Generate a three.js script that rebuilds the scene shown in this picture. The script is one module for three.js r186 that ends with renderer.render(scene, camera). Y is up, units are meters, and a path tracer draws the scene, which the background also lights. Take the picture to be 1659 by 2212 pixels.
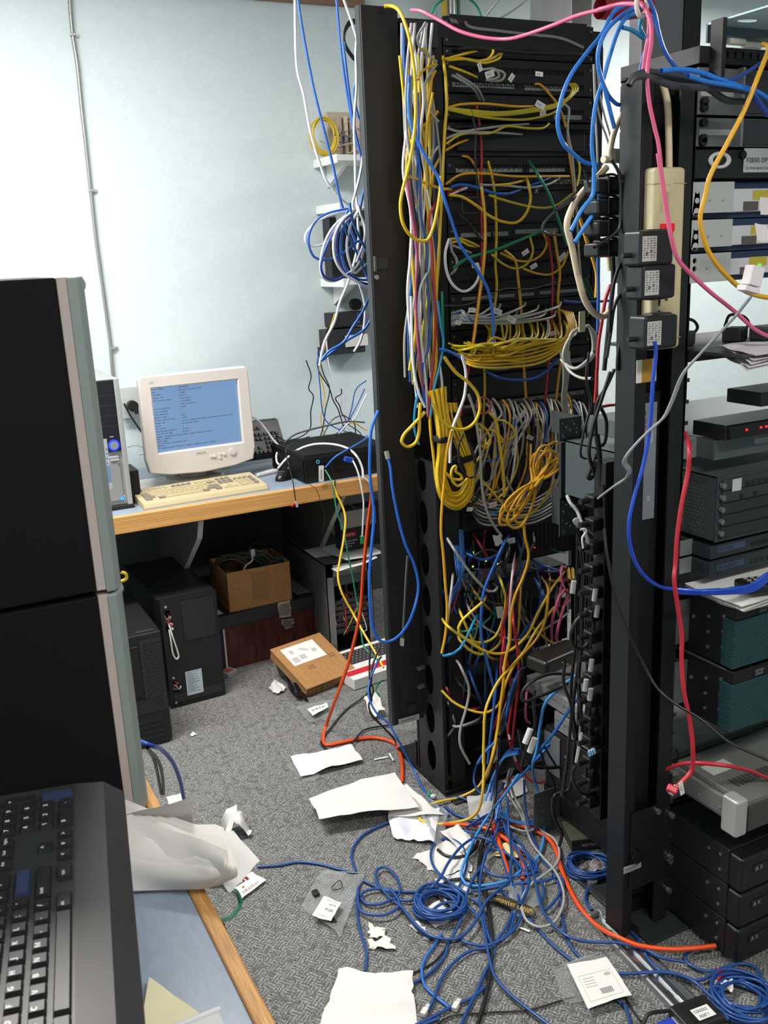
import * as THREE from 'three';
import { RoundedBoxGeometry } from 'three/addons/geometries/RoundedBoxGeometry.js';
import { mergeGeometries } from 'three/addons/utils/BufferGeometryUtils.js';
import { RectAreaLightUniformsLib } from 'three/addons/lights/RectAreaLightUniformsLib.js';

// ---------- camera, lights, exposure ----------
const V = (x, y, z) => new THREE.Vector3(x, y, z);
const scene = new THREE.Scene();
scene.background = new THREE.Color(0x0a0c0e);
const FOCAL = 2060, CX = 829.5, CY = 1106, EYE = V(0, 1.58, 0);
const camera = new THREE.PerspectiveCamera(2 * Math.atan(CY / FOCAL) * 180 / Math.PI, 1659 / 2212, 0.05, 40);
const PITCH = 15.28 * Math.PI / 180, YAW = 26.4 * Math.PI / 180, ROLL = -2.68 * Math.PI / 180;
const FWD = V(Math.sin(YAW) * Math.cos(PITCH), -Math.sin(PITCH), -Math.cos(YAW) * Math.cos(PITCH));
const R0 = FWD.clone().cross(V(0, 1, 0)).normalize(), U0 = R0.clone().cross(FWD);
const RIGHT = R0.clone().multiplyScalar(Math.cos(ROLL)).addScaledVector(U0, Math.sin(ROLL));
const UP = U0.clone().multiplyScalar(Math.cos(ROLL)).addScaledVector(R0, -Math.sin(ROLL));
camera.position.copy(EYE);
camera.quaternion.setFromRotationMatrix(new THREE.Matrix4().makeBasis(RIGHT, UP, FWD.clone().negate()));
camera.focus = 2.7; camera.userData.fStop = 16;
camera.updateMatrixWorld();
const renderer = new THREE.WebGLRenderer({ antialias: true });
renderer.toneMapping = THREE.LinearToneMapping;
renderer.toneMappingExposure = 1.0;
renderer.shadowMap.enabled = true;
RectAreaLightUniformsLib.init();
const CEIL = 2.75;
// ceiling fluorescents: [x, z, length along x, length along z, intensity]
const FIXTURES = [
  [0.1, -2.6, 1.2, 0.30, 74],
  [1.05, 0.35, 1.2, 0.30, 40],
  [3.7, -2.7, 0.30, 1.2, 60],
];

// ---------- places: a point of the photograph carried to a real plane of the room ----------
const ray = (px, py) => FWD.clone().multiplyScalar(FOCAL).addScaledVector(RIGHT, px - CX).addScaledVector(UP, CY - py);
const onY = (px, py, h) => { const d = ray(px, py); return EYE.clone().addScaledVector(d, (h - EYE.y) / d.y); };
const onZ = (px, py, z) => { const d = ray(px, py); return EYE.clone().addScaledVector(d, z / d.z); };
const onX = (px, py, x) => { const d = ray(px, py); return EYE.clone().addScaledVector(d, x / d.x); };

// ---------- helpers ----------
let seed = 7;
const rnd = () => { seed = (seed * 1664525 + 1013904223) >>> 0; return seed / 4294967296; };
const rr = (a, b) => a + (b - a) * rnd();
const used = {};
function numbered(n) { const k = used[n] = (used[n] ?? -1) + 1; return k ? n + '_' + String(k).padStart(3, '0') : n; }
const mats = new Map();
function mat(hex, rough = 0.6, metal = 0, extra) {
  const k = hex + '|' + rough + '|' + metal + '|' + (extra ? JSON.stringify(extra) : '');
  if (!mats.has(k)) { const m = new THREE.MeshPhysicalMaterial({ color: hex, roughness: rough, metalness: metal, ...extra }); m.side = THREE.DoubleSide; mats.set(k, m); }
  return mats.get(k);
}
function shade(m) { m.castShadow = m.receiveShadow = true; return m; }
function mg(list) {
  list = list.map(g => { const h = g.index ? g.toNonIndexed() : g; for (const k of Object.keys(h.attributes)) if (!['position', 'normal', 'uv'].includes(k)) h.deleteAttribute(k); return h; });
  return list.length > 1 ? mergeGeometries(list) : list[0];
}
function tag(o, label, category, group) { o.userData.label = label; if (category) o.userData.category = category; if (group) o.userData.group = group; return o; }
function thing(name, label, category, p = [0, 0, 0], turn = 0, group) {
  const o = new THREE.Group(); o.name = numbered(name); scene.add(o);
  if (p.isVector3) o.position.copy(p); else o.position.set(...p);
  o.rotation.y = turn; return tag(o, label, category, group);
}
function one(name, label, category, geo, m, group) { const o = shade(new THREE.Mesh(geo, m)); o.name = numbered(name); scene.add(o); return tag(o, label, category, group); }
function part(name, geo, m, parent, label) { const o = shade(new THREE.Mesh(Array.isArray(geo) ? mg(geo) : geo, m)); o.name = name; parent.add(o); if (label) o.userData.label = label; return o; }
function struct(name, geo, m, parent) { const o = shade(new THREE.Mesh(Array.isArray(geo) ? mg(geo) : geo, m)); o.name = name; (parent ?? scene).add(o); if (!parent) { o.userData.kind = 'structure'; } return o; }
// box given by its extents
function ex(x0, x1, y0, y1, z0, z1, r = 0) {
  const w = x1 - x0, h = y1 - y0, d = z1 - z0;
  const g = r ? new RoundedBoxGeometry(w, h, d, 1, Math.min(r, w / 2.1, h / 2.1, d / 2.1)) : new THREE.BoxGeometry(w, h, d);
  return g.translate((x0 + x1) / 2, (y0 + y1) / 2, (z0 + z1) / 2);
}
const bx = (w, h, d, x = 0, y = 0, z = 0, r = 0) => ex(x - w / 2, x + w / 2, y - h / 2, y + h / 2, z - d / 2, z + d / 2, r);
const cyl = (r, h, x, y, z, axis = 'y', seg = 14, r2) => { const g = new THREE.CylinderGeometry(r2 ?? r, r, h, seg); if (axis === 'z') g.rotateX(Math.PI / 2); if (axis === 'x') g.rotateZ(Math.PI / 2); return g.translate(x, y, z); };
const plate = (w, h, x, y, z) => new THREE.PlaneGeometry(w, h).translate(x, y, z);
// tapered block, its foot centred at (0,0,0)
function frustum(w, d, h, inset, uvOf) {
  const a = w / 2, b = d / 2, c = a - inset, e = b - inset;
  const B = [[-a, 0, -b], [a, 0, -b], [a, 0, b], [-a, 0, b]], T = [[-c, h, -e], [c, h, -e], [c, h, e], [-c, h, e]];
  const P = []; const q = (i, j, k, l) => P.push(...i, ...j, ...k, ...i, ...k, ...l);
  q(T[3], T[2], T[1], T[0]); for (let i = 0; i < 4; i++) { const j = (i + 1) % 4; q(B[j], B[i], T[i], T[j]); }
  const g = new THREE.BufferGeometry(); g.setAttribute('position', new THREE.Float32BufferAttribute(P, 3)); g.computeVertexNormals();
  const uv = []; for (let i = 0; i < P.length; i += 3) uv.push(...(uvOf ? uvOf(P[i], P[i + 2]) : [0.5, 0.5]));
  g.setAttribute('uv', new THREE.Float32BufferAttribute(uv, 2)); return g;
}
// prism: outline [[u,v]...] pushed by depth, axis 'z' (u=x,v=y) or 'x' (u=-z.. given as z,y)
function prismX(outline, x0, x1, bevel = 0) {   // outline in (z, y), swept along x
  const s = new THREE.Shape(outline.map(([z, y]) => new THREE.Vector2(-z, y)));
  return new THREE.ExtrudeGeometry(s, { depth: x1 - x0, bevelEnabled: bevel > 0, bevelSize: bevel, bevelThickness: bevel, bevelSegments: 1, steps: 1 }).rotateY(Math.PI / 2).translate(x0, 0, 0);
}
function prismZ(outline, z0, z1, holes = [], bevel = 0) {
  const s = new THREE.Shape(outline.map(p => new THREE.Vector2(...p)));
  for (const h of holes) s.holes.push(new THREE.Path(h.map(p => new THREE.Vector2(...p))));
  return new THREE.ExtrudeGeometry(s, { depth: z1 - z0, bevelEnabled: bevel > 0, bevelSize: bevel, bevelThickness: bevel, bevelSegments: 1, steps: 1, curveSegments: 6 }).translate(0, 0, z0);
}
const oval = (cx, cy, rx, ry, n = 14) => Array.from({ length: n }, (_, i) => [cx + rx * Math.cos(i / n * 6.2832), cy + ry * Math.sin(i / n * 6.2832)]);
function tube(pts, r, per = 7, rad = 7, closed = false) {
  const c = new THREE.CatmullRomCurve3(pts, closed, 'centripetal');
  return new THREE.TubeGeometry(c, Math.max(6, (pts.length - 1) * per), r, rad, closed);
}
function canvasTex(w, h, draw, srgb = true) {
  const c = document.createElement('canvas'); c.width = w; c.height = h; const g = c.getContext('2d'); draw(g, w, h);
  const t = new THREE.CanvasTexture(c); if (srgb) t.colorSpace = THREE.SRGBColorSpace; t.anisotropy = 8; return t;
}
function printMat(w, h, draw, rough = 0.7) { return new THREE.MeshStandardMaterial({ map: canvasTex(w, h, draw), roughness: rough, side: THREE.DoubleSide }); }
// soft-edged value noise on a repeating grid
function noiseGrid(n) { const a = Array.from({ length: n * n }, rnd); return (x, y) => { const xi = Math.floor(x), yi = Math.floor(y), fx = x - xi, fy = y - yi, g = (i, j) => a[((j % n + n) % n) * n + ((i % n + n) % n)]; const sx = fx * fx * (3 - 2 * fx), sy = fy * fy * (3 - 2 * fy); return (g(xi, yi) * (1 - sx) + g(xi + 1, yi) * sx) * (1 - sy) + (g(xi, yi + 1) * (1 - sx) + g(xi + 1, yi + 1) * sx) * sy; }; }
function dataTex(n, f, srgb = true, rep) {
  const d = new Uint8Array(n * n * 4);
  for (let y = 0; y < n; y++) for (let x = 0; x < n; x++) { const c = f(x / n, y / n, x, y), i = (y * n + x) * 4; d[i] = c[0]; d[i + 1] = c[1]; d[i + 2] = c[2]; d[i + 3] = 255; }
  const t = new THREE.DataTexture(d, n, n); t.wrapS = t.wrapT = THREE.RepeatWrapping; t.magFilter = THREE.LinearFilter; t.minFilter = THREE.LinearMipmapLinearFilter; t.generateMipmaps = true; if (srgb) t.colorSpace = THREE.SRGBColorSpace; if (rep) t.repeat.set(...rep); t.needsUpdate = true; return t;
}
const N8 = noiseGrid(8), N32 = noiseGrid(32), N128 = noiseGrid(128);
// a sheet of paper or film between four corners, with waves and optional ragged rim
function sheetGeo(c, n = 10, wave = 0.003, ragged = 0, thick = 0.0005, minY = null) {
  const s0 = rr(0, 50), P = [], UVs = [], I = [];
  for (let j = 0; j <= n; j++) for (let i = 0; i <= n; i++) {
    const u = i / n, v = j / n, p = V().copy(c[0]).multiplyScalar((1 - u) * (1 - v)).addScaledVector(c[1], u * (1 - v)).addScaledVector(c[2], u * v).addScaledVector(c[3], (1 - u) * v);
    p.y += wave * ((N32(u * 3 + s0, v * 3) - .3) * 1.6 + (N32(u * 7 + s0, v * 7 + 9) - .5) * .8);
    const e = i === 0 || j === 0 || i === n || j === n; if (e && ragged) { p.x += rr(-ragged, ragged); p.z += rr(-ragged, ragged); }
    if (minY !== null) p.y = Math.max(p.y, minY);
    P.push(p); UVs.push([u, 1 - v]);
  }
  const pos = [], uv = [], idx = [], N = P.length;
  for (const dy of [thick, 0]) P.forEach((p, k) => { pos.push(p.x, p.y + dy, p.z); uv.push(...UVs[k]); });
  const at = (i, j) => j * (n + 1) + i;
  for (let j = 0; j < n; j++) for (let i = 0; i < n; i++) { const a = at(i, j), b = at(i + 1, j), d = at(i + 1, j + 1), e = at(i, j + 1); idx.push(a, e, b, b, e, d, a + N, b + N, e + N, b + N, d + N, e + N); }
  const g = new THREE.BufferGeometry(); g.setAttribute('position', new THREE.Float32BufferAttribute(pos, 3)); g.setAttribute('uv', new THREE.Float32BufferAttribute(uv, 2)); g.setIndex(idx); g.computeVertexNormals(); return g;
}
const floorQuad = (pts, h = 0.004) => pts.map(p => onY(p[0], p[1], p[2] ?? h));
const BLACK = mat('#101010', 0.5), BLACKG = mat('#0c0c0c', 0.3), GRAPH = mat('#26282a', 0.55), PAPER = mat('#dad9d5', 0.85), STEEL = mat('#b9bcbe', 0.35, 0.9), SCREW = mat('#c9c9c4', 0.3, 0.9);
const CLEAR = new THREE.MeshPhysicalMaterial({ color: '#f4f6f6', roughness: 0.18, transmission: 0.9, thickness: 0, ior: 1.4, side: THREE.DoubleSide });

// ---------- the room ----------
const WZ = -3.95, WL = -0.52, WR = 5.6, WF = 1.7;
const wallTex = dataTex(512, (u, v, x, y) => { const n = (N128(u * 128, v * 128) - .5) * 5 + (N32(u * 32, v * 32) - .5) * 3; return [206 + n, 218 + n, 220 + n]; });
const wallBump = dataTex(256, (u, v) => { const n = 128 + (N128(u * 128, v * 128) - .5) * 110; return [n, n, n]; }, false);
function wallMat(w, h) { const a = wallTex.clone(), b = wallBump.clone(); a.repeat.set(w / 1.2, h / 1.2); b.repeat.set(w / .5, h / .5); a.needsUpdate = b.needsUpdate = true; return new THREE.MeshStandardMaterial({ map: a, bumpMap: b, bumpScale: 0.0006, roughness: 0.75 }); }
struct('wall_back', ex(WL - .1, WR + .1, 0, CEIL + .1, WZ - .1, WZ), wallMat(6, 2.8));
struct('wall_left', ex(WL - .1, WL, 0, CEIL + .1, WZ, WF), wallMat(5.6, 2.8));
struct('wall_right', ex(WR, WR + .1, 0, CEIL + .1, WZ, WF), wallMat(5.6, 2.8));
struct('wall_front', ex(WL - .1, WR + .1, 0, CEIL + .1, WF, WF + .1), wallMat(6, 2.8));
struct('ceiling', ex(WL - .1, WR + .1, CEIL, CEIL + .1, WZ - .1, WF + .1), mat('#dcdcd8', 0.9));
struct('trim_1', ex(WL, 1.97, 2.565, CEIL, WZ, WZ + .025), mat('#8a6a55', 0.6));
// carpet: woven grey dashes in a broken herringbone
const carpet = dataTex(1024, (u, v) => {
  const X = (4 * u + 3 * v) * 6, Y = (4 * v - 3 * u) * 6, bi = Math.floor(X), bj = Math.floor(Y), fx = X - bi, fy = Y - bj;
  const chk = ((bi + bj) % 2 + 2) % 2, j = (N128(u * 96, v * 96) - .5) * .5, s = Math.sin(((chk ? fx : fy) * 3 + j + .1) * 6.2832), gap = N128(u * 64 + 17, v * 64);
  const grain = (N128(u * 512, v * 512) - .5) * 60 + (N128(u * 256 + 5, v * 256) - .5) * 30, big = (N8(u * 8, v * 8) - .5) * 6;
  let k = 104 + (s > .1 && gap > .3 ? 37 * Math.min(1, s + .3) : s < -.5 ? -9 : 0) + grain + big; k = Math.max(25, Math.min(205, k)); return [k, k, k - 2];
});
const carpetB = dataTex(512, (u, v) => { const n = 128 + (N128(u * 256, v * 256) - .5) * 200; return [n, n, n]; }, false);
carpet.repeat.set(6.3 / .72, 5.85 / .72); carpetB.repeat.set(12, 11);
struct('floor', ex(WL - .1, WR + .1, -.12, 0, WZ - .1, WF + .1), new THREE.MeshStandardMaterial({ map: carpet, bumpMap: carpetB, bumpScale: 0.003, roughness: 1 }));
// fluorescent ceiling fixtures with their lights
const glow = new THREE.MeshStandardMaterial({ color: '#ffffff', emissive: '#f6fbff', emissiveIntensity: 2.2, roughness: 0.6 });
FIXTURES.forEach(([x, z, w, d, I], i) => {
  const t = thing('ceiling_light', ['long fluorescent ceiling light above the stacked silver towers', 'fluorescent ceiling light over the open aisle behind the racks', 'fluorescent ceiling light in the room behind the racks'][i], 'ceiling light', [x, CEIL, z]);
  part('housing', [ex(-w / 2 - .02, w / 2 + .02, -.05, 0, -d / 2 - .02, -d / 2), ex(-w / 2 - .02, w / 2 + .02, -.05, 0, d / 2, d / 2 + .02), ex(-w / 2 - .02, -w / 2, -.05, 0, -d / 2, d / 2), ex(w / 2, w / 2 + .02, -.05, 0, -d / 2, d / 2)], mat('#e6e6e4', 0.5), t);
  part('diffuser', ex(-w / 2, w / 2, -.04, -.03, -d / 2, d / 2), glow, t);
  const L = new THREE.RectAreaLight('#fffaf5', I, w, d); L.position.set(0, -.055, 0); L.lookAt(L.position.clone().add(V(0, -1, 0))); L.rotation.set(-Math.PI / 2, 0, 0); t.add(L);
});
// ---------- materials with grain ----------
const oak = new THREE.MeshStandardMaterial({ map: dataTex(512, (u, v) => { const g = N32(u * 6 + N8(u * 8, v * 8) * 2, v * 60) * .6 + N128(u * 20, v * 128) * .4, k = (g - .5) * 90; return [205 + k, 152 + k * .85, 88 + k * .6]; }), roughness: 0.5 });
oak.map.repeat.set(1, 1);
const laminate = new THREE.MeshPhysicalMaterial({ map: dataTex(256, (u, v) => { const n = (N128(u * 128, v * 128) - .5) * 9; return [143 + n, 157 + n, 174 + n]; }), roughness: 0.28, specularIntensity: 0.6 });
laminate.map.repeat.set(2, 2);
const darkWood = new THREE.MeshStandardMaterial({ map: dataTex(256, (u, v) => { const g = N32(u * 32, v * 3) * .5 + N128(u * 100, v * 6) * .5, k = (g - .5) * 70; return [84 + k, 36 + k * .5, 30 + k * .45]; }), roughness: 0.45 });
const cardTex = dataTex(256, (u, v) => { const n = (N128(u * 120, v * 10) - .5) * 14 + (N32(u * 32, v * 32) - .5) * 12; return [163 + n, 119 + n, 70 + n]; });
const CARD = new THREE.MeshStandardMaterial({ map: cardTex, roughness: 0.85, side: THREE.DoubleSide });

// ---------- desks ----------
{ // monitor desk along the back wall
  const t = thing('computer_desk', 'grey laminate desk with oak front edge along the pale blue wall', 'desk');
  part('desktop', ex(-.1, 1.95, .712, .75, WZ + .01, -3.222, .002), laminate, t);
  const g = ex(-.1, 1.95, .69, .752, -3.222, -3.2, .004); part('edge_trim', g, oak, t, 'oak edge trim');
  const leg = mat('#b4b5b3', 0.6);
  part('shade_board', ex(-.1, 1.95, 0, .712, WZ + .002, WZ + .012), mat('#474a48', .8), t, 'added dark board standing in for shade under the desktop');  // board added: its dark colour paints the shade on the wall below
  // hanging gusset with a bent front edge
  const board = mat('#4d4a47', .65), band = (pts, x0, x1) => { for (let i = 0; i + 1 < pts.length; i++) { const [a, b] = [pts[i], pts[i + 1]]; part('edge_band', prismX([a, b, [b[0] + .002, b[1] - .002], [a[0] + .002, a[1] - .002]], x0 - .0006, x1 + .0006), leg, t, 'pale edge band'); } };  // dark plate faces paint in the shade under the desktop, edges stay pale
  const e1 = [[-3.25, .712], [-3.25, .69], [-3.30, .60], [-3.60, .37], [-3.93, .25]], e2 = [[-3.24, .712], [-3.24, .69], [-3.645, .25], [-3.645, .002]];
  part('bracket', prismX([...e1, [-3.93, .712]], .872, .89), board, t); band(e1.slice(1), .872, .89);
  part('leg', prismX([...e2, [-3.93, .002], [-3.93, .712]], 1.432, 1.45), board, t); band(e2.slice(1), 1.432, 1.45);
}
{ // side desk on the left
  const t = thing('side_desk', 'grey laminate desk with oak edge under the black keyboard', 'desk');
  part('desktop', ex(WL + .01, .238, .712, .75, -1.95, .9, .002), laminate, t);
  part('edge_trim', ex(.238, .26, .70, .752, -1.95, .9, .004), oak, t, 'oak edge trim');
  for (const z of [-1.85, .7]) part('leg', ex(-.45, .05, 0, .712, z - .012, z + .012), mat('#b4b5b3', .6), t);
}

// ---------- keyboards ----------
const ROWS = [
  [[0, 0, 1, 'Esc'], ...[2, 3, 4, 5, 6.5, 7.5, 8.5, 9.5, 11, 12, 13, 14].map((x, i) => [x, 0, 1, 'F' + (i + 1)]), [15.25, 0, 1, 'PrtSc'], [16.25, 0, 1, 'ScrLk'], [17.25, 0, 1, 'Pause']],
  [...'`1234567890-='.split('').map((c, i) => [i, 1.5, 1, c]), [13, 1.5, 2, 'Back'], [15.25, 1.5, 1, 'Ins'], [16.25, 1.5, 1, 'Home'], [17.25, 1.5, 1, 'PgUp'], [18.5, 1.5, 1, 'Num'], [19.5, 1.5, 1, '/'], [20.5, 1.5, 1, '*'], [21.5, 1.5, 1, '-']],
  [[0, 2.5, 1.5, 'Tab'], ...'QWERTYUIOP[]'.split('').map((c, i) => [1.5 + i, 2.5, 1, c]), [13.5, 2.5, 1.5, '\\'], [15.25, 2.5, 1, 'Del'], [16.25, 2.5, 1, 'End'], [17.25, 2.5, 1, 'PgDn'], [18.5, 2.5, 1, '7'], [19.5, 2.5, 1, '8'], [20.5, 2.5, 1, '9'], [21.5, 2.5, 1, '+', 2]],
  [[0, 3.5, 1.75, 'Caps'], ...'ASDFGHJKL;\''.split('').map((c, i) => [1.75 + i, 3.5, 1, c]), [12.75, 3.5, 2.25, 'Enter'], [18.5, 3.5, 1, '4'], [19.5, 3.5, 1, '5'], [20.5, 3.5, 1, '6']],
  [[0, 4.5, 2.25, 'Shift'], ...'ZXCVBNM,./'.split('').map((c, i) => [2.25 + i, 4.5, 1, c]), [12.25, 4.5, 2.75, 'Shift'], [16.25, 4.5, 1, '^'], [18.5, 4.5, 1, '1'], [19.5, 4.5, 1, '2'], [20.5, 4.5, 1, '3'], [21.5, 4.5, 1, 'Enter', 2]],
  [[0, 5.5, 1.5, 'Ctrl'], [2.5, 5.5, 1.5, 'Alt'], [4, 5.5, 7, ''], [11, 5.5, 1.5, 'Alt'], [13.5, 5.5, 1.5, 'Ctrl'], [15.25, 5.5, 1, '<'], [16.25, 5.5, 1, 'v'], [17.25, 5.5, 1, '>'], [18.5, 5.5, 2, '0'], [20.5, 5.5, 1, '.']],
];
const KU = 0.01905;
// builds a keyboard around its centre: x left to right, z towards the typist
function keyboard(t, o) {
  const L = .458, D = o.depth ?? .165, back = o.back ?? .03, front = o.front ?? .022, D0 = -D / 2;
  const hB = o.hBack ?? .034, hF = o.hFront ?? .016;
  part('body', prismX([[-D / 2, 0], [-D / 2, hB * .7], [-D / 2 + .012, hB], [D / 2 - front, hF + .004], [D / 2 - (o.bevel ?? .006), hF], [D / 2, hF * .35], [D / 2, 0]], -L / 2, L / 2, .002), o.body, t);
  const slope = (hB - hF - .004) / (D - front - .012);
  const geoCache = {};
  for (const row of ROWS) for (const [x, y, w, txt, h = 1] of row) {
    const cx = (x + w / 2) * KU - 22.5 * KU / 2, cz = D0 + back + (y + h / 2) * KU * (o.pitch ?? 1);
    const kw = w * KU - .0022, kd = h * KU * (o.pitch ?? 1) - .0022;
    let g;
    if (o.legend) { g = frustum(kw, kd, .0095, .0028, (px, pz) => [.5 + (cx + px) / L, .5 - (cz + pz) / D]); }
    else g = geoCache[w + '|' + h] ??= frustum(kw, kd, .0095, .0028);
    const m = o.pick ? o.pick(txt, x, y, w) : o.key;
    const k = part('key', g, m, t); k.position.set(cx, hB - slope * (cz - D0 - .012) - .002, cz); k.rotation.x = Math.atan(slope);
  }
}
// legends: white print on black caps
const LEG = canvasTex(2048, 1024, (g, W, H) => {
  g.fillStyle = '#1d1e1f'; g.fillRect(0, 0, W, H); g.fillStyle = '#e4e4e0';
  const L = .458, D = .2038, back = .03;
  for (const row of ROWS) for (const [x, y, w, txt, h = 1] of row) {
    const cx = ((x + .28) * KU - 22.5 * KU / 2) / L + .5, cz = (back + (y + .45) * KU) / D;
    g.font = 'bold ' + (txt.length > 1 ? 19 : 34) + 'px sans-serif'; g.fillText(txt, cx * W - 4, cz * H + 6);
  }
});
const LEGM = new THREE.MeshStandardMaterial({ map: LEG, roughness: 0.42 }), LEGB = new THREE.MeshStandardMaterial({ map: LEG, color: '#ffffff', roughness: 0.42 });
const NAVY = mat('#2b3354', 0.45);
{ // large black keyboard in the foreground, lying across a dark case on the side desk
  const a = onY(160, 1690, 1.015), b = onY(158, 2200, 1.015), D = .2038, front = .05;   // far and near ends of the space-bar side
  const dir = a.clone().sub(b).normalize(), side = V(-dir.z, 0, dir.x);
  const t = thing('keyboard', 'large black keyboard with white legends and navy keys lying by the silver towers', 'keyboard');
  keyboard(t, { depth: D, back: .03, front, bevel: .02, hBack: .034, hFront: .026, body: mat('#2c2d2e', 0.42), legend: true, pick: (s, x, y) => s === 'Enter' ? NAVY : LEGM });
  const c = a.clone().addScaledVector(dir, -.216).addScaledVector(side, -(D / 2 - front)), turn = Math.atan2(-dir.z, dir.x);
  t.position.set(c.x, .974, c.z); t.rotation.y = turn;
  const u = thing('storage_case', 'dark grey flat storage case under the large black keyboard', 'case', [c.x, .75, c.z], turn);
  part('body', ex(-.2, .2, 0, .19, -.09, .06, .006), mat('#2c2e30', .5), u); part('lid', ex(-.202, .202, .185, .223, -.092, .062, .006), mat('#333638', .5), u);
}
{ // beige keyboard on the monitor desk
  const p0 = onY(305, 1093, .765), p1 = onY(580, 1050, .765);
  const t = thing('keyboard', 'beige keyboard with darker edge keys in front of the old monitor', 'keyboard', [(p0.x + p1.x) / 2, .751, -3.34], .03);
  const beige = mat('#b3a684', .6), tan = mat('#7e766a', .6);
  keyboard(t, { depth: .19, back: .034, body: mat('#b5a884', .6), pick: (s, x, y) => (s.length > 1 && !/^F([1-4]|9|1[0-2])$/.test(s)) || (x > 18 && '/*-+'.includes(s)) ? tan : beige });
}
{ // black keyboard leaning on the wall
  const t = thing('keyboard', 'black keyboard propped on end behind the old monitor', 'keyboard');
  keyboard(t, { body: BLACKG, key: mat('#232425', .4) });
  t.position.set(1.17, .845, -3.73); t.rotation.set(1.0, .12, -.1, 'YXZ');
}

// ---------- stacked silver towers on the side desk ----------
function silverTower(label, y0, y1, door) {
  const t = thing('computer_tower', label, 'computer');
  const z0 = -1.56, z1 = -1.362, xr = .205;
  part('case', ex(-.24, xr, y0 + .004, y1, z0 + .004, z1, .003), mat('#0b0909', .7, 0, { specularIntensity: .4 }), t);
  part('edge_strip', ex(xr, xr + .017, y0 + .004, y1, z0 + .006, z1 - .001, .002), mat('#b8aaa3', .55), t, 'pinkish beige strip');
  // rounded silver bezel
  const s = new THREE.Shape(); s.moveTo(0, 0); s.lineTo(.008, 0); s.quadraticCurveTo(.022, .014, .025, .06); s.lineTo(.025, .13); s.quadraticCurveTo(.022, .17, .008, .192); s.lineTo(0, .192);
  const g = new THREE.ExtrudeGeometry(s, { depth: y1 - y0 - .006, bevelEnabled: true, bevelSize: .003, bevelThickness: .003, bevelSegments: 2, curveSegments: 8 }).rotateX(-Math.PI / 2).translate(xr + .017, y0 + .003, z1 - .002);
  part('bezel', g, mat('#8b9490', .45, .15), t, 'silver rounded front bezel');
  part('corner_cap', [cyl(.012, .11, xr + .036, y1 - .012, -1.47, 'z', 12), ex(xr + .03, xr + .047, y1 - .2, y1 - .012, -1.52, -1.43, .005)], mat('#8f9896', .45), t);
  part('foot', [bx(.03, .006, .03, -.2, y0, -1.4), bx(.03, .006, .03, .16, y0, -1.4), bx(.03, .006, .03, -.2, y0, -1.53), bx(.03, .006, .03, .16, y0, -1.53)], BLACK, t);
  if (door) part('drive_door', ex(xr + .03, xr + .052, y0 + .14, y0 + .29, -1.54, -1.47, .006), mat('#a9b0b2', .4), t);
  if (door) part('paper_label', ex(xr + .052, xr + .066, y0 + .12, y0 + .20, -1.505, -1.5045), printMat(64, 64, (c, w, h) => { c.fillStyle = '#dfe4ee'; c.fillRect(0, 0, w, h); c.fillStyle = '#8fb0dc'; c.fillRect(0, 34, w, 22); c.fillStyle = '#2a3560'; for (let i = 0; i < 9; i++) c.fillRect(6 + (i * 23) % 48, 6 + i * 3, 6, 2); }), t, 'white and blue paper label');
  return t;
}
silverTower('black and silver computer tower carrying another silver tower', .753, 1.115, false);
silverTower('black and silver computer tower stacked on top of another', 1.118, 1.566, true);
one('paper_sheet', 'folded white paper lying on top of the stacked towers', 'paper', sheetGeo([V(-.2, 1.572, -1.56), V(.1, 1.572, -1.56), V(.12, 1.572, -1.38), V(-.2, 1.572, -1.38)], 8, .006, 0, .0008, 1.568), PAPER);

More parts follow.
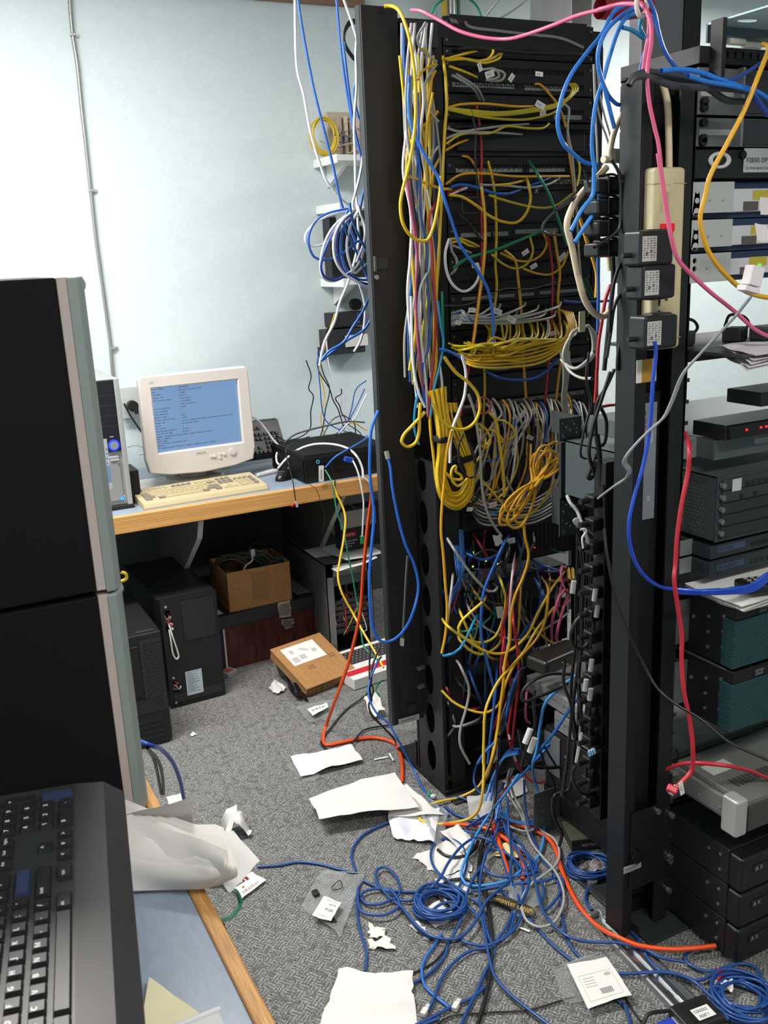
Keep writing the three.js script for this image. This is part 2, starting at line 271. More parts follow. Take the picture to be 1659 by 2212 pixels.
// ---------- CRT monitor ----------
{
  const t = thing('crt_monitor', 'cream coloured bulky tube monitor showing a blue text screen', 'monitor', [.962, .75, -3.45], .02);
  const cream = mat('#d3ccc5', .55), W = .207, y0 = .075, y1 = .432;
  // face frame with the curved chin
  const out = [[-W, .13], [-W + .004, y1 - .01], [-W + .012, y1], [W - .012, y1], [W - .004, y1 - .01], [W, .13], [W - .01, .085], [W * .6, .07], [0, .062], [-W * .6, .07], [-W + .01, .085]];
  const sx = .168, sy0 = .148, sy1 = .395, hole = [[-sx, sy0], [sx, sy0], [sx, sy1], [-sx, sy1]];
  part('front_frame', prismZ(out, -.03, 0, [hole], .004), cream, t);
  part('bezel_slope', [prismZ([[-sx - .002, sy0 - .002], [sx + .002, sy0 - .002], [sx + .002, sy1 + .002], [-sx - .002, sy1 + .002]], -.03, -.012, [[[-sx + .004, sy0 + .004], [sx - .004, sy0 + .004], [sx - .004, sy1 - .004], [-sx + .004, sy1 - .004]]])], mat('#2c2a2c', .5), t);
  // bulging screen
  const scr = new THREE.PlaneGeometry(sx * 2 - .008, sy1 - sy0 - .008, 16, 12).translate(0, (sy0 + sy1) / 2, -.016);
  const pa = scr.attributes.position; for (let i = 0; i < pa.count; i++) { const x = pa.getX(i) / sx, y = (pa.getY(i) - (sy0 + sy1) / 2) / .124; pa.setZ(i, -.016 + .006 * (1 - .5 * (x * x + y * y))); } scr.computeVertexNormals();
  const lines = [['Serial Number', '1342000624'], ['Date', 'Wed Feb 02 02:53:26 2011'], ['Data Read', '2.98GB'], ['Elapsed Time', '03:50:11'], ['Data Transfer Speed', '0.531 GB/hr'], ['', '9.316 MB/min'], ['', '160192 bytes/sec'], ['Files Encountered', '137985'], ['Files Excluded', '1'], ['Files Modified', '17'], ['Special Files', '22531'], ['Verified Successfully', '115427'], ['Change Log', '/usr/lib/edge/lists/simple_job/changedfiles_master.log'], ['Status', 'No problems found'], ['Exit Status', '0'], ['Time Reading Volume 0', '02:53:26'], ['Total Verify Time', '03:53:22']];
  const tex = canvasTex(1024, 768, (c, w, h) => {
    c.fillStyle = '#8db4e2'; c.fillRect(0, 0, w, h); c.fillStyle = '#1c2b4c'; c.font = 'bold 19px monospace';
    lines.forEach(([a, b], i) => { c.fillText(a, 8, 30 + i * 33); c.fillText('- ' + b, 300, 30 + i * 33); });
    ['Summary: BACKUP_PASS/VERIFY_PASS (support simple_job_master)', '[End of Summary]', 'support$pwd', '/usr/lib/edge/lists/simple_job', 'support$', 'SCO OpenServer(TM) Release 5 (support.scogroup.local) (ttyp0)', '', 'edge login:'].forEach((s, i) => c.fillText(s, 8, 30 + (17 + i * .82) * 33));
  });
  part('screen', scr, new THREE.MeshPhysicalMaterial({ color: '#1a1d22', emissive: '#ffffff', emissiveMap: tex, emissiveIntensity: 0.72, roughness: 0.12, clearcoat: 0.6 }), t, 'glowing blue text screen');
  // tapered tube housing
  const B = [[W - .006, y1 - .004], [W - .006, .1], [-W + .006, .1], [-W + .006, y1 - .004]], F = [[.12, .36], [.12, .14], [-.12, .14], [-.12, .36]], g = new THREE.BufferGeometry(), P = [];
  for (let i = 0; i < 4; i++) { const j = (i + 1) % 4; const a = [...B[i], -.03], b = [...B[j], -.03], c2 = [...F[j], -.38], d = [...F[i], -.38]; P.push(...a, ...b, ...c2, ...a, ...c2, ...d); }
  P.push(...F[0], -.38, ...F[1], -.38, ...F[2], -.38, ...F[0], -.38, ...F[2], -.38, ...F[3], -.38);
  g.setAttribute('position', new THREE.Float32BufferAttribute(P, 3)); g.computeVertexNormals(); g.setAttribute('uv', new THREE.Float32BufferAttribute(new Float32Array(P.length / 3 * 2), 2));
  part('housing', g, cream, t);
  part('stand', [cyl(.09, .05, 0, .075, -.14, 'y', 24, .06), cyl(.12, .025, 0, .0135, -.13, 'y', 28, .11), cyl(.05, .06, 0, .05, -.13)], mat('#c6bfb6', .6), t);
  const ff = t.children.find(o => o.name === 'front_frame');
  for (const [x, y, r] of [[.034, .115, .005], [.046, .114, .005], [.067, .119, .0055], [.067, .107, .0055], [.085, .117, .005]]) part('button', cyl(r, .006, x, y, .006, 'z'), mat('#dbd4cc', .5), ff);
  part('power_button', cyl(.012, .008, .118, .122, .006, 'z', 20), mat('#d8d0c8', .45), ff);
  part('brand_print', plate(.05, .012, 0, .133, .0046), printMat(256, 64, (c, w, h) => { c.fillStyle = '#d3ccc5'; c.fillRect(0, 0, w, h); c.fillStyle = '#59554f'; c.font = 'bold 50px sans-serif'; c.fillText('PHILIPS', 18, 50); }), ff);
  part('model_print', plate(.026, .008, -.16, .413, .0046), printMat(128, 40, (c, w, h) => { c.fillStyle = '#d3ccc5'; c.fillRect(0, 0, w, h); c.fillStyle = '#6a665f'; c.font = 'bold 30px sans-serif'; c.fillText('107S', 20, 32); }), ff);
}
{ // tower on the monitor desk
  const t = thing('computer_tower', 'slim black and silver computer tower with blue lit button on the monitor desk', 'computer', [.605, .751, -3.31]);
  part('case', ex(-.052, .052, .012, .455, -.36, -.006, .004), mat('#a6a9a8', .4, .3), t);
  const fp = part('front_panel', ex(-.05, .036, .205, .452, -.008, .004, .004), mat('#17171c', .3), t, 'black glossy front panel');
  part('side_rail', ex(.036, .054, .012, .456, -.012, .006, .004), mat('#b4b6b4', .35, .4), t);
  part('lower_door', ex(-.05, .026, .03, .19, -.008, .004, .004), mat('#9a9c9b', .4, .3), t);
  part('plinth', ex(-.054, .058, 0, .014, -.35, .008, .003), BLACK, t);
  for (const y of [.40, .365, .33, .295]) part('bay_line', ex(-.048, .034, y - .0008, y + .0008, .004, .0046), mat('#33333b', .4), fp);
  part('power_button', cyl(.014, .006, .012, .228, .005, 'z', 20), mat('#c4c8cc', .25, .8), fp);
  const led = new THREE.TorusGeometry(.0165, .003, 8, 24).translate(.012, .228, .006); part('button_ring', led, new THREE.MeshStandardMaterial({ color: '#1428ff', emissive: '#1430ff', emissiveIntensity: 2.2 }), fp, 'glowing blue ring');
  part('disc_slot_mark', plate(.012, .002, .008, .258, .0046), mat('#e8e8ea', .4), fp);
  part('logo_sticker', plate(.018, .016, .02, .04, .0048), printMat(64, 64, (c, w, h) => { c.fillStyle = '#2f8fd0'; c.fillRect(0, 0, w, h); c.strokeStyle = '#cfeaff'; c.lineWidth = 5; c.beginPath(); c.arc(30, 34, 18, 0, 5); c.stroke(); c.fillStyle = '#e0c95a'; c.beginPath(); c.moveTo(64, 0); c.lineTo(64, 26); c.lineTo(34, 0); c.fill(); }), t);
  part('latch', [bx(.03, .006, .004, .01, .175, .006, .002), cyl(.005, .005, .02, .168, .006, 'z')], STEEL, t);
}
{ const t = thing('speaker_box', 'small plain black box beside the slim tower on the monitor desk', 'box', [.684, .751, -3.36]); part('cabinet', ex(-.016, .018, 0, .12, -.12, 0, .003), BLACK, t); part('front_cloth', ex(-.012, .014, .006, .114, 0, .002, .0008), mat('#141414', .9), t); }
one('paper_sheet', 'white sheet lying under the beige keyboard', 'paper', sheetGeo([V(.70, .752, -3.72), V(.97, .752, -3.72), V(.93, .752, -3.5), V(.70, .752, -3.5)], 6, .002, 0, .0005, .7515), PAPER);
{ const t = thing('computer_mouse', 'small black computer mouse on the monitor desk', 'mouse', [1.262, .751, -3.385], 2.2);
  const g = new THREE.SphereGeometry(1, 20, 12, 0, 6.2832, 0, Math.PI / 2).scale(.031, .036, .054); part('shell', g, mat('#18181a', .25), t); part('base', new THREE.CylinderGeometry(.031, .031, .006, 20).scale(1, 1, 1.75).translate(0, .003, 0), BLACK, t); part('wheel', cyl(.006, .006, 0, .032, .03, 'x'), mat('#555', .5), t); part('side_grip', bx(.004, .014, .03, .028, .014, 0, .002), mat('#8a7f78', .5), t); }
{ const t = thing('cable_adapter', 'flat white adapter lying behind the black mouse', 'adapter', [1.225, .751, -3.5], .3); part('shell', ex(-.05, .05, 0, .014, -.016, .016, .005), PAPER, t); part('cap', ex(.045, .056, .002, .012, -.01, .01, .002), mat('#cfcac4', .6), t); }
{ // black finned computer at the desk end
  const t = thing('finned_computer', 'black fanless computer with ridged cooling fins at the desk end', 'computer', [1.42, .751, -3.25]);
  const w = .128, h = .105, d = .34;
  part('body', ex(-w, w + .1, 0, h - .012, -d, 0, .003), mat('#151616', .5), t);
  for (let i = 0; i < 22; i++) part('fin', ex(-w - .006, w + .1, .008 + i * .0042, .0102 + i * .0042, -d + .004, -.006), BLACK, t);
  for (let i = 0; i < 40; i++) part('top_fin', ex(-w + i * .0089, -w + i * .0089 + .004, h - .014, h + .002, -d, 0), BLACK, t);
  part('top_plate', ex(-w - .004, w + .1, h - .016, h - .004, -d, .001), mat('#1b1c1c', .5), t);
  part('front_plate', ex(-w, w + .1, 0, h - .016, 0, .002), mat('#101111', .4), t);
  for (const [x, y, ww, hh] of [[-.09, .045, .02, .008], [-.06, .07, .03, .012], [-.01, .035, .06, .012], [.06, .065, .04, .014]]) part('port', ex(x, x + ww, y, y + hh, .002, .004), mat('#2c2d2e', .35, .6), t);
  part('port_ring', new THREE.TorusGeometry(.006, .002, 6, 14).translate(-.075, .078, .004), mat('#3ea8c0', .4), t);
}

// ---------- wall conduit and outlet ----------
{
  const t = thing('metal_conduit', 'thin flexible metal conduit running down the pale wall', 'conduit');
  const P = [[148, -60], [152, 20], [157, 75], [167, 140], [176, 230], [184, 300], [192, 375], [198, 430], [208, 520], [219, 600], [230, 680], [238, 740], [243, 800], [247, 835]].map(p => onZ(p[0], p[1], WZ + .012));
  part('core', tube(P, .0062, 8, 8), mat('#8f908c', .45, .5), t);
  const c = new THREE.CatmullRomCurve3(P, false, 'centripetal'), n = 300, gs = []; for (let i = 0; i < n; i++) { const p = c.getPointAt(i / n); gs.push(new THREE.CylinderGeometry(.0078, .0078, .0028, 8).translate(p.x, p.y, p.z)); }
  const ribs = part('rib', gs, mat('#a9aaa6', .4, .6), t); ribs.userData.kind = 'stuff';
  for (const [x, y] of [[157, 75], [197, 412], [243, 752]]) { const p = onZ(x, y, WZ + .01); part('clamp', [bx(.022, .01, .012, p.x, p.y, p.z + .004, .002), bx(.016, .012, .003, p.x + .016, p.y - .002, p.z - .006)], STEEL, t); part('screw', cyl(.004, .004, p.x + .017, p.y - .002, p.z - .003, 'z', 10), SCREW, t); }
}
{ const p = onZ(281, 868, WZ + .02); const t = thing('outlet_box', 'metal wall outlet box with black plug behind the slim tower', 'outlet', p);
  part('box', bx(.075, .115, .04, 0, 0, 0, .004), mat('#c6c8c8', .4, .5), t); part('cover_plate', bx(.085, .125, .004, 0, 0, .021, .002), mat('#cfd2d2', .4, .4), t);
  part('plug', [cyl(.022, .03, .0, -.012, .036, 'z', 16), cyl(.008, .03, .012, -.03, .045, 'y')], BLACK, t, 'round black plug');
  for (const y of [-.055, .055]) part('screw', cyl(.004, .004, .03, y, .024, 'z', 8), SCREW, t); }

// ---------- wall shelves ----------
const shelfLabels = ['upper white wall shelf carrying a beige wiring block', 'middle white wall shelf above the black wall unit', 'lower white wall shelf beneath the black wall unit'];
[[1.952, 0], [1.765, 1], [1.462, 2]].forEach(([y, i]) => {
  const t = thing('wall_shelf', shelfLabels[i], 'shelf', [1.71, y, WZ], 0, 'white wall shelves');
  const w = mat('#d9dcda', .55), d = .24;
  part('board', ex(0, .62, -.012, .012, .002, d, .002), w, t);
  part('lip', ex(-.008, 0, -.02, .014, .002, d, .002), mat('#e9eae7', .5), t);
  for (const x of [.05, .55]) part('bracket', prismX([[.003, -.012], [d - .03, -.012], [.003, -.10]], x, x + .018), w, t);
});
{ const t = thing('wiring_block', 'beige telephone wiring block with loose wires on upper shelf', 'wiring block', [1.77, 1.965, WZ]);
  part('board', ex(0, .3, 0, .19, .004, .02, .003), mat('#b3a68f', .7), t);
  for (let i = 0; i < 8; i++) part('terminal_strip', ex(.04 + i * .028, .056 + i * .028, .02, .17, .02, .045, .002), mat(i % 2 ? '#c9beab' : '#a99d88', .6), t);
  const cols = ['#3a4a7a', '#c9a99a', '#7c5a4a', '#c2b23a', '#8a8a80', '#4a5a90'];
  for (let i = 0; i < 22; i++) { const x = rr(.0, .26), y = rr(.02, .14); part('wire', tube([V(x, y, .04), V(x + rr(-.05, .05), y + rr(0, .05), rr(.06, .12)), V(x + rr(-.08, .08), y - rr(0, .04), rr(.05, .13)), V(x + rr(-.08, .05), y + rr(-.03, .03), .045)], .0018, 6, 5), mat(cols[i % 6], .5), t); }
}
{ const p = onZ(700, 300, -3.85); const pts = []; for (let i = 0; i <= 7 * 14; i++) { const a = i / 14 * 6.2832, r = .065 + .006 * Math.sin(a * .37); pts.push(V(p.x + r * .8 * Math.cos(a) + .004 * Math.sin(i * .7), p.y + .01 + r * Math.sin(a) * 1.05, p.z + (i / 98 - .5) * .03)); }
  one('cable_coil', 'coil of thin yellow wire resting on the upper wall shelf', 'cable', tube(pts, .003, 2, 6), mat('#d9b92c', .5)); }
{ const a = onZ(705, 470, -3.9), b = onZ(712, 604, -3.9); const t = thing('wall_unit', 'flat black unit mounted on the wall between two shelves', 'wall unit', [a.x, b.y, WZ]);
  const h = a.y - b.y; part('housing', ex(0, .3, 0, h, .002, .075, .003), mat('#17171a', .4), t); part('face', ex(.012, .29, .012, h - .012, .075, .078, .001), mat('#101012', .3), t);
  part('letter_print', plate(.03, .03, .11, h * .5, .0786), printMat(64, 64, (c) => { c.fillStyle = '#101012'; c.fillRect(0, 0, 64, 64); c.fillStyle = '#cfcfcf'; c.font = 'bold 44px sans-serif'; c.fillText('R', 16, 50); }), t);
  for (const x of [.06, .14]) part('white_tag', plate(.025, .02, x, h - .03, .079), PAPER, t); }
{ const p = onZ(700, 690, -3.9); const t = thing('wall_device', 'black boxy device with cables fixed below the wall shelves', 'wall device', [p.x + .02, 1.19, WZ]);
  part('upper_box', ex(0, .16, .08, .14, .003, .09, .004), GRAPH, t); part('lower_box', ex(-.03, .16, -.04, .07, .003, .08, .004), mat('#2c2e30', .5), t); part('blue_strip', ex(.12, .13, .09, .135, .09, .092), mat('#3a58b0', .5), t); part('round_knob', cyl(.025, .03, .13, .17, .06, 'z', 18), BLACK, t); part('white_label', ex(.06, .17, -.01, .04, .085, .087), PAPER, t); }

{ const t = thing('pipe_pair', 'pair of thin grey pipes slanting down the wall under the desk', 'pipe'); for (const d of [0, 14]) part('pipe', tube([[598, 1085], [612, 1130], [628, 1190], [645, 1250], [662, 1300]].map(p => onZ(p[0] + d, p[1], WZ + .03)), .006, 6, 8), mat('#5f625f', .5, .3), t); }
// ---------- under the monitor desk ----------
{ const t = thing('computer_tower', 'black computer tower with perforated back standing on the carpet', 'computer', [.556, 0, -2.975], .0);
  const m = mat('#1a1b1c', .45); part('case', ex(-.09, .075, .005, .405, -.44, 0, .003), m, t); part('side_panel', ex(.0755, .078, .01, .40, -.43, -.01), mat('#202122', .35), t);
  part('rear_frame', ex(-.088, .073, .01, .40, 0, .003), mat('#232527', .4, .3), t);
  // hexagon vents as cut openings
  const hole = []; for (let r = 0; r < 22; r++) for (let c = 0; c < 6; c++) hole.push(oval(.012 + c * .0095 + (r % 2) * .0047, .19 + r * .0085, .0034, .0034, 6));
  part('vent_grille', prismZ([[.002, .18], [.07, .18], [.07, .385], [.002, .385]], .003, .0045, hole.filter(h => h.every(p => p[0] < .068 && p[0] > .004))), mat('#3a3d3e', .4, .5), t);
  const hole2 = []; for (let r = 0; r < 7; r++) for (let c = 0; c < 15; c++) hole2.push(oval(-.078 + c * .0095 + (r % 2) * .0047, .135 + r * .0085, .0034, .0034, 6));
  part('vent_grille', prismZ([[-.085, .128], [.07, .128], [.07, .18], [-.085, .18]], .003, .0045, hole2.filter(h => h.every(p => p[0] < .068))), mat('#3a3d3e', .4, .5), t);
  part('power_supply', ex(-.08, -.005, .2, .37, .003, .008, .002), mat('#121212', .5), t); part('slot_cover', [0, 1, 2, 3].map(i => ex(-.07, .05, .03 + i * .02, .045 + i * .02, .003, .005)), mat('#2a2c2e', .4, .4), t); part('top_latch', ex(-.0, .06, .405, .409, -.03, -.015, .002), GRAPH, t); }
{ const t = thing('computer_tower', 'bigger black computer tower with white barcode label under the monitor desk', 'computer', [.795, 0, -3.22], .03);
  part('case', ex(-.105, .105, .004, .418, -.5, -.03, .003), mat('#161718', .4), t); part('front_panel', prismZ([[-.104, .005], [.104, .005], [.104, .417], [-.104, .417]], -.03, .004, [[[-.092, .30], [-.07, .30], [-.07, .38], [-.092, .38]], [[-.092, .06], [-.07, .06], [-.07, .105], [-.092, .105]]]), mat('#161718', .4), t);
  part('top_plate', ex(-.03, .092, .25, .40, .004, .0065, .001), mat('#202224', .35), t); part('bottom_plate', ex(-.09, .095, .02, .05, .004, .006, .001), mat('#242628', .4), t);
  for (const [x, y] of [[-.085, .395], [-.085, .12], [-.085, .022]]) part('screw', cyl(.005, .003, x, y, .005, 'z', 10), SCREW, t);
  for (const [y0, y1] of [[.30, .38], [.06, .105]]) { for (let i = 0; i < 6; i++) part('inner_wire', tube([V(-.089, rr(y0, y1), -.02), V(-.077 + rr(0, .016), rr(y0, y1), .01), V(-.073, rr(y0, y1), -.02)], .0022, 5, 5), mat(['#b89a92', '#a33a36', '#d8d0c8'][i % 3], .5), t); }
  part('white_cord', tube([V(-.082, .33, .012), V(-.076, .29, .018), V(-.062, .22, .015), V(-.06, .20, .014), V(-.068, .193, .014), V(-.078, .21, .014), V(-.082, .27, .016), V(-.083, .31, .012)], .0032, 6, 7), mat('#dcdad4', .5), t, 'white loop of cord');
  part('barcode_label', plate(.062, .095, -.01, .085, .0068), printMat(128, 200, (c, w, h) => { c.fillStyle = '#b9c4cc'; c.fillRect(0, 0, w, h); c.fillStyle = '#222'; for (let i = 0; i < 15; i++) c.fillRect(10, 18 + i * 11, 40 + (i * 37) % 66, 3); c.font = '11px sans-serif'; c.fillText('AC INPUT 115/230V', 10, 14); }), t, 'white information label'); }
{ // wooden box with black taped lid
  const t = thing('wooden_chest', 'reddish wood grain box with black taped lid under the desk', 'box', [1.175, 0, -3.44], .05);
  part('body', ex(-.2, .2, 0, .18, -.3, 0, .004), darkWood, t); part('side_edge', [ex(-.205, -.198, 0, .18, -.01, .003), ex(.198, .205, 0, .18, -.01, .003)], mat('#cfc6bd', .7), t);
  for (const x of [-.225, .205]) part('side_face', ex(x, x + .02, 0, .18, -.3, 0), mat('#1d1a1a', .6), t);
  part('lid', ex(-.232, .232, .178, .232, -.31, .012, .006), mat('#2b2b2d', .6), t); part('tape', sheetGeo([V(.03, .236, .016), V(.085, .236, .016), V(.085, .166, .016), V(.03, .172, .016)], 8, .002, .003), mat('#b5aa98', .8), t, 'torn beige tape');
  part('torn_tape', sheetGeo([V(.045, .16, .003), V(.10, .15, .003), V(.09, .11, .003), V(.05, .115, .003)], 8, .001, .006), mat('#a89d8b', .85), t, 'torn patch of beige tape');
  part('paper_patch', sheetGeo([V(.12, .2335, -.25), V(.2, .2335, -.25), V(.21, .2335, -.03), V(.14, .2335, -.03)], 5, .001), mat('#8f8d8a', .8), t); part('white_corner_label', ex(-.225, -.19, .2325, .2335, -.07, -.02), PAPER, t); }
{ const t = thing('cardboard_box', 'open brown cardboard box full of coiled cables', 'box', [1.138, .235, -3.43], .0);
  const w = .134, h = .165, d = .22, k = .004;
  part('front_wall', ex(-w, w, 0, h, -k, 0, .001), CARD, t); part('back_wall', ex(-w, w, 0, h, -d, -d + k, .001), CARD, t); part('side_wall', ex(-w, -w + k, 0, h, -d, 0, .001), CARD, t); part('side_wall', ex(w - k, w, 0, h, -d, 0, .001), CARD, t); part('bottom', ex(-w, w, 0, k, -d, 0), CARD, t);
  part('worn_tape', ex(-.03, .035, .03, h - .02, 0, .0006), mat('#8f6a3e', .5), t, 'brown packing tape'); }
{ // coils inside the box
  const cols = [['#3d3a36', 'dark grey'], ['#13392b', 'dark green'], ['#4a4640', 'grey brown'], ['#1b4a36', 'green']];
  for (let k = 0; k < 4; k++) { const pts = [], cx = 1.06 + k * .052, r = .062 + .01 * (k % 2); for (let i = 0; i <= 5 * 14; i++) { const a = i / 14 * 6.2832; pts.push(V(cx + (r + .006 * Math.sin(i * .63)) * Math.cos(a), .37 + .045 * (k < 3 ? 1 : .4) * Math.sin(a * 1) * 1.4 + .01 * Math.sin(i * .31), -3.54 + (r * .7) * Math.sin(a + .9) + (i / 70 - .5) * .03)); } one('cable_coil', cols[k][0] && `${cols[k][1]} cable coiled in the open cardboard box`, 'cable', tube(pts, .0042, 2, 6), mat(cols[k][0], .5), 'cables in the cardboard box'); }
  one('cable', 'black cord looping out of the open cardboard box', 'cable', tube([V(1.12, .34, -3.5), V(1.125, .44, -3.5), V(1.16, .475, -3.52), V(1.21, .45, -3.53), V(1.24, .38, -3.54)], .004, 8, 7), BLACK);
  one('cable', 'short white cord with plug in the open cardboard box', 'cable', mg([tube([V(1.09, .38, -3.47), V(1.10, .40, -3.475), V(1.13, .415, -3.48), V(1.14, .44, -3.49)], .004, 8, 7), bx(.018, .03, .012, 1.14, .445, -3.49, .003)]), mat('#bdbbb5', .5));
}
{ // flat carton leaning on rubbish
  const wx = .229, dz = .246, phi = .215, tilt = .35, ux = V(Math.cos(phi), 0, -Math.sin(phi)), vz = V(-Math.sin(phi) * Math.cos(tilt), Math.sin(tilt), -Math.cos(phi) * Math.cos(tilt)), n = ux.clone().cross(vz).normalize();
  const t = thing('cardboard_box', 'flat brown shipping carton with white label tilted on the carpet', 'box', V(1.1499, .0422, -3.0212).addScaledVector(n, -.043));
  t.quaternion.setFromRotationMatrix(new THREE.Matrix4().makeBasis(ux, n, vz.clone().negate()));
  const s = -1, Z = (p, q) => [-q, -p];
  part('carton', ex(0, wx, 0, .04, ...Z(0, dz), .003), CARD, t); part('lid', ex(-.003, wx + .003, .034, .043, ...Z(-.003, dz + .003), .002), CARD, t);
  part('shipping_label', ex(wx * .12, wx * .78, .0432, .0437, ...Z(dz * .5, dz * .92)), printMat(256, 160, (g, W, H) => { g.fillStyle = '#e3e2de'; g.fillRect(0, 0, W, H); g.fillStyle = '#b9b7b4'; g.fillRect(20, 96, 46, 46); g.fillRect(80, 90, 46, 40); g.fillRect(40, 30, 30, 34); g.fillRect(190, 70, 34, 30); g.fillStyle = '#8f8d8b'; for (let i = 0; i < 6; i++) g.fillRect(110 + i * 8, 40 + i * 6, 34, 3); }), t, 'white shipping label');
  const mark = printMat(128, 64, (g, W, H) => { g.fillStyle = '#a47848'; g.fillRect(0, 0, W, H); g.fillStyle = '#2a2018'; g.font = 'bold 26px sans-serif'; g.fillText('EX2 EX1', 6, 26); g.fillText('EX4 EX3', 6, 56); });
  part('stamp_print', ex(wx * .3, wx * .48, .0432, .0435, ...Z(dz * .32, dz * .42)), mark, t); part('stamp_print', ex(wx * .78, wx * .95, .0432, .0435, ...Z(dz * .42, dz * .52)), mark, t);
  part('handling_marks', plate(wx * .5, .03, wx * .3, .018, s > 0 ? -.0036 : .0036), printMat(128, 32, (g, W, H) => { g.fillStyle = '#946b40'; g.fillRect(0, 0, W, H); g.fillStyle = '#2a2018'; g.font = 'bold 26px sans-serif'; g.fillText('| |  Y  ^ ^', 8, 26); }), t);
  one('antistatic_bag', 'dark shiny antistatic bag crushed beneath the tilted carton', 'bag', sheetGeo([onY(592, 1432, .02), onY(625, 1440, .06), onY(665, 1512, .012), onY(640, 1510, .01)], 12, .02, .004), mat('#26262a', .2, .5));
  one('paper_scrap', 'black and white paper scrap beside the antistatic bag', 'paper', sheetGeo(floorQuad([[580, 1490], [595, 1470], [618, 1488], [602, 1500]], .006), 6, .012, .003), PAPER);
}
{ // open PC case
  const t = thing('computer_case', 'opened grey computer case with exposed circuit boards below the desk', 'computer', [1.40, 0, -3.3], 0);
  const m = mat('#6d7072', .4, .5), x0 = -.03, x1 = .17, h = .40, d = .42;
  part('side_panel', ex(x0, x0 + .003, .01, h, -d, 0), m, t); part('side_panel', ex(x1 - .003, x1, .01, h, -d, 0), m, t); part('floor_panel', ex(x0, x1, .004, .012, -d, 0), m, t); part('top_panel', ex(x0, x1, h - .006, h, -d, 0), m, t); part('back_panel', ex(x0, x1, .01, h, -d, -d + .003), mat('#2a2c2e', .5), t);
  part('front_edge', [ex(x0, x0 + .03, .01, h, -.004, 0), ex(x1 - .02, x1, .01, h, -.004, 0), ex(x0, x1, h - .055, h, -.004, 0)], mat('#8a8d8f', .4, .5), t);
  part('slot_bracket', Array.from({ length: 6 }, (_, i) => ex(x0 + .03, x1 - .02, .1 + i * .024, .118 + i * .024, -.012, -.009)), mat('#4a4c4e', .4, .6), t);
  part('circuit_board', ex(x0 + .01, x1 - .02, .09, .10, -.3, -.02), mat('#1f4a38', .5), t); part('fan', new THREE.TorusGeometry(.03, .006, 8, 20).translate(.09, .28, -.02), BLACK, t); part('drive', ex(x0 + .03, x1 - .01, .3, .34, -.2, -.012), mat('#707376', .35, .7), t);
  for (let i = 0; i < 10; i++) part('wire', tube([V(rr(.02, .14), .25, -.05), V(rr(.0, .15), rr(.15, .25), -.02), V(rr(.0, .15), rr(.08, .2), -.01), V(rr(.02, .14), .12, -.06)], .0025, 6, 5), mat(['#a23', '#b99b2a', '#ddd', '#222'][i % 4], .5), t);
  part('slot_print', plate(.05, .02, .08, h - .03, .0008), mat('#a9abad', .5), t);
  one('paper_stack', 'white papers draped over the opened computer case', 'paper', mg([sheetGeo([V(1.36, .408, -3.5), V(1.56, .408, -3.5), V(1.58, .40, -3.26), V(1.40, .375, -3.26)], 8, .006), sheetGeo([V(1.42, .412, -3.48), V(1.60, .416, -3.5), V(1.62, .41, -3.27), V(1.45, .412, -3.27)], 6, .004)]), PAPER);
  const b = thing('product_box', 'black and red printed product box standing on white papers', 'box', [1.47, .425, -3.36], .0);
  part('carton', ex(0, .2, 0, .17, -.06, 0, .002), mat('#18181a', .5), b); part('red_band', plate(.06, .022, .036, .062, .0008), printMat(192, 70, (c, w, h) => { c.fillStyle = '#b01c26'; c.fillRect(0, 0, w, h); c.fillStyle = '#f2e8e6'; c.font = 'bold 34px serif'; c.fillText('ADAPTEC', 12, 48); }), b, 'red band with white lettering');
  part('text_print', plate(.08, .04, .045, .026, .0008), printMat(160, 80, (c, w, h) => { c.fillStyle = '#1a1a1c'; c.fillRect(0, 0, w, h); c.strokeStyle = '#9a9a9a'; c.strokeRect(3, 3, w - 6, h - 6); c.fillStyle = '#d8d8d8'; c.font = 'bold 17px sans-serif'; c.fillText('Ultra160, 64-bit', 8, 26); c.fillText('connectivity', 8, 48); c.fillText('solutions', 8, 70); }), b); part('white_top', plate(.16, .07, .08, .125, .0008), mat('#a9a49a', .7), b);
}
{ const c = floorQuad([[738, 1418], [835, 1408], [850, 1482], [650, 1502]], .03); const t = thing('keyboard_box', 'long white and red keyboard carton lying behind the rack panel', 'box', [1.43, 0, -3.12], .12);
  part('carton', ex(-.12, .3, .002, .045, -.14, .12, .003), PAPER, t); part('red_band', ex(-.1202, .3002, .0452, .0456, .045, .085), mat('#c01f2b', .6), t, 'red printed band');
  part('keyboard_picture', ex(-.10, .29, .0452, .0456, -.115, -.0), printMat(512, 128, (g, W, H) => { g.fillStyle = '#2a262c'; g.fillRect(0, 0, W, H); g.fillStyle = '#c9c4c0'; for (let j = 0; j < 5; j++) for (let i = 0; i < 22; i++) g.fillRect(10 + i * 23 + j * 5, 12 + j * 23, 9, 4); }), t, 'printed picture of a black keyboard'); }
{ const p = onY(497, 1458, .0); const t = thing('disk_case', 'small grey and red plastic case on the carpet', 'case', p, .5); part('shell', ex(-.03, .025, 0, .02, -.03, .02, .003), mat('#8f8f92', .4), t); part('insert', ex(-.02, .01, .02, .0205, -.022, .01), mat('#9a4a48', .5), t); }
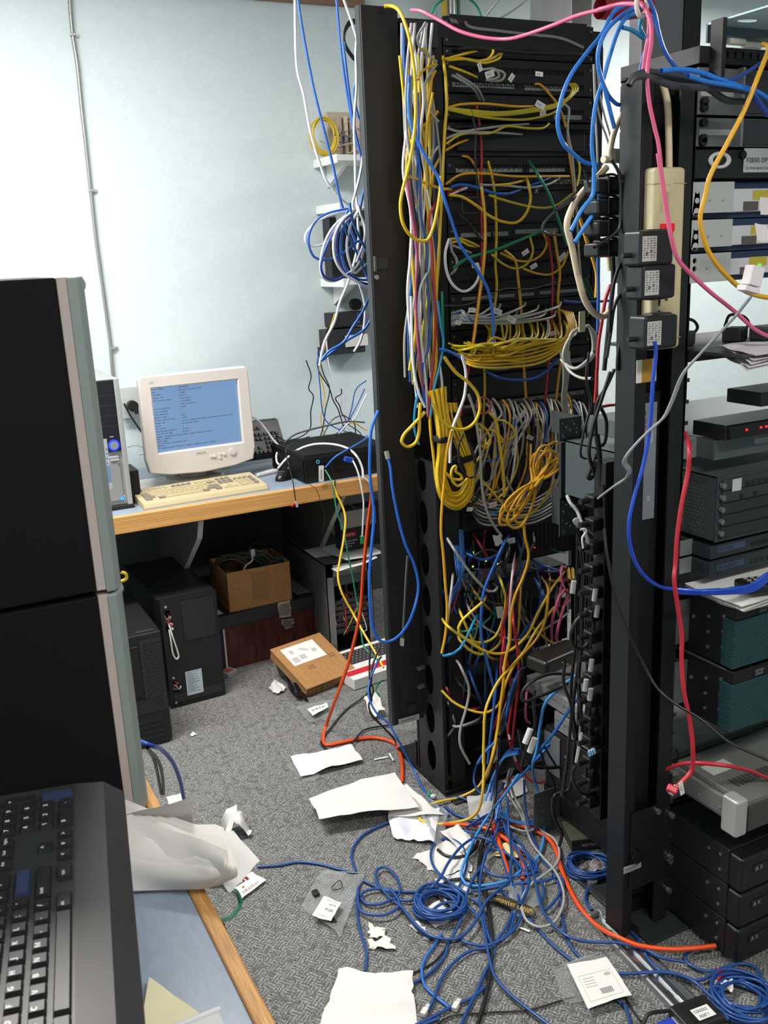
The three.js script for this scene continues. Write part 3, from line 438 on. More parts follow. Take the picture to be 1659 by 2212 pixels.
// ---------- rack behind: two-post rack with wide cable duct ----------
const RZ = -2.3, RX0 = 1.373, RX1 = 1.857;
const rackBlack = mat('#181818', .55, .1), rackDark = rackBlack;
{
  const t = thing('equipment_rack', 'tall black open rack crowded with yellow patch cables', 'rack');
  // uprights: channel profiles
  for (const [x0, x1, s] of [[1.338, 1.373, 1], [1.857, 1.892, -1]]) part('upright', [ex(x0, x1, .02, 2.1, RZ - .006, RZ), ex(s > 0 ? x1 - .004 : x0, s > 0 ? x1 : x0 + .004, .02, 2.1, RZ - .08, RZ), ex(x0, x1, .02, 2.1, RZ - .08, RZ - .074)], rackBlack, t);
  part('top_beam', ex(1.25, 1.892, 2.1, 2.14, RZ - .08, RZ, .002), rackDark, t);
  part('top_angle', ex(1.25, 1.345, 2.07, 2.13, RZ - .02, RZ + .02, .002), mat('#2a2022', .5), t);
  part('foot', [ex(1.25, 1.9, 0, .02, RZ - .2, RZ + .11, .002), ex(1.25, 1.9, .02, .1, RZ - .08, RZ - .07)], rackDark, t);
}
{ // wide flat duct panel at the left
  const t = thing('duct_panel', 'wide flat black vertical duct panel at the side of the rack', 'panel', [1.141, 0, RZ]);
  part('face', ex(0, .105, .217, 2.163, -.012, 0, .004), rackBlack, t); part('side_flange', ex(-.002, .003, .217, 2.163, -.028, -.004, .001), mat('#34373a', .4, .3), t);
  part('inner_flange', ex(.098, .104, .217, 2.163, -.028, -.004), rackDark, t);
  part('latch_plate', ex(.008, .045, 1.535, 1.565, 0, .003, .001), GRAPH, t); part('latch_tab', ex(.004, .010, 1.53, 1.568, 0, .006, .001), mat('#5a5c5c', .4), t); part('lock', cyl(.006, .004, .01, 1.515, .003, 'z', 12), SCREW, t);
  part('hinge_plate', ex(.028, .1, .245, .40, 0, .003, .001), rackDark, t);
  for (const [x, y] of [[.088, .385], [.1, .387], [.088, .325], [.098, .327]]) part('bolt', cyl(.006, .012, x, y, .006, 'z', 8), SCREW, t);
  part('knob', cyl(.014, .008, .06, .262, .005, 'z', 16), mat('#2a2a2a', .3), t); part('label_plate', bx(.07, .018, .002, .05, .228, .004), printMat(128, 40, (c, w, h) => { c.fillStyle = '#9a9d9f'; c.fillRect(0, 0, w, h); c.fillStyle = '#3a3c3e'; c.font = 'bold 20px sans-serif'; c.fillText('PANDUIT', 18, 27); }), t, 'small grey maker label');
}
{ // perforated manager channel with cover
  const t = thing('cable_manager', 'black vertical cable manager with oval openings and lower cover', 'cable manager', [0, 0, 0]);
  // web facing the aisle, oval openings
  const holes = []; for (let i = 0; i < 8; i++) holes.push(oval(2.275, .1 + i * .125, .026, .05, 14));
  const s = new THREE.Shape([[2.2, 0], [2.35, 0], [2.35, 1.02], [2.2, 1.02]].map(p => new THREE.Vector2(...p))); holes.forEach(h => s.holes.push(new THREE.Path(h.map(p => new THREE.Vector2(...p)))));
  part('web', new THREE.ExtrudeGeometry(s, { depth: .003, bevelEnabled: false }).rotateY(Math.PI / 2).translate(1.252, 0, 0), mat('#26282a', .45, .2), t);
  part('back_plate', ex(1.25, 1.34, .02, 2.1, -2.36, -2.352), rackDark, t);
  part('front_lip', ex(1.25, 1.262, 0, 1.02, -2.202, -2.196, .001), rackBlack, t);
  part('cover', [ex(1.276, 1.322, 0, 1.02, -2.204, -2.196, .002), ex(1.318, 1.322, 0, 1.02, -2.29, -2.2)], mat('#202223', .42, .2), t);
  part('foot_plate', ex(1.252, 1.345, 0, .006, -2.35, -2.14, .001), mat('#3a3c3d', .4, .4), t);
}
// equipment in the rack
const yR = py => onZ(1120, py, RZ).y, PORT = mg([bx(.0125, .0016, .006, 0, .005, 0), bx(.0125, .0016, .006, 0, -.005, 0), bx(.0016, .0084, .006, -.00545, 0, 0), bx(.0016, .0084, .006, .00545, 0, 0)]), portM = mat('#1b1c1c', .4), LABT = mat('#a7aba8', .8), portRim = mat('#2c2e2f', .5);
const labStrip = printMat(256, 16, (c, w, h) => { c.fillStyle = '#8d9490'; c.fillRect(0, 0, w, h); c.fillStyle = '#2d302f'; c.font = 'bold 11px sans-serif'; for (let i = 0; i < 12; i++) c.fillText(String(i + 1), 6 + i * 21, 12); }, .8);
function rackUnit(name, label, cat, py0, py1, o = {}) {
  const y1 = yR(py0), y0 = yR(py1), h = y1 - y0, t = thing(name, label, cat, [RX0, y0, RZ], 0, o.group);
  const W = RX1 - RX0, back = o.back ?? 0;
  part('body', ex(.022, W - .022, -.006, h + .006, -(o.depth ?? .2) - back, -.002 - back), mat('#141515', .6), t);
  part('face', ex(0, W, .0003, h - .0003, -.004 - back, 0 - back, .001), o.face ?? mat('#191b1b', .45, .1), t);
  for (const x of [.01, W - .01]) for (const y of h > .06 ? [h * .2, h * .8] : [h * .5]) part('screw', cyl(.0035, .003, x, y, .001 - back, 'z', 8), mat('#8d8f8f', .35, .8), t);
  const rows = o.rows ?? 0, n = o.ports ?? 24;
  for (let r = 0; r < rows; r++) for (let i = 0; i < n; i++) { const p = part('port', PORT, portM, t); p.position.set(.035 + (W - .07) * (i + .5) / n + (Math.floor(i / 6) - 1.5) * .002, h * (rows === 1 ? .42 : .28 + .42 * r), .001); }
  for (const [a, b, v] of o.labels ?? []) part('label_strip', plate((b - a) * W, Math.min(.011, h * .3), (a + b) / 2 * W, h * v, .0008 - back), labStrip, t);
  return t;
}
const DG = mat('#1f2322', .4, .1), DGR = mat('#232a29', .35, .15);
{ const t = rackUnit('blank_panel', 'black blank panel with small white logo at the rack top', 'panel', 46, 108); part('logo_print', plate(.05, .02, .035, .06, .0012), printMat(96, 40, (c, w, h) => { c.fillStyle = '#1a1c1c'; c.fillRect(0, 0, w, h); c.strokeStyle = '#a7aaa8'; c.lineWidth = 3; for (let i = 0; i < 7; i++) { c.beginPath(); c.moveTo(20 + i * 6, 6 + (i * 7) % 12); c.lineTo(34 + i * 6, 34 - (i * 5) % 10); c.stroke(); } }), t); }
{ const t = rackUnit('cable_organizer', 'black horizontal cable bar under the blank top panel', 'cable bar', 110, 128); part('bar', tube([V(.03, .012, 0), V(.04, .012, .03), V(.24, .01, .032), V(.44, .012, .03), V(.45, .012, 0)], .005, 6, 8), rackDark, t); }
rackUnit('patch_panel', 'black patch panel with white number strips near the rack top', 'patch panel', 130, 204, { rows: 2, labels: [[.05, .45, .22], [.52, .9, .2]] });
rackUnit('patch_panel', 'black patch panel with thick yellow cables sagging across it', 'patch panel', 207, 262, { rows: 1, labels: [[.72, .92, .2]] });
{ const t = rackUnit('cable_organizer', 'black cable tray with grey and yellow cables below the sagging yellow ones', 'cable bar', 266, 286); part('tray', ex(.02, .46, .004, .008, 0, .05), rackDark, t); }
{ const t = rackUnit('blank_panel', 'smooth dark grey hinged panel below the cable tray', 'panel', 288, 338, { face: DG }); part('flap', ex(.03, .45, .012, .07, 0, .012, .003), mat('#242727', .4), t); }
rackUnit('patch_panel', 'patch panel with grey label strips under the smooth grey panel', 'patch panel', 339, 374, { rows: 1, labels: [[.06, .5, .2], [.55, .8, .2]] });
rackUnit('patch_panel', 'patch panel with blue and grey cables running along it', 'patch panel', 376, 412, { rows: 1, labels: [[.72, .95, .5]] });
{ const t = rackUnit('network_switch', 'dark grey network unit with pale K shaped mark', 'network switch', 413, 482, { face: DG }); part('mark_print', plate(.022, .022, .29, .085, .0012), printMat(48, 48, (c) => { c.fillStyle = '#1f2322'; c.fillRect(0, 0, 48, 48); c.fillStyle = '#9aa09e'; c.font = 'bold italic 44px sans-serif'; c.fillText('K', 8, 40); }), t); part('vent_frame', [ex(.045, .1, .03, .032, 0, .002), ex(.045, .1, .07, .072, 0, .002), ex(.045, .047, .03, .072, 0, .002), ex(.098, .1, .03, .072, 0, .002)], mat('#6d7070', .4, .5), t); }
rackUnit('patch_panel', 'patch panel with looping yellow cables in the rack middle', 'patch panel', 483, 541, { rows: 1, labels: [[.08, .28, .65], [.3, .4, .65], [.45, .75, .7]] });
rackUnit('patch_panel', 'tall dark patch panel with few cables in the rack middle', 'patch panel', 542, 624, { rows: 2 });
rackUnit('patch_panel', 'narrow label strip panel above the grey cable fan', 'patch panel', 626, 648, { labels: [[.08, .3, .5], [.33, .44, .5], [.47, .58, .5], [.62, .72, .55], [.75, .98, .55]] });
rackUnit('network_switch', 'black network switch behind the grey cable fan', 'network switch', 650, 702, { rows: 2, ports: 24 });
rackUnit('network_switch', 'black network switch feeding the drooping yellow cables', 'network switch', 704, 758, { rows: 2, ports: 24 });
rackUnit('network_switch', 'black network switch with grey paper label', 'network switch', 760, 800, { rows: 1, labels: [[.55, .75, .35], [.68, .95, .2]] });
rackUnit('network_switch', 'plain dark green grey unit above the big switch chassis', 'network switch', 803, 856, { face: DGR });
{ const t = rackUnit('switch_chassis', 'large black modular switch chassis buried in grey cables', 'network switch', 858, 1130, { face: mat('#151616', .6), depth: .3, rows: 0 }); const top = yR(858) - yR(1130); part('number_strip', plate(.44, .012, .242, top - .01, .0012), labStrip, t);
  for (let k = 0; k < 5; k++) { const bl = part('blade', ex(.02, .464, top * (k / 5) + .006, top * ((k + 1) / 5) - .012, 0, .008, .002), mat('#1c1e1e', .5), t); for (let i = 0; i < 24; i++) { const p = part('port', PORT, portM, bl); p.position.set(.04 + i * .0173, top * ((k + .6) / 5), .009); } } }
{ const t = rackUnit('server', 'black vented server with tiny green lights low in the rack', 'server', 1140, 1218, { face: mat('#0e0f0f', .5), back: .03 }); for (let i = 0; i < 26; i++) part('vent_slot', ex(.04 + i * .0157, .05 + i * .0157, .02, .1, -.03, -.028), mat('#161717', .6), t);
  const g = new THREE.MeshStandardMaterial({ color: '#123', emissive: '#9dff4a', emissiveIntensity: 3 }); for (const [px, py] of [[1023, 1192], [1024, 1195], [1022, 1224], [1050, 1212], [1075, 1218]]) { const p = onZ(px, py, RZ + .002 - .03); part('status_light', bx(.004, .003, .003, p.x - RX0, p.y - yR(1218), .001 - .03), g, t); }
  part('red_light', bx(.003, .003, .003, .3, .03, -.028), new THREE.MeshStandardMaterial({ color: '#300', emissive: '#ff3020', emissiveIntensity: 3 }), t); }
rackUnit('server', 'grey fronted server half hidden by hanging cables', 'server', 1268, 1325, { face: mat('#2f3332', .5, .2), back: .08 });
rackUnit('server', 'added black server keeping the rack dark behind the red cables', 'server', 1345, 1440, { back: .1, face: rackDark });  // unseen unit added so the open rack interior reads dark
{ const t = rackUnit('battery_unit', 'added black battery unit darkening the bottom of the yellow cable rack', 'battery', 1480, 1690, { back: .12, face: mat('#131415', .5) }); for (let i = 0; i < 8; i++) part('vent_slot', ex(.06, .42, .05 + i * .018, .058 + i * .018, -.12, -.118), mat('#161717', .6), t); }  // black unit added to darken the open bottom of the rack
// grey posts of other steel cabinets
{ const a = onZ(1172, 20, -3.2), b = onZ(1236, 20, -3.2); const t = thing('cabinet_post', 'grey steel post rising behind the top of the crowded rack', 'post', [a.x, 0, -3.2]); part('post', ex(0, b.x - a.x, 0, CEIL - .01, -.08, 0, .003), mat('#8f8f92', .5, .2), t); part('dark_side', ex(b.x - a.x, b.x - a.x + .1, 0, CEIL - .01, -.08, -.01), mat('#242326', .5), t); }
{ const a = onZ(1386, 90, -2.12), b = onZ(1475, 90, -2.12); const t = thing('cabinet_post', 'wide grey steel post standing behind the router rack', 'post', [a.x, 0, -2.12]); part('post', ex(0, b.x - a.x, 0, CEIL - .01, -.05, 0, .003), mat('#77777b', .5, .2), t); part('dark_edge', ex(b.x - a.x, b.x - a.x + .06, 0, CEIL - .01, -.05, .004, .002), rackDark, t); }
{ const p = onZ(1040, 30, -3.6), q = onZ(1062, 30, -3.6); const t = thing('wall_pipe', 'yellow and steel pipes standing at the back wall', 'pipe', [p.x, 0, WZ + .06]); part('yellow_pipe', cyl(.012, CEIL - .75, 0, CEIL / 2 + .37, 0), mat('#c9a826', .5), t); part('steel_pipe', cyl(.018, CEIL - .75, .035, CEIL / 2 + .37, 0), STEEL, t); part('green_pipe', cyl(.008, CEIL - .75, .07, CEIL / 2 + .37, 0), mat('#2f7a55', .5), t); }
// ---------- router rack at the right ----------
const QZ = -1.45, QX = 1.45;
const yQ = (px, py, x = QX) => onX(px, py, x).y;
{
  const t = thing('equipment_rack', 'black open rack holding routers and batteries', 'rack');
  const F = mat('#191c1d', .45, .2), D = mat('#141515', .45, .2);
  part('left_flange', ex(1.286, 1.312, .02, 1.865, QZ - .006, QZ, .001), D, t);
  part('channel_side', ex(1.284, 1.289, .02, 1.865, QZ - .058, QZ - .001), F, t);
  part('channel_back', ex(1.286, 1.415, .02, 1.865, QZ - .058, QZ - .052), D, t);
  part('right_flange', [ex(1.378, 1.418, .02, 1.865, QZ - .006, QZ, .001), ex(1.412, 1.418, .02, 1.865, QZ - .058, QZ)], mat('#1b1c1d', .45, .2), t);
  part('top_plate', ex(1.284, 1.33, 1.862, 1.87, QZ - .058, QZ), F, t);
  part('door_plate', ex(1.31, 1.372, .1, 1.28, QZ - .03, QZ - .024), mat('#171819', .4, .2), t);
  const strip = []; for (let i = 0; i < 26; i++) strip.push(bx(.008, .008, .002, 1.421, .2 + i * .044, QZ + .001));
  part('mounting_hole', strip, mat('#3f4142', .4, .5), t).userData.kind = 'stuff';
  part('foot', [ex(1.335, 1.6, 0, .008, QZ - .26, QZ + .04, .002), prismX([[QZ - .2, .008], [QZ - .05, .008], [QZ - .05, .09]], 1.35, 1.356), ex(1.335, 1.41, .008, .024, QZ - .05, QZ)], mat('#3d4243', .4, .4), t);
  part('foot_bolt', cyl(.014, .014, 1.36, .012, QZ - .2, 'y', 8), STEEL, t);
  part('hinge_plate', ex(1.30, 1.40, .14, .34, QZ, QZ + .004, .001), mat('#191a1b', .4, .2), t); part('knob', cyl(.016, .01, 1.315, .23, QZ + .009, 'z', 16), BLACKG, t);
  for (const [x, y] of [[1.375, .325], [1.418, .41], [1.418, .30], [1.418, .19], [1.418, .18], [1.418, .10]]) part('bolt', cyl(.007, .01, x, y, QZ + .006, 'z', 8), SCREW, t);
  part('label_plate', bx(.05, .016, .002, 1.305, .203, QZ + .006), printMat(128, 40, (c, w, h) => { c.fillStyle = '#8d9092'; c.fillRect(0, 0, w, h); c.fillStyle = '#3a3c3e'; c.font = 'bold 20px sans-serif'; c.fillText('PANDUIT', 18, 27); }), t);
  part('right_upright', ex(1.925, 1.965, .02, 1.865, QZ - .08, QZ), D, t);
  part('silver_strip', bx(.044, .245, .002, 1.338, 1.138, QZ - .02), printMat(64, 340, (c, w, h) => { c.fillStyle = '#7b8187'; c.fillRect(0, 0, w, h); c.fillStyle = '#202224'; c.save(); c.translate(22, 70); c.rotate(-Math.PI / 2); c.font = 'bold 26px sans-serif'; c.fillText('APC', 0, 0); c.restore(); c.fillStyle = '#9aa0a6'; c.fillRect(34, 60, 18, 56); c.fillRect(34, 270, 12, 16); }, .45), t, 'grey power unit face strip');
  part('caution_label', bx(.05, .045, .002, 1.309, 1.33, QZ + .003), printMat(64, 56, (c, w, h) => { c.fillStyle = '#d8d4cc'; c.fillRect(0, 0, w, h); c.fillStyle = '#a87f2a'; c.fillRect(16, 0, 34, h); }), t, 'white and amber label');
}
{ // beige power strip
  const t = thing('power_strip', 'beige power strip with red rocker switch fixed to the router rack', 'power strip');
  const a = onZ(1435, 360, -1.42), b = onZ(1455, 753, -1.42), m = mat('#c9bb95', .5);
  t.position.set((a.x + b.x) / 2, b.y, -1.44); t.rotation.z = -(b.x - a.x) / (a.y - b.y) * -1 * 0;
  const h = a.y - b.y, w = .038; part('housing', ex(-w, w, 0, h, -.02, .018, .008), m, t); part('end_seam', [ex(-w - .0004, w + .0004, h - .03, h - .0285, -.01, .0186), ex(-w - .0004, w + .0004, .02, .0215, -.01, .0186)], mat('#a3976f', .6), t);
  part('rocker_switch', ex(-.024, .01, h * .655, h * .70, .018, .023, .002), new THREE.MeshStandardMaterial({ color: '#b5171a', emissive: '#c01818', emissiveIntensity: .5, roughness: .3 }), t, 'red lit rocker switch');
  for (const y of [.27, .19, .1]) part('socket', [ex(-.022, -.017, h * y, h * y + .012, .0182, .0186), ex(-.006, .002, h * y + .002, h * y + .005, .0182, .0186), ex(-.022, -.017, h * y + .02, h * y + .03, .0182, .0186)], mat('#3a3020', .6), t);
  part('embossed_print', plate(.03, .05, -.008, h * .84, .0187), printMat(64, 96, (c, w, hh) => { c.fillStyle = '#c9bb95'; c.fillRect(0, 0, w, hh); c.strokeStyle = '#a3976f'; c.lineWidth = 2; c.strokeRect(6, 6, 40, 80); c.fillStyle = '#857a58'; for (let i = 0; i < 6; i++) c.fillRect(24, 30 + i * 8, 16, 3); }), t);
  part('cord', tube([V(.012, h - .01, 0), V(.01, h + .05, -.002), V(.005, h + .12, -.005), V(-.002, h + .165, -.02)], .0065, 8, 8), mat('#cfc09c', .5), t);
}
// wall warts
const wartPrint = printMat(96, 96, (c, w, h) => { c.fillStyle = '#b3b3ae'; c.fillRect(0, 0, w, h); c.fillStyle = '#3a3a3a'; for (let i = 0; i < 9; i++) for (let j = 0; j < 4; j++) c.fillRect(8 + j * 22, 8 + i * 9, 8 + (i * 7 + j * 5) % 10, 3); c.fillStyle = '#4a4a4a'; c.beginPath(); c.arc(30, 66, 7, 0, 7); c.fill(); c.beginPath(); c.arc(60, 58, 6, 0, 7); c.fill(); });
[[1405, 537], [1410, 610], [1415, 718]].forEach(([px, py], i) => {
  const p = onZ(px, py, -1.385); const t = thing('power_adapter', ['uppermost black power adapter plugged in below the red switch', 'middle black power adapter on the beige power strip', 'lowest black power adapter above the amber label'][i], 'power adapter', [p.x, p.y, -1.398], 0, 'black power adapters on the strip');
  part('body', ex(-.036, .045, -.03, .032, -.022, .026, .006), mat('#1a1b1d', .4), t); part('base', ex(.0, .05, -.033, .034, -.024, .006, .004), mat('#141416', .45), t);
  part('rating_label', plate(.034, .044, -.014, 0, .0265), wartPrint, t, 'small printed rating label'); part('strain_relief', cyl(.005, .02, -.045, -.01, 0, 'x', 10), BLACK, t);
});
{ // dense rear power column with stacked plugs
  const t = thing('power_column', 'black rack power column with a stack of plugs behind the router rack', 'power strip', [1.345, 0, -1.6]);
  part('housing', ex(-.022, .022, .24, 1.12, -.02, .02, .003), mat('#131414', .5), t);
  for (let i = 0; i < 15; i++) { const y = .29 + i * .053; part('plug', [ex(-.052, -.02, y - .013, y + .015, -.016, .016, .004), cyl(.007, .03, -.06, y + .004, 0, 'x', 8)], mat('#161717', .4), t); }
}
[0, 1, 2, 3].forEach(i => { const p = onZ(1302, 402 + i * 45, -1.56); const t = thing('power_plug', 'chunky black power plug stacked beside the beige cord', 'plug', [p.x, p.y, -1.56], .3, 'stack of chunky black plugs');
  part('body', ex(-.008, .034, -.017, .017, -.02, .02, .004), mat('#17181a', .35), t); part('block', ex(-.042, -.008, -.015, .012, -.018, .018, .005), mat('#202124', .35), t); part('emblem_print', plate(.018, .02, .012, .002, .0207), mat('#4a4c4e', .5), t); part('retainer', tube([V(-.03, .017, .012), V(0, .02, .022), V(.03, .014, .02)], .0025, 5, 6), BLACK, t); });
// ---- equipment behind/through the router rack: seen from its left side
function sideBox(name, label, cat, z0, z1, y0, y1, m, o = {}) {
  const t = thing(name, label, cat, [o.x ?? QX, y0, z1], 0, o.group), h = y1 - y0, d = z1 - z0, w = o.w ?? .44;
  part('chassis', ex(0, w, 0, h, -d, 0, .002), m, t);
  if (o.screws) for (const [z, y] of o.screws) part('screw', cyl(.004, .003, -.0015, h * y, -d * z, 'x', 8), SCREW, t);
  return t;
}
const RG = mat('#5d6466', .42, .35), PG = mat('#8b8f8d', .42, .3);
{ // modular router with perforated side, running through the rack
  const y1 = 1.105, y0 = .965, z1 = -1.389, d = .5; const t = thing('router', 'grey modular router with perforated side in the router rack', 'router', [QX, y0, z1]); const h = y1 - y0, m = mat('#566062', .4, .35);
  part('top', ex(0, .44, h - .003, h, -d, 0), m, t); part('bottom', ex(0, .44, 0, .003, -d, 0), m, t); part('right_side', ex(.437, .44, 0, h, -d, 0), m, t); part('rear', ex(0, .44, 0, h, -d, -d + .003), m, t); part('inner', ex(.005, .43, .003, h - .003, -d + .004, -.004), mat('#c9c0a4', .8), t, 'pale interior behind the holes');
  const s = new THREE.Shape([[0, 0], [d, 0], [d, h], [0, h]].map(p => new THREE.Vector2(...p)));
  for (let r = 0; r < 13; r++) for (let c = 0; c < 11; c++) s.holes.push(new THREE.Path(oval(.032 + c * .0085 + (r % 2) * .0042, .016 + r * .0082, .0036, .0036, 6).map(p => new THREE.Vector2(...p))));
  part('left_side', new THREE.ExtrudeGeometry(s, { depth: .0016, bevelEnabled: false }).rotateY(Math.PI / 2), m, t, 'side sheet with round holes');
  part('face', ex(0, .44, 0, h, 0, .004, .001), mat('#37403f', .45, .2), t);
  const md = []; for (let k = 0; k < 5; k++) md[k] = part('module', ex(.012, .43, .008 + k * .0255, .031 + k * .0255, .004, .008, .001), mat(k > 2 ? '#323b3a' : '#26302f', .45, .2), t);
  for (let k = 0; k < 5; k++) part('thumbscrew', cyl(.006, .008, .010, .02 + k * .0255, .01, 'z', 10), mat('#7d8484', .4, .6), md[k]);
  part('white_sticker', plate(.026, .026, .05, .118, .0088), mat('#b4b7b2', .7), md[4]); for (let i = 0; i < 7; i++) part('port', ex(.075 + i * .018, .087 + i * .018, .112, .122, .008, .0092), portM, md[4]); for (const x of [.06, .10]) part('port', ex(x, x + .011, .086, .096, .008, .0092), portM, t);
}
{ const m = mat('#4a5052', .42, .35); // brackets protruding at the rear
  [[.905, 1.163, 1.128], [1.075, 1.095, 1.06]].forEach(() => {});
  const bracket = (py0, py1, i) => { const a = onZ(1232, py0, -1.9), b = onZ(1232, py1, -1.9); const t = thing('rack_bracket', ['uppermost dark grey slotted bracket beside the switch cables', 'dark grey slotted bracket below the tall side plate', 'lowest dark grey slotted bracket above the grey cord coil'][i], 'bracket', [a.x, b.y, -1.9], 0, 'slotted steel brackets'); const h = a.y - b.y;
    part('plate', prismZ([[-.034, 0], [.034, 0], [.034, h], [-.034, h]], -.003, 0, [[-.022, h * .25], [-.012, h * .6], [.0, h * .45], [.012, h * .7], [.02, h * .3]].map(([x, y]) => oval(x, y, .003, .003, 6))), m, t); part('return_edge', ex(.031, .034, 0, h, -.12, 0), m, t); for (const [x, y] of [[-.025, .8], [.005, .85], [-.02, .15], [.018, .5]]) part('rivet', cyl(.0025, .002, x, h * y, .001, 'z', 6), SCREW, t); };
  bracket(902, 950, 0); bracket(1072, 1112, 1); bracket(1112, 1155, 2);
  const a = onZ(1212, 956, -1.9), b = onZ(1262, 1075, -1.9); const t = thing('side_plate', 'tall dark grey side plate with mesh strip behind the router rack', 'plate', [a.x, b.y, -1.9]); part('plate', ex(0, .07, 0, a.y - b.y, -.01, 0, .002), mat('#3a4042', .45, .3), t); part('dark_face', ex(.02, .075, -.01, a.y - b.y + .005, 0, .012, .002), mat('#1c1e1f', .5), t); part('mesh_strip', ex(.008, .018, .01, a.y - b.y - .01, 0, .0015), mat('#3a4042', .45, .3), t);
}
{ const y0 = yQ(1150, 1475, 1.45) - .01; const t = sideBox('server', 'flat grey server jutting out behind the router rack', 'server', -2.06, -1.5, .352, .398, PG, { screws: [[.9, .5], [.7, .5], [.5, .5]] }); part('seam', ex(-.0012, 0, .026, .028, -.56, 0), mat('#5d605f', .5), t); part('lid', ex(-.001, .44, .044, .048, -.558, -.001), mat('#9a9e9c', .4, .3), t);
  const u = sideBox('server', 'second flat grey server below the jutting one', 'server', -1.93, -1.5, .292, .345, PG, { screws: [[.9, .5], [.6, .5]] }); part('seam', ex(-.0012, 0, .03, .032, -.43, 0), mat('#5d605f', .5), u);
  const v = sideBox('battery_unit', 'black battery unit with grey end plate behind the router rack', 'battery', -1.97, -1.5, .10, .285, mat('#151617', .5), { screws: [[.8, .7], [.6, .7]] }); part('end_plate', ex(-.004, 0, .05, .17, -.47, -.40, .001), mat('#7d8588', .4, .4), v); part('plate_screw', [[.06, -.44], [.16, -.44]].map(([y, z]) => cyl(.004, .004, -.005, y, z, 'x', 8)), SCREW, v); part('plinth', ex(-.005, .44, -.06, 0, -.47, 0), mat('#151617', .5), v); }
{ const p = onZ(1195, 1425, -1.95); const t = thing('power_brick', 'black rounded power brick with two brass pins', 'power adapter', p, .2); part('body', ex(-.06, .11, -.025, .018, -.05, .03, .012), mat('#191919', .35), t); for (const x of [.0, .011]) part('pin', cyl(.0022, .014, x, .002 - x * .5, .036, 'z', 8), mat('#e0b040', .25, .9), t); }
// ---- right-hand faces
{ const t = thing('perforated_shelf', 'pale blue perforated metal shelf at the top of the router rack', 'shelf', [1.455, 1.962, -1.45]); t.scale.z = -1; const hs = []; for (let i = 0; i < 5; i++) for (let j = 0; j < 6; j++) hs.push(oval(.05 + i * .09 + (j % 2) * .04, .05 + j * .075, .022, .012, 12)); const s = new THREE.Shape([[0, 0], [.48, 0], [.48, .5], [0, .5]].map(p => new THREE.Vector2(...p))); hs.filter(h => h.every(p => p[0] < .47)).forEach(h => s.holes.push(new THREE.Path(h.map(p => new THREE.Vector2(...p))))); part('deck', new THREE.ExtrudeGeometry(s, { depth: .003, bevelEnabled: false }).rotateX(-Math.PI / 2).translate(0, 0, .02), mat('#c8e4ea', .5), t); part('support', ex(-.01, .0, -.098, .003, -.03, .0), rackBlack, t); part('support', ex(.48, .49, -.098, .003, -.03, .0), rackBlack, t); part('front_lip', ex(0, .48, -.03, .003, .018, .022), mat('#4d5a60', .5, .2), t); }
const frontUnit = (name, label, cat, py0, py1, z, m, o = {}) => { const px = o.px ?? 1560, a = onZ(px, py0, z).y, b = onZ(px, py1, z).y; const t = thing(name, label, cat, [1.42, b, z], 0, o.group); part('body', ex(0, .47, .001, a - b - .001, -(o.depth ?? .22), -.002), o.bodyM ?? mat('#1a1b1c', .5), t); part('face', ex(0, .47, .001, a - b - .001, -.003, 0, .001), m, t); t.userData.h = a - b; return t; };
{ const t = frontUnit('patch_panel', 'dark patch panel with pale cable boots near the top of the router rack', 'patch panel', 100, 140, QZ, rackDark); for (let i = 0; i < 10; i++) part('port', ex(.05 + i * .02, .062 + i * .02, .012, .024, 0, .003), portM, t); part('cable_boot', [cyl(.006, .045, .10, .03, .03, 'x', 10), cyl(.006, .04, .06, .034, .03, 'x', 10)], mat('#c9c4b8', .5), t, 'pale cable boots'); }
[[146, 250, 'grey knobbed unit with paper label strips below the dark patch panel'], [254, 318, 'grey knobbed unit with clear cover above the fibre label']].forEach(([a, b, l]) => { const t = frontUnit('distribution_unit', l, 'network unit', a, b, QZ, mat('#6c6e70', .45, .2)); const h = t.userData.h; part('cover', ex(.105, .47, .004, h - .004, 0, .01, .002), mat('#3b3e40', .3, .2), t); part('paper_label', ex(.006, .09, h * .4, h * .6, 0, .001), mat('#a9aaa6', .8), t); for (const y of [.15, .28, .8]) part('knob', cyl(.008, .008, .012, h * y, .005, 'z', 12), BLACK, t); part('divider', ex(.1, .106, 0, h, 0, .014), mat('#8b8f90', .4, .3), t); });
{ const t = frontUnit('fibre_unit', 'black fibre panel with white FIBRE OPTIC label', 'fibre panel', 322, 386, QZ, mat('#17181a', .4)); const h = t.userData.h; part('slot_trim', new THREE.TorusGeometry(.016, .004, 8, 20).scale(1.5, .8, 1).translate(.06, h * .62, .002), mat('#cfcfc9', .5), t, 'pale edge trim around slot'); part('label_plate', plate(.14, .045, .195, h * .62, .0012), printMat(256, 84, (c, w, hh) => { c.fillStyle = '#b9bcbc'; c.fillRect(0, 0, w, hh); c.fillStyle = '#2f3133'; c.font = 'bold 20px sans-serif'; c.fillText('BK 10', 190, 22); c.font = 'bold 24px sans-serif'; c.fillText('FIBRE OPTIC', 14, 50); c.font = 'bold 14px sans-serif'; c.fillText('for Emergency Service', 10, 74); }), t, 'white label reading FIBRE OPTIC'); part('bolt', cyl(.008, .006, .12, h * .8, .003, 'z', 10), BLACKG, t); }
const gLed = new THREE.MeshStandardMaterial({ color: '#041', emissive: '#3cff3c', emissiveIntensity: 3 }), rLed = new THREE.MeshStandardMaterial({ color: '#300', emissive: '#ff2030', emissiveIntensity: 2.5 });
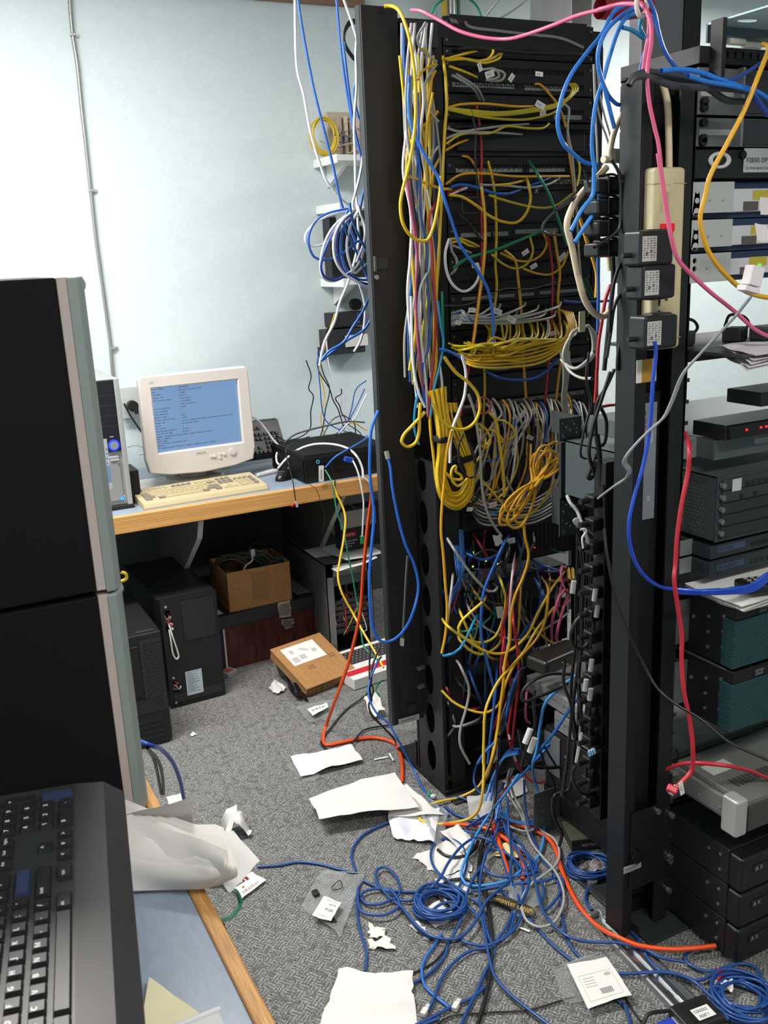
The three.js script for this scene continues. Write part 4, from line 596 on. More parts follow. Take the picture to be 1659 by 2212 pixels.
[[393, 473, 'topmost of three pale modules with round holes'], [473, 544, 'middle pale module with round holes between two others'], [544, 608, 'lowest of three pale modules with stained plate']].forEach(([a, b, l], i) => { const t = frontUnit('fibre_converter', l, 'network unit', a, b, QZ - .02, mat('#1e2f4c', .5), { bodyM: mat('#20252c', .5), group: 'pale modules in the router rack' }); const h = t.userData.h;
  const g0 = i < 2 ? h * .17 : .002, pl = [[-.004, g0], [.105, g0], [.105, h - .001], [-.004, h - .001]]; part('ear_plate', prismZ(pl, .016, .02, [oval(.008, h * .76, .0055, .0055), oval(.008, h * .5, .0055, .0055), ...(i < 2 ? [oval(.008, h * .2, .008, .008)] : [])]), mat('#b3b6b2', .5, .15), t); part('dark_backing', ex(0, .03, .004, h - .006, .002, .008), BLACK, t);
  for (const x of [.04, .075]) part('screw', cyl(.002, .003, x, h * .5, .021, 'z', 8), SCREW, t); part('white_body', ex(.105, .44, .012, h - .014, -.1, .012, .002), mat('#c3c3c6', .5), t); part('port', ex(.14, .18, h * .2, h * .45, .012, .014), mat('#55514e', .4), t); part('yellow_sticker', plate(.05, .018, .19, h * .62, .0126), mat('#b5a23a', .7), t); part('status_light', ex(.19, .196, h * .45, h * .52, .012, .015), gLed, t); });
{ const y = onZ(1560, 750, -1.4).y; const t = thing('rack_shelf', 'thin black rack shelf carrying papers and black adapters', 'shelf', [1.42, y, QZ]); part('deck', ex(0, .47, -.012, -.006, -.25, .14, .001), mat('#3a3c3e', .5), t); part('lip', ex(0, .47, -.03, -.006, -.002, .002), rackDark, t);
  for (let k = 0; k < 5; k++) one('paper_stack', 'bent white papers hanging over the rack shelf edge', 'paper', sheetGeo([V(1.43 + k * .003, y + .004 - k * .0045, -1.38), V(1.75, y + .004 - k * .003, -1.38), V(1.75, y + .0 - k * .004, -1.28), V(1.445 - k * .006, y - .012 - k * .006, -1.30)], 8, .005), mat('#cfcad0', .85), 'papers on the rack shelf');
  for (const [x, z, l] of [[1.47, -1.52, 'black power adapter lying at the rack shelf end'], [1.60, -1.5, 'black power adapter lying beside grey box on the rack shelf']]) { const a = thing('power_adapter', l, 'power adapter', [x, y - .006, z], .5); part('body', ex(-.03, .03, 0, .03, -.02, .02, .005), BLACK, a); part('cord', tube([V(.03, .012, 0), V(.07, .03, .01), V(.1, .045, -.01), V(.07, .05, -.03), V(.03, .03, -.03)], .0035, 7, 6), BLACK, a); }
  const g = thing('network_box', 'small grey box at the back of the rack shelf', 'network unit', [1.69, y - .006, -1.45]); part('body', ex(-.05, .12, 0, .03, -.05, .05, .004), mat('#54585a', .45), g); part('front', ex(-.046, .116, .003, .027, .05, .052), BLACK, g); }
{ const t = sideBox('modem', 'black wedge modem with red light above another modem', 'modem', -1.42, -1.33, yQ(1555, 866, 1.5), yQ(1555, 866, 1.5) + .028, mat('#141414', .35), { x: 1.5, w: .25 }); part('status_light', ex(.06, .064, .012, .016, 0, .002), rLed, t); }
{ const y0 = yQ(1540, 950, 1.45) + .003; const t = sideBox('modem', 'wide black modem with three red lights on a grey switch', 'modem', -1.46, -1.37, y0, y0 + .03, mat('#161717', .4), { w: .3 }); part('front_bezel', prismX([[0, .002], [.012, .004], [.006, .028], [0, .03]], .002, .3), BLACKG, t); for (const x of [.045, .085, .1]) part('status_light', ex(x, x + .003, .016, .02, .009, .012), rLed, t);
  const u = sideBox('network_switch', 'thin grey network switch under the wide black modem', 'network switch', -1.8, -1.40, y0 - .046, y0 - .004, mat('#5b6363', .42, .3), {}); part('face', ex(0, .44, 0, .042, 0, .003, .001), mat('#4d5656', .42, .2), u); part('rack_ear', ex(-.034, 0, 0, .044, -.05, -.047), mat('#8b9090', .4, .5), u); part('screw', cyl(.005, .004, -.02, .034, -.045, 'z', 8), SCREW, u); part('sticker', plate(.04, .012, .13, .026, .0038), mat('#7d8585', .6), u); part('status_light', ex(.19, .195, .012, .015, .003, .005), gLed, u); }
{ const yb = .845; [['thin dark switch marked SK7AXX under the grey router', .925, .955], ['thin dark switch with vents below the marked one', .885, .918]].forEach(([l, y0, y1], i) => { const t = sideBox('network_switch', l, 'network switch', -1.66, -1.4, y0, y1, mat('#3c4446', .42, .3), {}); part('face', ex(0, .44, 0, y1 - y0, 0, .004, .001), mat('#2b3335', .45, .2), t); part('rack_ear', ex(-.034, 0, 0, .034, -.05, -.047), mat('#8b9090', .4, .5), t); part('vent_slot', Array.from({ length: 8 }, (_, k) => ex(-.0012, 0, .004 + k * .0032, .0055 + k * .0032, -.045, -.01)), mat('#3c4446', .42, .3), t); part('marking_print', plate(.08, .014, .06, .018, .0048), printMat(160, 28, (c, w, h) => { c.fillStyle = '#39465c'; c.fillRect(0, 0, w, h); c.fillStyle = '#11161c'; c.font = 'bold 24px sans-serif'; c.fillText(i ? 'SK7AXX01' : 'SK7AXX', 6, 23); }), t); for (let k = 0; k < 5; k++) part('port', ex(.12 + k * .017, .132 + k * .017, .008, .018, .004, .0055), portM, t); });
  const ph = thing('remote_handset', 'black handset with pale keys resting on white papers', 'handset', [1.49, .872, -1.33], -.25); part('body', ex(-.02, .14, 0, .02, -.02, .04, .006), mat('#141414', .4), ph); for (let i = 0; i < 6; i++) for (let j = 0; j < 3; j++) part('key', bx(.009, .003, .006, .0 + i * .015, .0208, -.008 + j * .014, .001), mat('#9a9a9a', .5), ph);
  for (let k = 0; k < 3; k++) one('paper_stack', 'white papers lying on top of the upper teal striped router', 'paper', sheetGeo([V(1.425, .851 + k * .006, -1.44), V(1.72, .851 + k * .006, -1.44), V(1.72, .851 + k * .006, -1.29), V(1.43 - k * .004, .849 + k * .005, -1.28)], 8, .004, 0, .0012, .847), mat('#d9d9d6', .85), 'papers on the router');
}
[['upper black router with teal ribbed front in the router rack', .703, .843], ['lower black router with teal ribbed front in the router rack', .558, .70]].forEach(([l, y0, y1]) => { const z1 = -1.335; const t = sideBox('router', l, 'router', -1.66, z1, y0, y1, mat('#191b1b', .45, .15), { screws: [[.04, .8], [.04, .55], [.04, .3], [.17, .7], [.17, .45], [.17, .2], [.3, .6]] }); const h = y1 - y0;
  part('front', ex(-.002, .44, 0, h, 0, .014, .002), mat('#151819', .4), t); for (let k = 0; k < 26; k++) part('teal_rib', ex(-.006, .44, .006 + k * (h - .034) / 26, .0085 + k * (h - .034) / 26, -.012, .021), mat('#2a4e53', .4, .1), t); part('brand_band', ex(-.003, .44, h - .028, h, .012, .02, .002), mat('#0f1112', .35), t); part('brand_print', plate(.036, .02, .075, h - .014, .0206), printMat(96, 56, (c, w, hh) => { c.fillStyle = '#0f1112'; c.fillRect(0, 0, w, hh); c.fillStyle = '#8f9a9c'; for (let i = 0; i < 9; i++) { const s = [8, 14, 20, 14, 8, 14, 20, 14, 8][i]; c.fillRect(14 + i * 8, 24 - s / 2, 3, s); } c.font = 'bold 20px sans-serif'; c.fillText('CISCO', 16, 52); }), t); part('rack_ear', ex(-.036, 0, .02, h - .02, -.115, -.112), mat('#6f7474', .4, .5), t); part('seam_strip', ex(-.002, 0, h - .004, h, -.3, 0), mat('#6d7070', .4, .4), t); });
{ const t = sideBox('rack_tray', 'dull green grey flat tray under the lower teal router', 'tray', -1.66, -1.46, .44, .447, mat('#39423f', .5, .2), {}); part('edge', ex(0, .44, -.01, 0, -.004, 0), mat('#2c3330', .5), t); }
{ const a = onX(1445, 1650, 1.44); const t = thing('server', 'silver grey server sliding out above the battery units', 'server', [1.435, .362, -1.45], 0); const d = .2;
  part('chassis', ex(0, .44, 0, .072, 0, d, .002), mat('#82847f', .4, .4), t); part('rail', ex(-.012, -.002, .016, .06, -.01, d - .04, .001), mat('#a2a39f', .35, .6), t); part('ear', ex(-.03, .004, -.006, .08, d - .04, d + .004, .006), mat('#b3b3b0', .4, .3), t, 'rounded silver mounting ear'); part('front', ex(.004, .44, .002, .06, d, d + .006, .002), mat('#3d3f3d', .45), t); part('slot_row', Array.from({ length: 10 }, (_, i) => ex(.03 + i * .012, .038 + i * .012, .072, .073, d - .08, d - .05)), mat('#3c3d3b', .6), t); part('silver_tag', ex(.02, .09, .0722, .0728, .05, .09), mat('#c3c4c0', .4), t); part('rivet', [.03, .08, .14].map(z => cyl(.004, .003, -.013, .03, z, 'x', 8)), SCREW, t); }
[['topmost black battery unit with pale AX lettering', .195, .282], ['middle black battery unit with pale AX lettering', .105, .192], ['lowest black battery unit with pale AX lettering', .014, .102]].forEach(([l, y0, y1], i) => { const t = sideBox('battery_unit', l, 'battery', -1.49, -1.3, y0, y1, mat('#26282a', .45, .15), { screws: [[.12, .75], [.12, .3], [.3, .7]], group: 'black battery units' }); const h = y1 - y0; part('front_bezel', ex(-.004, .45, .001, h - .001, 0, .04, .008), mat('#141516', .4), t); part('slot', ex(-.0014, 0, h * .2, h * .8, -.035, -.028), mat('#26282a', .45, .15), t); part('lettering', plate(.06, .02, .06, h * .6, .0412), printMat(96, 32, (c, w, hh) => { c.fillStyle = '#141516'; c.fillRect(0, 0, w, hh); c.fillStyle = '#8d9192'; c.font = 'bold 24px sans-serif'; c.fillText('A X', 10, 25); }), t); });
// ---------- cables ----------
const COL = { yellow: '#e0b91d', gold: '#dca31a', lime: '#c9b82a', blue: '#1d5cb4', navy: '#1b3f8f', sky: '#3b8fd9', cyan: '#1b84b5', white: '#e2e3e6', grey: '#a3a29d', dark: '#55565a', red: '#b51f2d', maroon: '#7e2230', pink: '#d95f86', mauve: '#a8506e', orange: '#e24e17', green: '#11805c', black: '#151516', beige: '#dbc8a8' };
const C1 = [740, 0, 2.9625], CA = [760, 0, 3.95], C2 = [840, 380, 3.606], C3 = [840, 760, 3.606], C4 = [840, 1150, 3.606], C5 = [840, 1600, 3.318], C6 = [1180, 0, 3.4635], C7 = [1200, 330, 3.614], CB = [1180, 760, 3.4635], CR = [1120, 1200, 3.078], CS = [1120, 1620, 3.078], C8 = [600, 1560, 3.3925], CL = [600, 200, 3.95], CD = [560, 840, 5.53], CE = [560, 1080, 3.95], CF = [760, 1400, 6.32];
const cabM = c => mat(COL[c] ?? c, .42, 0, { clearcoat: .15 });
// points are places in the photograph: [x, y, v] with v < 0 a depth plane z, v >= 0 a height; v carries on until it changes; {c} changes the crop
function path3(crop, pts, v0) {
  let c = crop ?? [0, 0, 1], v = v0; const out = [];
  // fill depths between given ones
  const q = []; for (const p of pts) { if (p.c) { c = p.c; continue; } q.push([c[0] + p[0] / c[2], c[1] + p[1] / c[2], p[2]]); }
  let last = null; q.forEach((p, i) => { if (p[2] === undefined) { if (last !== null && q[last][2] < 0) { const nx = q.findIndex((w, k) => k > i && w[2] !== undefined); if (nx > 0 && q[nx][2] < 0) { p.auto = q[last][2] + (q[nx][2] - q[last][2]) * (i - last) / (nx - last); } else p.auto = q[last][2]; } else p.auto = last === null ? v : q[last][2]; } else last = i; });
  for (const p of q) { const w = p[2] ?? p.auto; out.push(w < 0 ? onZ(p[0], p[1], w) : onY(p[0], p[1], w)); }
  return out;
}
let nPlug = 0;
function cab(label, group, color, r, crop, pts, v0 = -2.24, o = {}) {
  const P = path3(crop, pts, v0); if (o.floor) P.forEach((p, i) => { p.y = Math.max(p.y, r); });
  const g = tube(P, r, o.per ?? 6, o.rad ?? 6);
  let t; if (o.plug) { t = thing(o.name ?? 'network_cable', label, 'cable', [0, 0, 0], 0, group); part('sheath', g, cabM(color), t); for (const e of [].concat(o.plug)) { const a = e === 'a' ? P[0] : P[P.length - 1], b = e === 'a' ? P[1] : P[P.length - 2], d = a.clone().sub(b).normalize(); const k = part('plug', bx(.011, .008, .022, 0, 0, .009, .001), mat('#d5d3cd', .2, 0, { transmission: .4 }), t, 'clear plug'); k.position.copy(a); k.lookAt(a.clone().add(d)); } }
  else t = one(o.name ?? 'network_cable', label, 'cable', g, cabM(color), group);
  return t;
}
const tagM = printMat(64, 32, (c, w, h) => { c.fillStyle = '#d8d6d0'; c.fillRect(0, 0, w, h); c.fillStyle = '#555'; c.font = 'bold 14px sans-serif'; c.fillText('A-22', 10, 21); });
function flag(px, py, z, rot, w = .02, h = .011) { const p = onZ(px, py, z); const o = one('cable_tag', 'small white paper tag wrapped round a rack cable', 'tag', bx(w, h, .0012), tagM, 'white cable tags in the rack'); o.position.copy(p); o.rotation.set(rr(-.3, .3), rr(-.4, .4), rot); return o; }

// ceiling drops and the blue and white hank beside the rack
const GD = 'blue and white cables hanging beside the duct panel';
const cd = (l, c, pts, z = -2.5, crop = null) => cab(l, GD, c, .0036, crop, pts, z);
cd('white cable dropping from the ceiling beside the duct panel', 'white', [[628, -400], [634, -60], [637, 0], [642, 150], [655, 200], [672, 290], [690, 350], [705, 390], [722, 412], [740, 432], [758, 446]], -2.55);
cd('blue cable dropping from the ceiling beside the duct panel', 'blue', [[634, -400], [641, -60], [644, 0], [660, 100], [680, 200], [700, 280], [720, 360], [735, 430], [755, 490], [775, 540], [790, 590], [802, 625]], -2.52);
const hangW = 'white cable in the hank beside the duct panel', hangB = 'blue cable in the hank beside the duct panel';
cd(hangB, 'blue', [[712, -390], [722, -50], [727, 0], [735, 90], [745, 170], [760, 260], [770, 310], [782, 335]], -2.56);
cd(hangW, 'white', [[722, -390], [738, -20], [743, 0], [753, 27], [765, 64], [775, 98]], -2.5);
cd(hangW, 'white', [[775, 71], [769, 101], [770, 162], [770, 189], [765, 270], [767, 338], [769, 420], [772, 443], [773, 478], [775, 516], [767, 559], [752, 610], [734, 653], [722, 696], [701, 739], [690, 790]], -2.47);
cd(hangB, 'blue', [[742, 91], [753, 189], [764, 267], [777, 324], [783, 350]], -2.53);
cd(hangB, 'blue', [[781, 152], [765, 189], [774, 250], [784, 270]], -2.49);
cd(hangW, 'white', [[788, 290], [785, 327], [780, 365], [775, 390], [767, 420], [762, 443], [770, 470]], -2.45);
cd(hangB, 'blue', [[791, 365], [787, 402], [781, 435], [776, 460]], -2.46);
[['white', [[640, 1000], [430, 1050], [290, 1140], [235, 1230], [250, 1290], [310, 1310], [400, 1290], [470, 1240], [560, 1130], [640, 1040]]], ['blue', [[600, 990], [430, 1030], [330, 1090], [270, 1200], [265, 1300], [310, 1400], [400, 1430], [480, 1410], [600, 1340], [680, 1270], [780, 1270]]], ['white', [[620, 1020], [480, 1140], [410, 1260], [375, 1380], [365, 1500], [390, 1580], [450, 1610], [530, 1590], [590, 1550], [660, 1500], [720, 1400], [745, 1200], [720, 1080]]], ['navy', [[620, 1020], [500, 1150], [430, 1280], [385, 1400], [370, 1500], [400, 1570], [480, 1600], [560, 1570], [620, 1540]]], ['white', [[660, 1000], [560, 1080], [490, 1200], [475, 1330], [500, 1450], [570, 1550], [650, 1600], [740, 1650], [790, 1665]]], ['blue', [[660, 1030], [570, 1130], [540, 1280], [555, 1430], [600, 1530], [680, 1590], [790, 1600]]], ['navy', [[650, 1020], [540, 1120], [500, 1270], [520, 1420], [580, 1540], [680, 1610], [790, 1640]]], ['white', [[690, 1000], [620, 1140], [590, 1300], [610, 1440], [660, 1540], [720, 1490], [780, 1445]]], ['white', [[690, 960], [705, 1030], [745, 1140], [735, 1280], [690, 1400], [670, 1450]]], ['blue', [[615, 940], [630, 1060], [690, 1220], [780, 1400], [815, 1540], [800, 1680], [740, 1840], [640, 2000], [560, 2130], [430, 2212], [370, 2290]]], ['white', [[690, 1620], [730, 1740], [745, 1850], [735, 2000], [700, 2130], [650, 2212]]], ['blue', [[810, 1900], [740, 2020], [600, 2110], [480, 2200], [370, 2290]]], ['blue', [[600, 1000], [560, 1100], [590, 1200], [640, 1290], [690, 1400], [740, 1520], [800, 1620]]]].forEach(([c, p], i) => cd(c === 'white' ? hangW : hangB, c, p, -2.44 + (i % 5) * .012 - .02, CL));
// thin leads from the wall device to the monitor desk
const GT = 'thin leads between the wall device and the monitor desk', th = (c, pts, z, crop = CD, r = .0026) => cab(`thin ${c === 'dark' ? 'grey' : c} lead tangled behind the finned computer`, GT, c, r, crop, pts, z, { name: 'thin_lead' });
th('black', [[560, -340], [620, -150], [590, 0], [645, 80], [615, 270], [605, 480], [480, 580], [320, 620]], -3.75);
th('black', [[700, -500], [760, -200], [840, 0], [790, 250], [760, 470], [730, 570]], -3.7);
th('black', [[720, -500], [700, -250], [840, 0], [880, 130], [940, 240], [1000, 430], [1020, 480]], -3.65);
th('blue', [[700, -450], [710, -200], [730, 0], [745, 200], [790, 370], [900, 460], [1100, 530], [1265, 600]], -3.6);
th('yellow', [[900, -900], [780, -500], [720, -250], [770, 0], [780, 100], [740, 300], [740, 420], [790, 570]], -3.75);
th('white', [[800, -600], [830, -300], [930, 0], [980, 150], [1000, 330], [1030, 420], [1150, 600]], -3.62);
th('white', [[1290, 60], [1230, 170], [1140, 350], [1050, 420], [930, 560]], -3.58, CD, .0035);
th('blue', [[1280, -100], [1160, 0], [1100, 250], [1050, 390], [950, 500]], -3.66);
th('blue', [[1260, 0], [1190, 150], [1090, 340], [1000, 480], [880, 560]], -3.63);
th('black', [[980, 0], [980, 60], [910, 110], [960, 200], [990, 300], [1050, 340], [1130, 400], [1155, 640]], -3.6);
th('dark', [[300, 640], [420, 550], [600, 490], [850, 430], [1050, 390], [1260, 400]], -3.55, CD, .0038);
th('dark', [[760, 560], [850, 400], [900, 350], [1000, 320], [1060, 420], [1200, 520], [1240, 600]], -3.6);
th('yellow', [[1050, 420], [1140, 410], [1220, 460], [1290, 500]], -3.6);
th('black', [[130, 520], [160, 510], [250, 590], [330, 620], [500, 600], [600, 570]], -3.6);
cab('thick white cord arching over the finned computer', null, 'white', .0048, CD, [[225, 950, -3.42], [330, 830], [480, 720], [650, 665, -3.35], [850, 660], [1000, 690], [1100, 740], [1180, 830, -3.22], [1230, 950], [1245, 1060, -3.19], [1270, 1080], [1320, 1120]]);
cab('white monitor cord curling down to the desk behind the propped keyboard', null, 'white', .0045, CD, [[-160, 300, -3.6], [0, 390], [60, 460], [160, 600], [240, 700], [205, 790], [210, 870, -3.5], [245, 910, -3.45]]);
cab('black power lead running from the wall outlet to the monitor', null, 'black', .0042, null, [[268, 872, -3.88], [280, 895], [300, 925], [318, 948], [335, 965]]);
cab('white lead behind the slim tower on the monitor desk', null, 'white', .003, null, [[276, 965, -3.55], [295, 961], [310, 966], [318, 975], [300, 982]]);
cab('blue patch lead plugged into the front of the finned computer', null, 'blue', .0042, CD, [[1290, 560, -3.35], [1265, 600], [1100, 700, -3.2], [900, 820], [790, 940, -3.22]]);
{ const t = cab('white monitor lead with blue plug hanging over the desk edge', null, 'white', .0034, CD, [[1110, 850, -3.2], [1130, 880], [1180, 1000, -3.16], [1220, 1180, -3.15], [1245, 1350], [1240, 1550], [1230, 1760]], -3.2, { plug: 'b' }); const p = onZ(753, 993, -3.2); const k = part('blue_plug', bx(.036, .02, .02, 0, 0, 0, .003), mat('#1f47b4', .4), t, 'bright blue video plug'); k.position.copy(p); k.rotation.z = -.35; const e = part('green_plug', cyl(.007, .03, 0, 0, 0, 'y', 10), mat('#158a44', .4), t, 'green round plug'); e.position.copy(onZ(782, 1166, -3.15)); }
{ const o = one('barcode_tag', 'long white barcode tag on a cable of the finned computer', 'tag', bx(.02, .06, .001), printMat(48, 140, (c, w, h) => { c.fillStyle = '#e6e4e2'; c.fillRect(0, 0, w, h); c.fillStyle = '#222'; for (let i = 0; i < 24; i++) c.fillRect(18, 34 + i * 3.6, 12, 1 + i % 3); })); o.position.copy(onZ(694, 1023, -3.19)); o.rotation.z = -.06; }
cab('green cable hanging from the desk end in front of the opened case', null, 'green', .003, CD, [[790, 970, -3.19], [860, 1100, -3.15], [900, 1300], [930, 1480], { c: CE }, [720, 270, -3.1], [760, 480], [800, 680], [840, 920], [870, 1140, -3.0], [900, 1260], [1050, 1400, -2.85]]);
cab('yellow cable hanging from the desk end down to the rack', null, 'yellow', .0042, CD, [[860, 1090, -3.17], [920, 1250, -3.14], [1000, 1420], { c: CE }, [735, 160, -3.1], [720, 330], [690, 500], [670, 640], [700, 780], [800, 970, -2.95], [900, 1150], [1000, 1320, -2.8], [1060, 1430, -2.75]]);
{ const t = cab('thin black lead with red tip hanging over the oak edge', null, 'black', .002, CD, [[400, 650, -3.3], [320, 720], [350, 900, -3.25], [400, 1100, -3.17], [430, 1300], [440, 1350]], -3.2, { plug: 'b' }); const k = part('red_tip', bx(.022, .008, .006, 0, 0, 0, .002), mat('#c81a1e', .4), t, 'red rubber tip'); k.position.copy(onZ(634, 1091, -3.17)); k.rotation.z = .35; }
th('black', [[850, 890, -3.2], [880, 980], [905, 1100], [900, 1200], [1000, 1320], [1170, 1450]], -3.16, CD, .002);
th('black', [[600, 1140, -3.18], [680, 1200], [740, 1380], [780, 1530], [760, 1750], [750, 1900]], -3.16, CD, .0012);
// orange cord and leads at the foot of the duct panel
cab('thick orange cord sweeping down to the carpet by the duct panel', null, 'orange', .0062, null, [[803, 1064, -2.5], [802, 1080], [795, 1131], [785, 1232], [778, 1323], [763, 1394], [747, 1450, -2.62], [725, 1510, -2.66], [704, 1569, .02], [698, 1591, .007], [704, 1609], [737, 1604], [775, 1596], [813, 1594], [851, 1605], [866, 1635], [869, 1662], [868, 1692]]);
cab('bright blue loop hanging in front of the duct panel', null, '#1c66cc', .0042, null, [[817, 887, -2.26], [803, 925], [799, 980], [800, 1040], [806, 1085], [808, 1120], [804, 1165], [800, 1210], [798, 1250], [799, 1300], [804, 1350], [813, 1376], [826, 1386], [845, 1384, -2.2], [862, 1373], [880, 1350], [893, 1320, -2.17], [902, 1285], [903, 1255], [893, 1215], [877, 1180], [865, 1140], [855, 1095], [847, 1050], [843, 1010], [838, 990, -2.24]], -2.24, { plug: 'b' });
cab('dark grey cord with loose plug inside the cable manager', null, 'dark', .003, null, [[880, 1200, -2.19], [876, 1260], [873, 1320], [869, 1380]], -2.19, { plug: 'b' });
cab('blue lead running past the duct foot to the floor tangle', null, 'blue', .0034, CF, [[400, 120, -2.55], [360, 170], [300, 300], [245, 450, -2.5], [225, 600], [260, 750], [350, 900], [500, 1030, -2.4], [600, 1200, .14], [700, 1380, .09], [830, 1640, .03], [950, 1880, .006], [1070, 2070, .005], [1200, 2180, .005], [1330, 2290, .005]]);
[0, 1].forEach(i => cab('black lead twisted round another at the duct foot', 'twisted black leads', 'black', .0032, CF, [[255 + i * 120, 0, -2.55], [240 + i * 40, 250], [250 + i * 14, 450, -2.5], [295 - i * 50, 570], [250 + i * 20, 720], [230, 800 - i * 40], [270, 900 + i * 20], [400, 1050, -2.42], [560, 1220, .12], [600, 1330, .02]]));
cab('black lead curling on the carpet around the orange cord', null, 'black', .0034, null, [[797, 1480, .06], [793, 1498, .02], [750, 1531, .006], [712, 1576], [697, 1596], [694, 1607], [707, 1619], [732, 1622], [752, 1614], [770, 1594, .016], [788, 1576, .008], [823, 1569], [848, 1566]]);
cab('green and grey lead at the duct foot', null, 'green', .003, CF, [[420, 440, -2.55], [350, 500], [330, 580], [380, 660, -2.5]]);

// vertical bundle in the open channel
const GV = 'cables running down the open channel', vb = (c, pts, z = -2.23) => cab(`${c === 'lime' || c === 'gold' ? 'yellow' : c} cable running down the open rack channel`, GV, c, .0034, null, pts, z);
const cols = ['grey', 'yellow', 'blue', 'white', 'lime', 'grey', 'gold', 'white', 'black', 'yellow', 'grey', 'lime', 'grey', 'blue', 'yellow', 'white', 'gold', 'grey', 'yellow', 'lime', 'white', 'yellow', 'blue', 'grey'];
cols.forEach((c, i) => { const n = cols.length, base = 873 + i / (n - 1) * 70, z = -2.29 + rr(0, .09), y0 = [50, 120, 60, 200, 150][i % 5], pts = []; let off = 0; for (let y = y0; y <= 880; y += 85) { off = off * .5 + rr(-11, 11); const sq = y > 380 ? .78 : 1; pts.push([907 + (base - 907) * sq + off + (y - 400) * .012, y, z]); } vb(c, pts, z); });
vb('mauve', [[878, 380], [886, 440], [895, 500], [901, 560], [898, 620], [900, 700], [907, 790], [915, 850]], -2.2); vb('mauve', [[884, 390], [890, 450], [901, 520], [905, 580], [900, 640], [903, 720], [912, 800]], -2.21);
vb('blue', [[884, 162], [882, 215], [887, 266], [905, 350], [908, 420], [910, 470], [920, 520], [922, 580], [925, 640], [927, 740], [912, 800], [918, 880]], -2.2);
vb('red', [[950, 430], [938, 445], [927, 471], [933, 535], [936, 596], [940, 657], [941, 713], [936, 782], [930, 840], [925, 900]], -2.19);
vb('white', [[922, 410], [932, 470], [930, 520], [926, 580], [908, 620], [906, 700], [915, 780], [922, 850], [925, 900]], -2.2); vb('white', [[888, 640], [890, 720], [893, 790], [905, 850], [918, 880]], -2.19);
vb('cyan', [[946, 650], [952, 700], [958, 740], [950, 790], [938, 840], [930, 900]], -2.18); vb('green', [[955, 630], [957, 700], [959, 760]], -2.22);
vb('cyan', [[905, 840], [897, 880], [896, 930], [905, 960]], -2.2); vb('white', [[950, 790], [955, 840], [947, 870], [943, 910]], -2.18);
cab('long yellow cable arching from the duct top into the channel', null, 'yellow', .0042, null, [[830, 14, -2.27], [844, 13, -2.26], [866, 30, -2.2], [884, 81, -2.17], [894, 142], [898, 203], [897, 266], [889, 329], [879, 375], [870, 410], [865, 443], [870, 481], [884, 506], [902, 519], [922, 519], [935, 494], [945, 451], [950, 420], [953, 380]]);
cab('long yellow cable hanging down the rack upright', null, 'yellow', .0042, null, [[957, 122, -2.27], [963, 177, -2.2], [965, 228], [961, 278], [957, 354], [954, 430], [950, 506], [947, 560], [943, 630], [941, 713], [942, 790], [932, 843], [929, 912], [936, 982], [940, 1020], [944, 1080]], -2.18);
cab('blue cable looping out of the channel across the patch panels', null, '#1f6fd6', .004, null, [[884, 180, -2.2], [882, 215], [887, 266], [902, 304], [922, 342], [947, 385], [957, 420, -2.16], [973, 470], [995, 530], [1029, 580], [1054, 627], [1063, 671], [1066, 721], [1062, 763], [1054, 785], [1040, 790], [1006, 779], [973, 760], [948, 754]]);
cab('yellow cable with torn end crossing the channel', null, 'yellow', .004, CA, [[490, 1510, -2.2], [560, 1530], [650, 1570], [760, 1610], [850, 1615, -2.24]]);
cab('short yellow cable tied diagonally in the channel', null, 'gold', .0042, CA, [[470, 1290, -2.24], [520, 1190], [560, 1130], [640, 1050], [690, 1000], [735, 950]]);
[['grey', [[630, 190], [560, 330], [590, 420], [660, 480], [725, 530]]], ['lime', [[580, 415], [630, 430], [665, 500], [650, 570]]], ['gold', [[560, 680], [600, 610], [660, 570], [725, 545]]], ['grey', [[725, 545], [660, 640], [620, 740], [630, 860], [670, 960], [740, 1040]]], ['gold', [[715, 600], [680, 680], [660, 850], [650, 1000], [640, 1250]]], ['grey', [[660, 1400], [690, 1320], [740, 1250]]], ['gold', [[680, 1600], [700, 1450], [745, 1350]]]].forEach(([c, p]) => cab(`${c === 'grey' ? 'grey' : 'yellow'} cable bending round the rack upright`, 'cables bending round the rack upright', c, .0034, CA, p, -2.22));

// patch leads on the panels of the crowded rack
let ctx = 'plugged in below the blank top panel'; const pl = (c, crop, pts, z = -2.25, r = .0034) => cab(`${c === 'gold' || c === 'lime' ? 'yellow' : c === 'dark' ? 'dark grey' : c} patch lead ${ctx}`, 'patch leads ' + ctx, c, r, crop, pts, z, { name: 'jumper_lead' });
pl('yellow', null, [[959, 128], [990, 125], [1030, 132], [1057, 128], [1088, 111, -2.29]]); pl('yellow', null, [[963, 127], [997, 118], [1030, 110, -2.29]]); pl('yellow', null, [[970, 143], [1003, 155], [1030, 167, -2.29]]); pl('yellow', null, [[1034, 133], [1057, 125], [1066, 111], [1051, 110, -2.29]]); pl('yellow', null, [[965, 130], [1010, 128], [1045, 136], [1075, 128], [1085, 114, -2.29]]);
ctx = 'sagging across the second patch panel';
pl('gold', null, [[966, 233], [993, 226], [1044, 224], [1111, 230], [1152, 230, -2.28]]); [0, 1, 2].forEach(i => pl('lime', null, [[966, 233], [1010, 238 + i * 3], [1077, 243 + i * 3], [1145, 236 + i * 3], [1206, 223 + i * 3], [1229, 209 + i * 2], [1236 + i * 6, 188, -2.28], [1228 + i * 6, 181, -2.295]])); pl('lime', null, [[966, 236], [1027, 250], [1094, 258], [1145, 257], [1202, 240], [1225, 215]]);
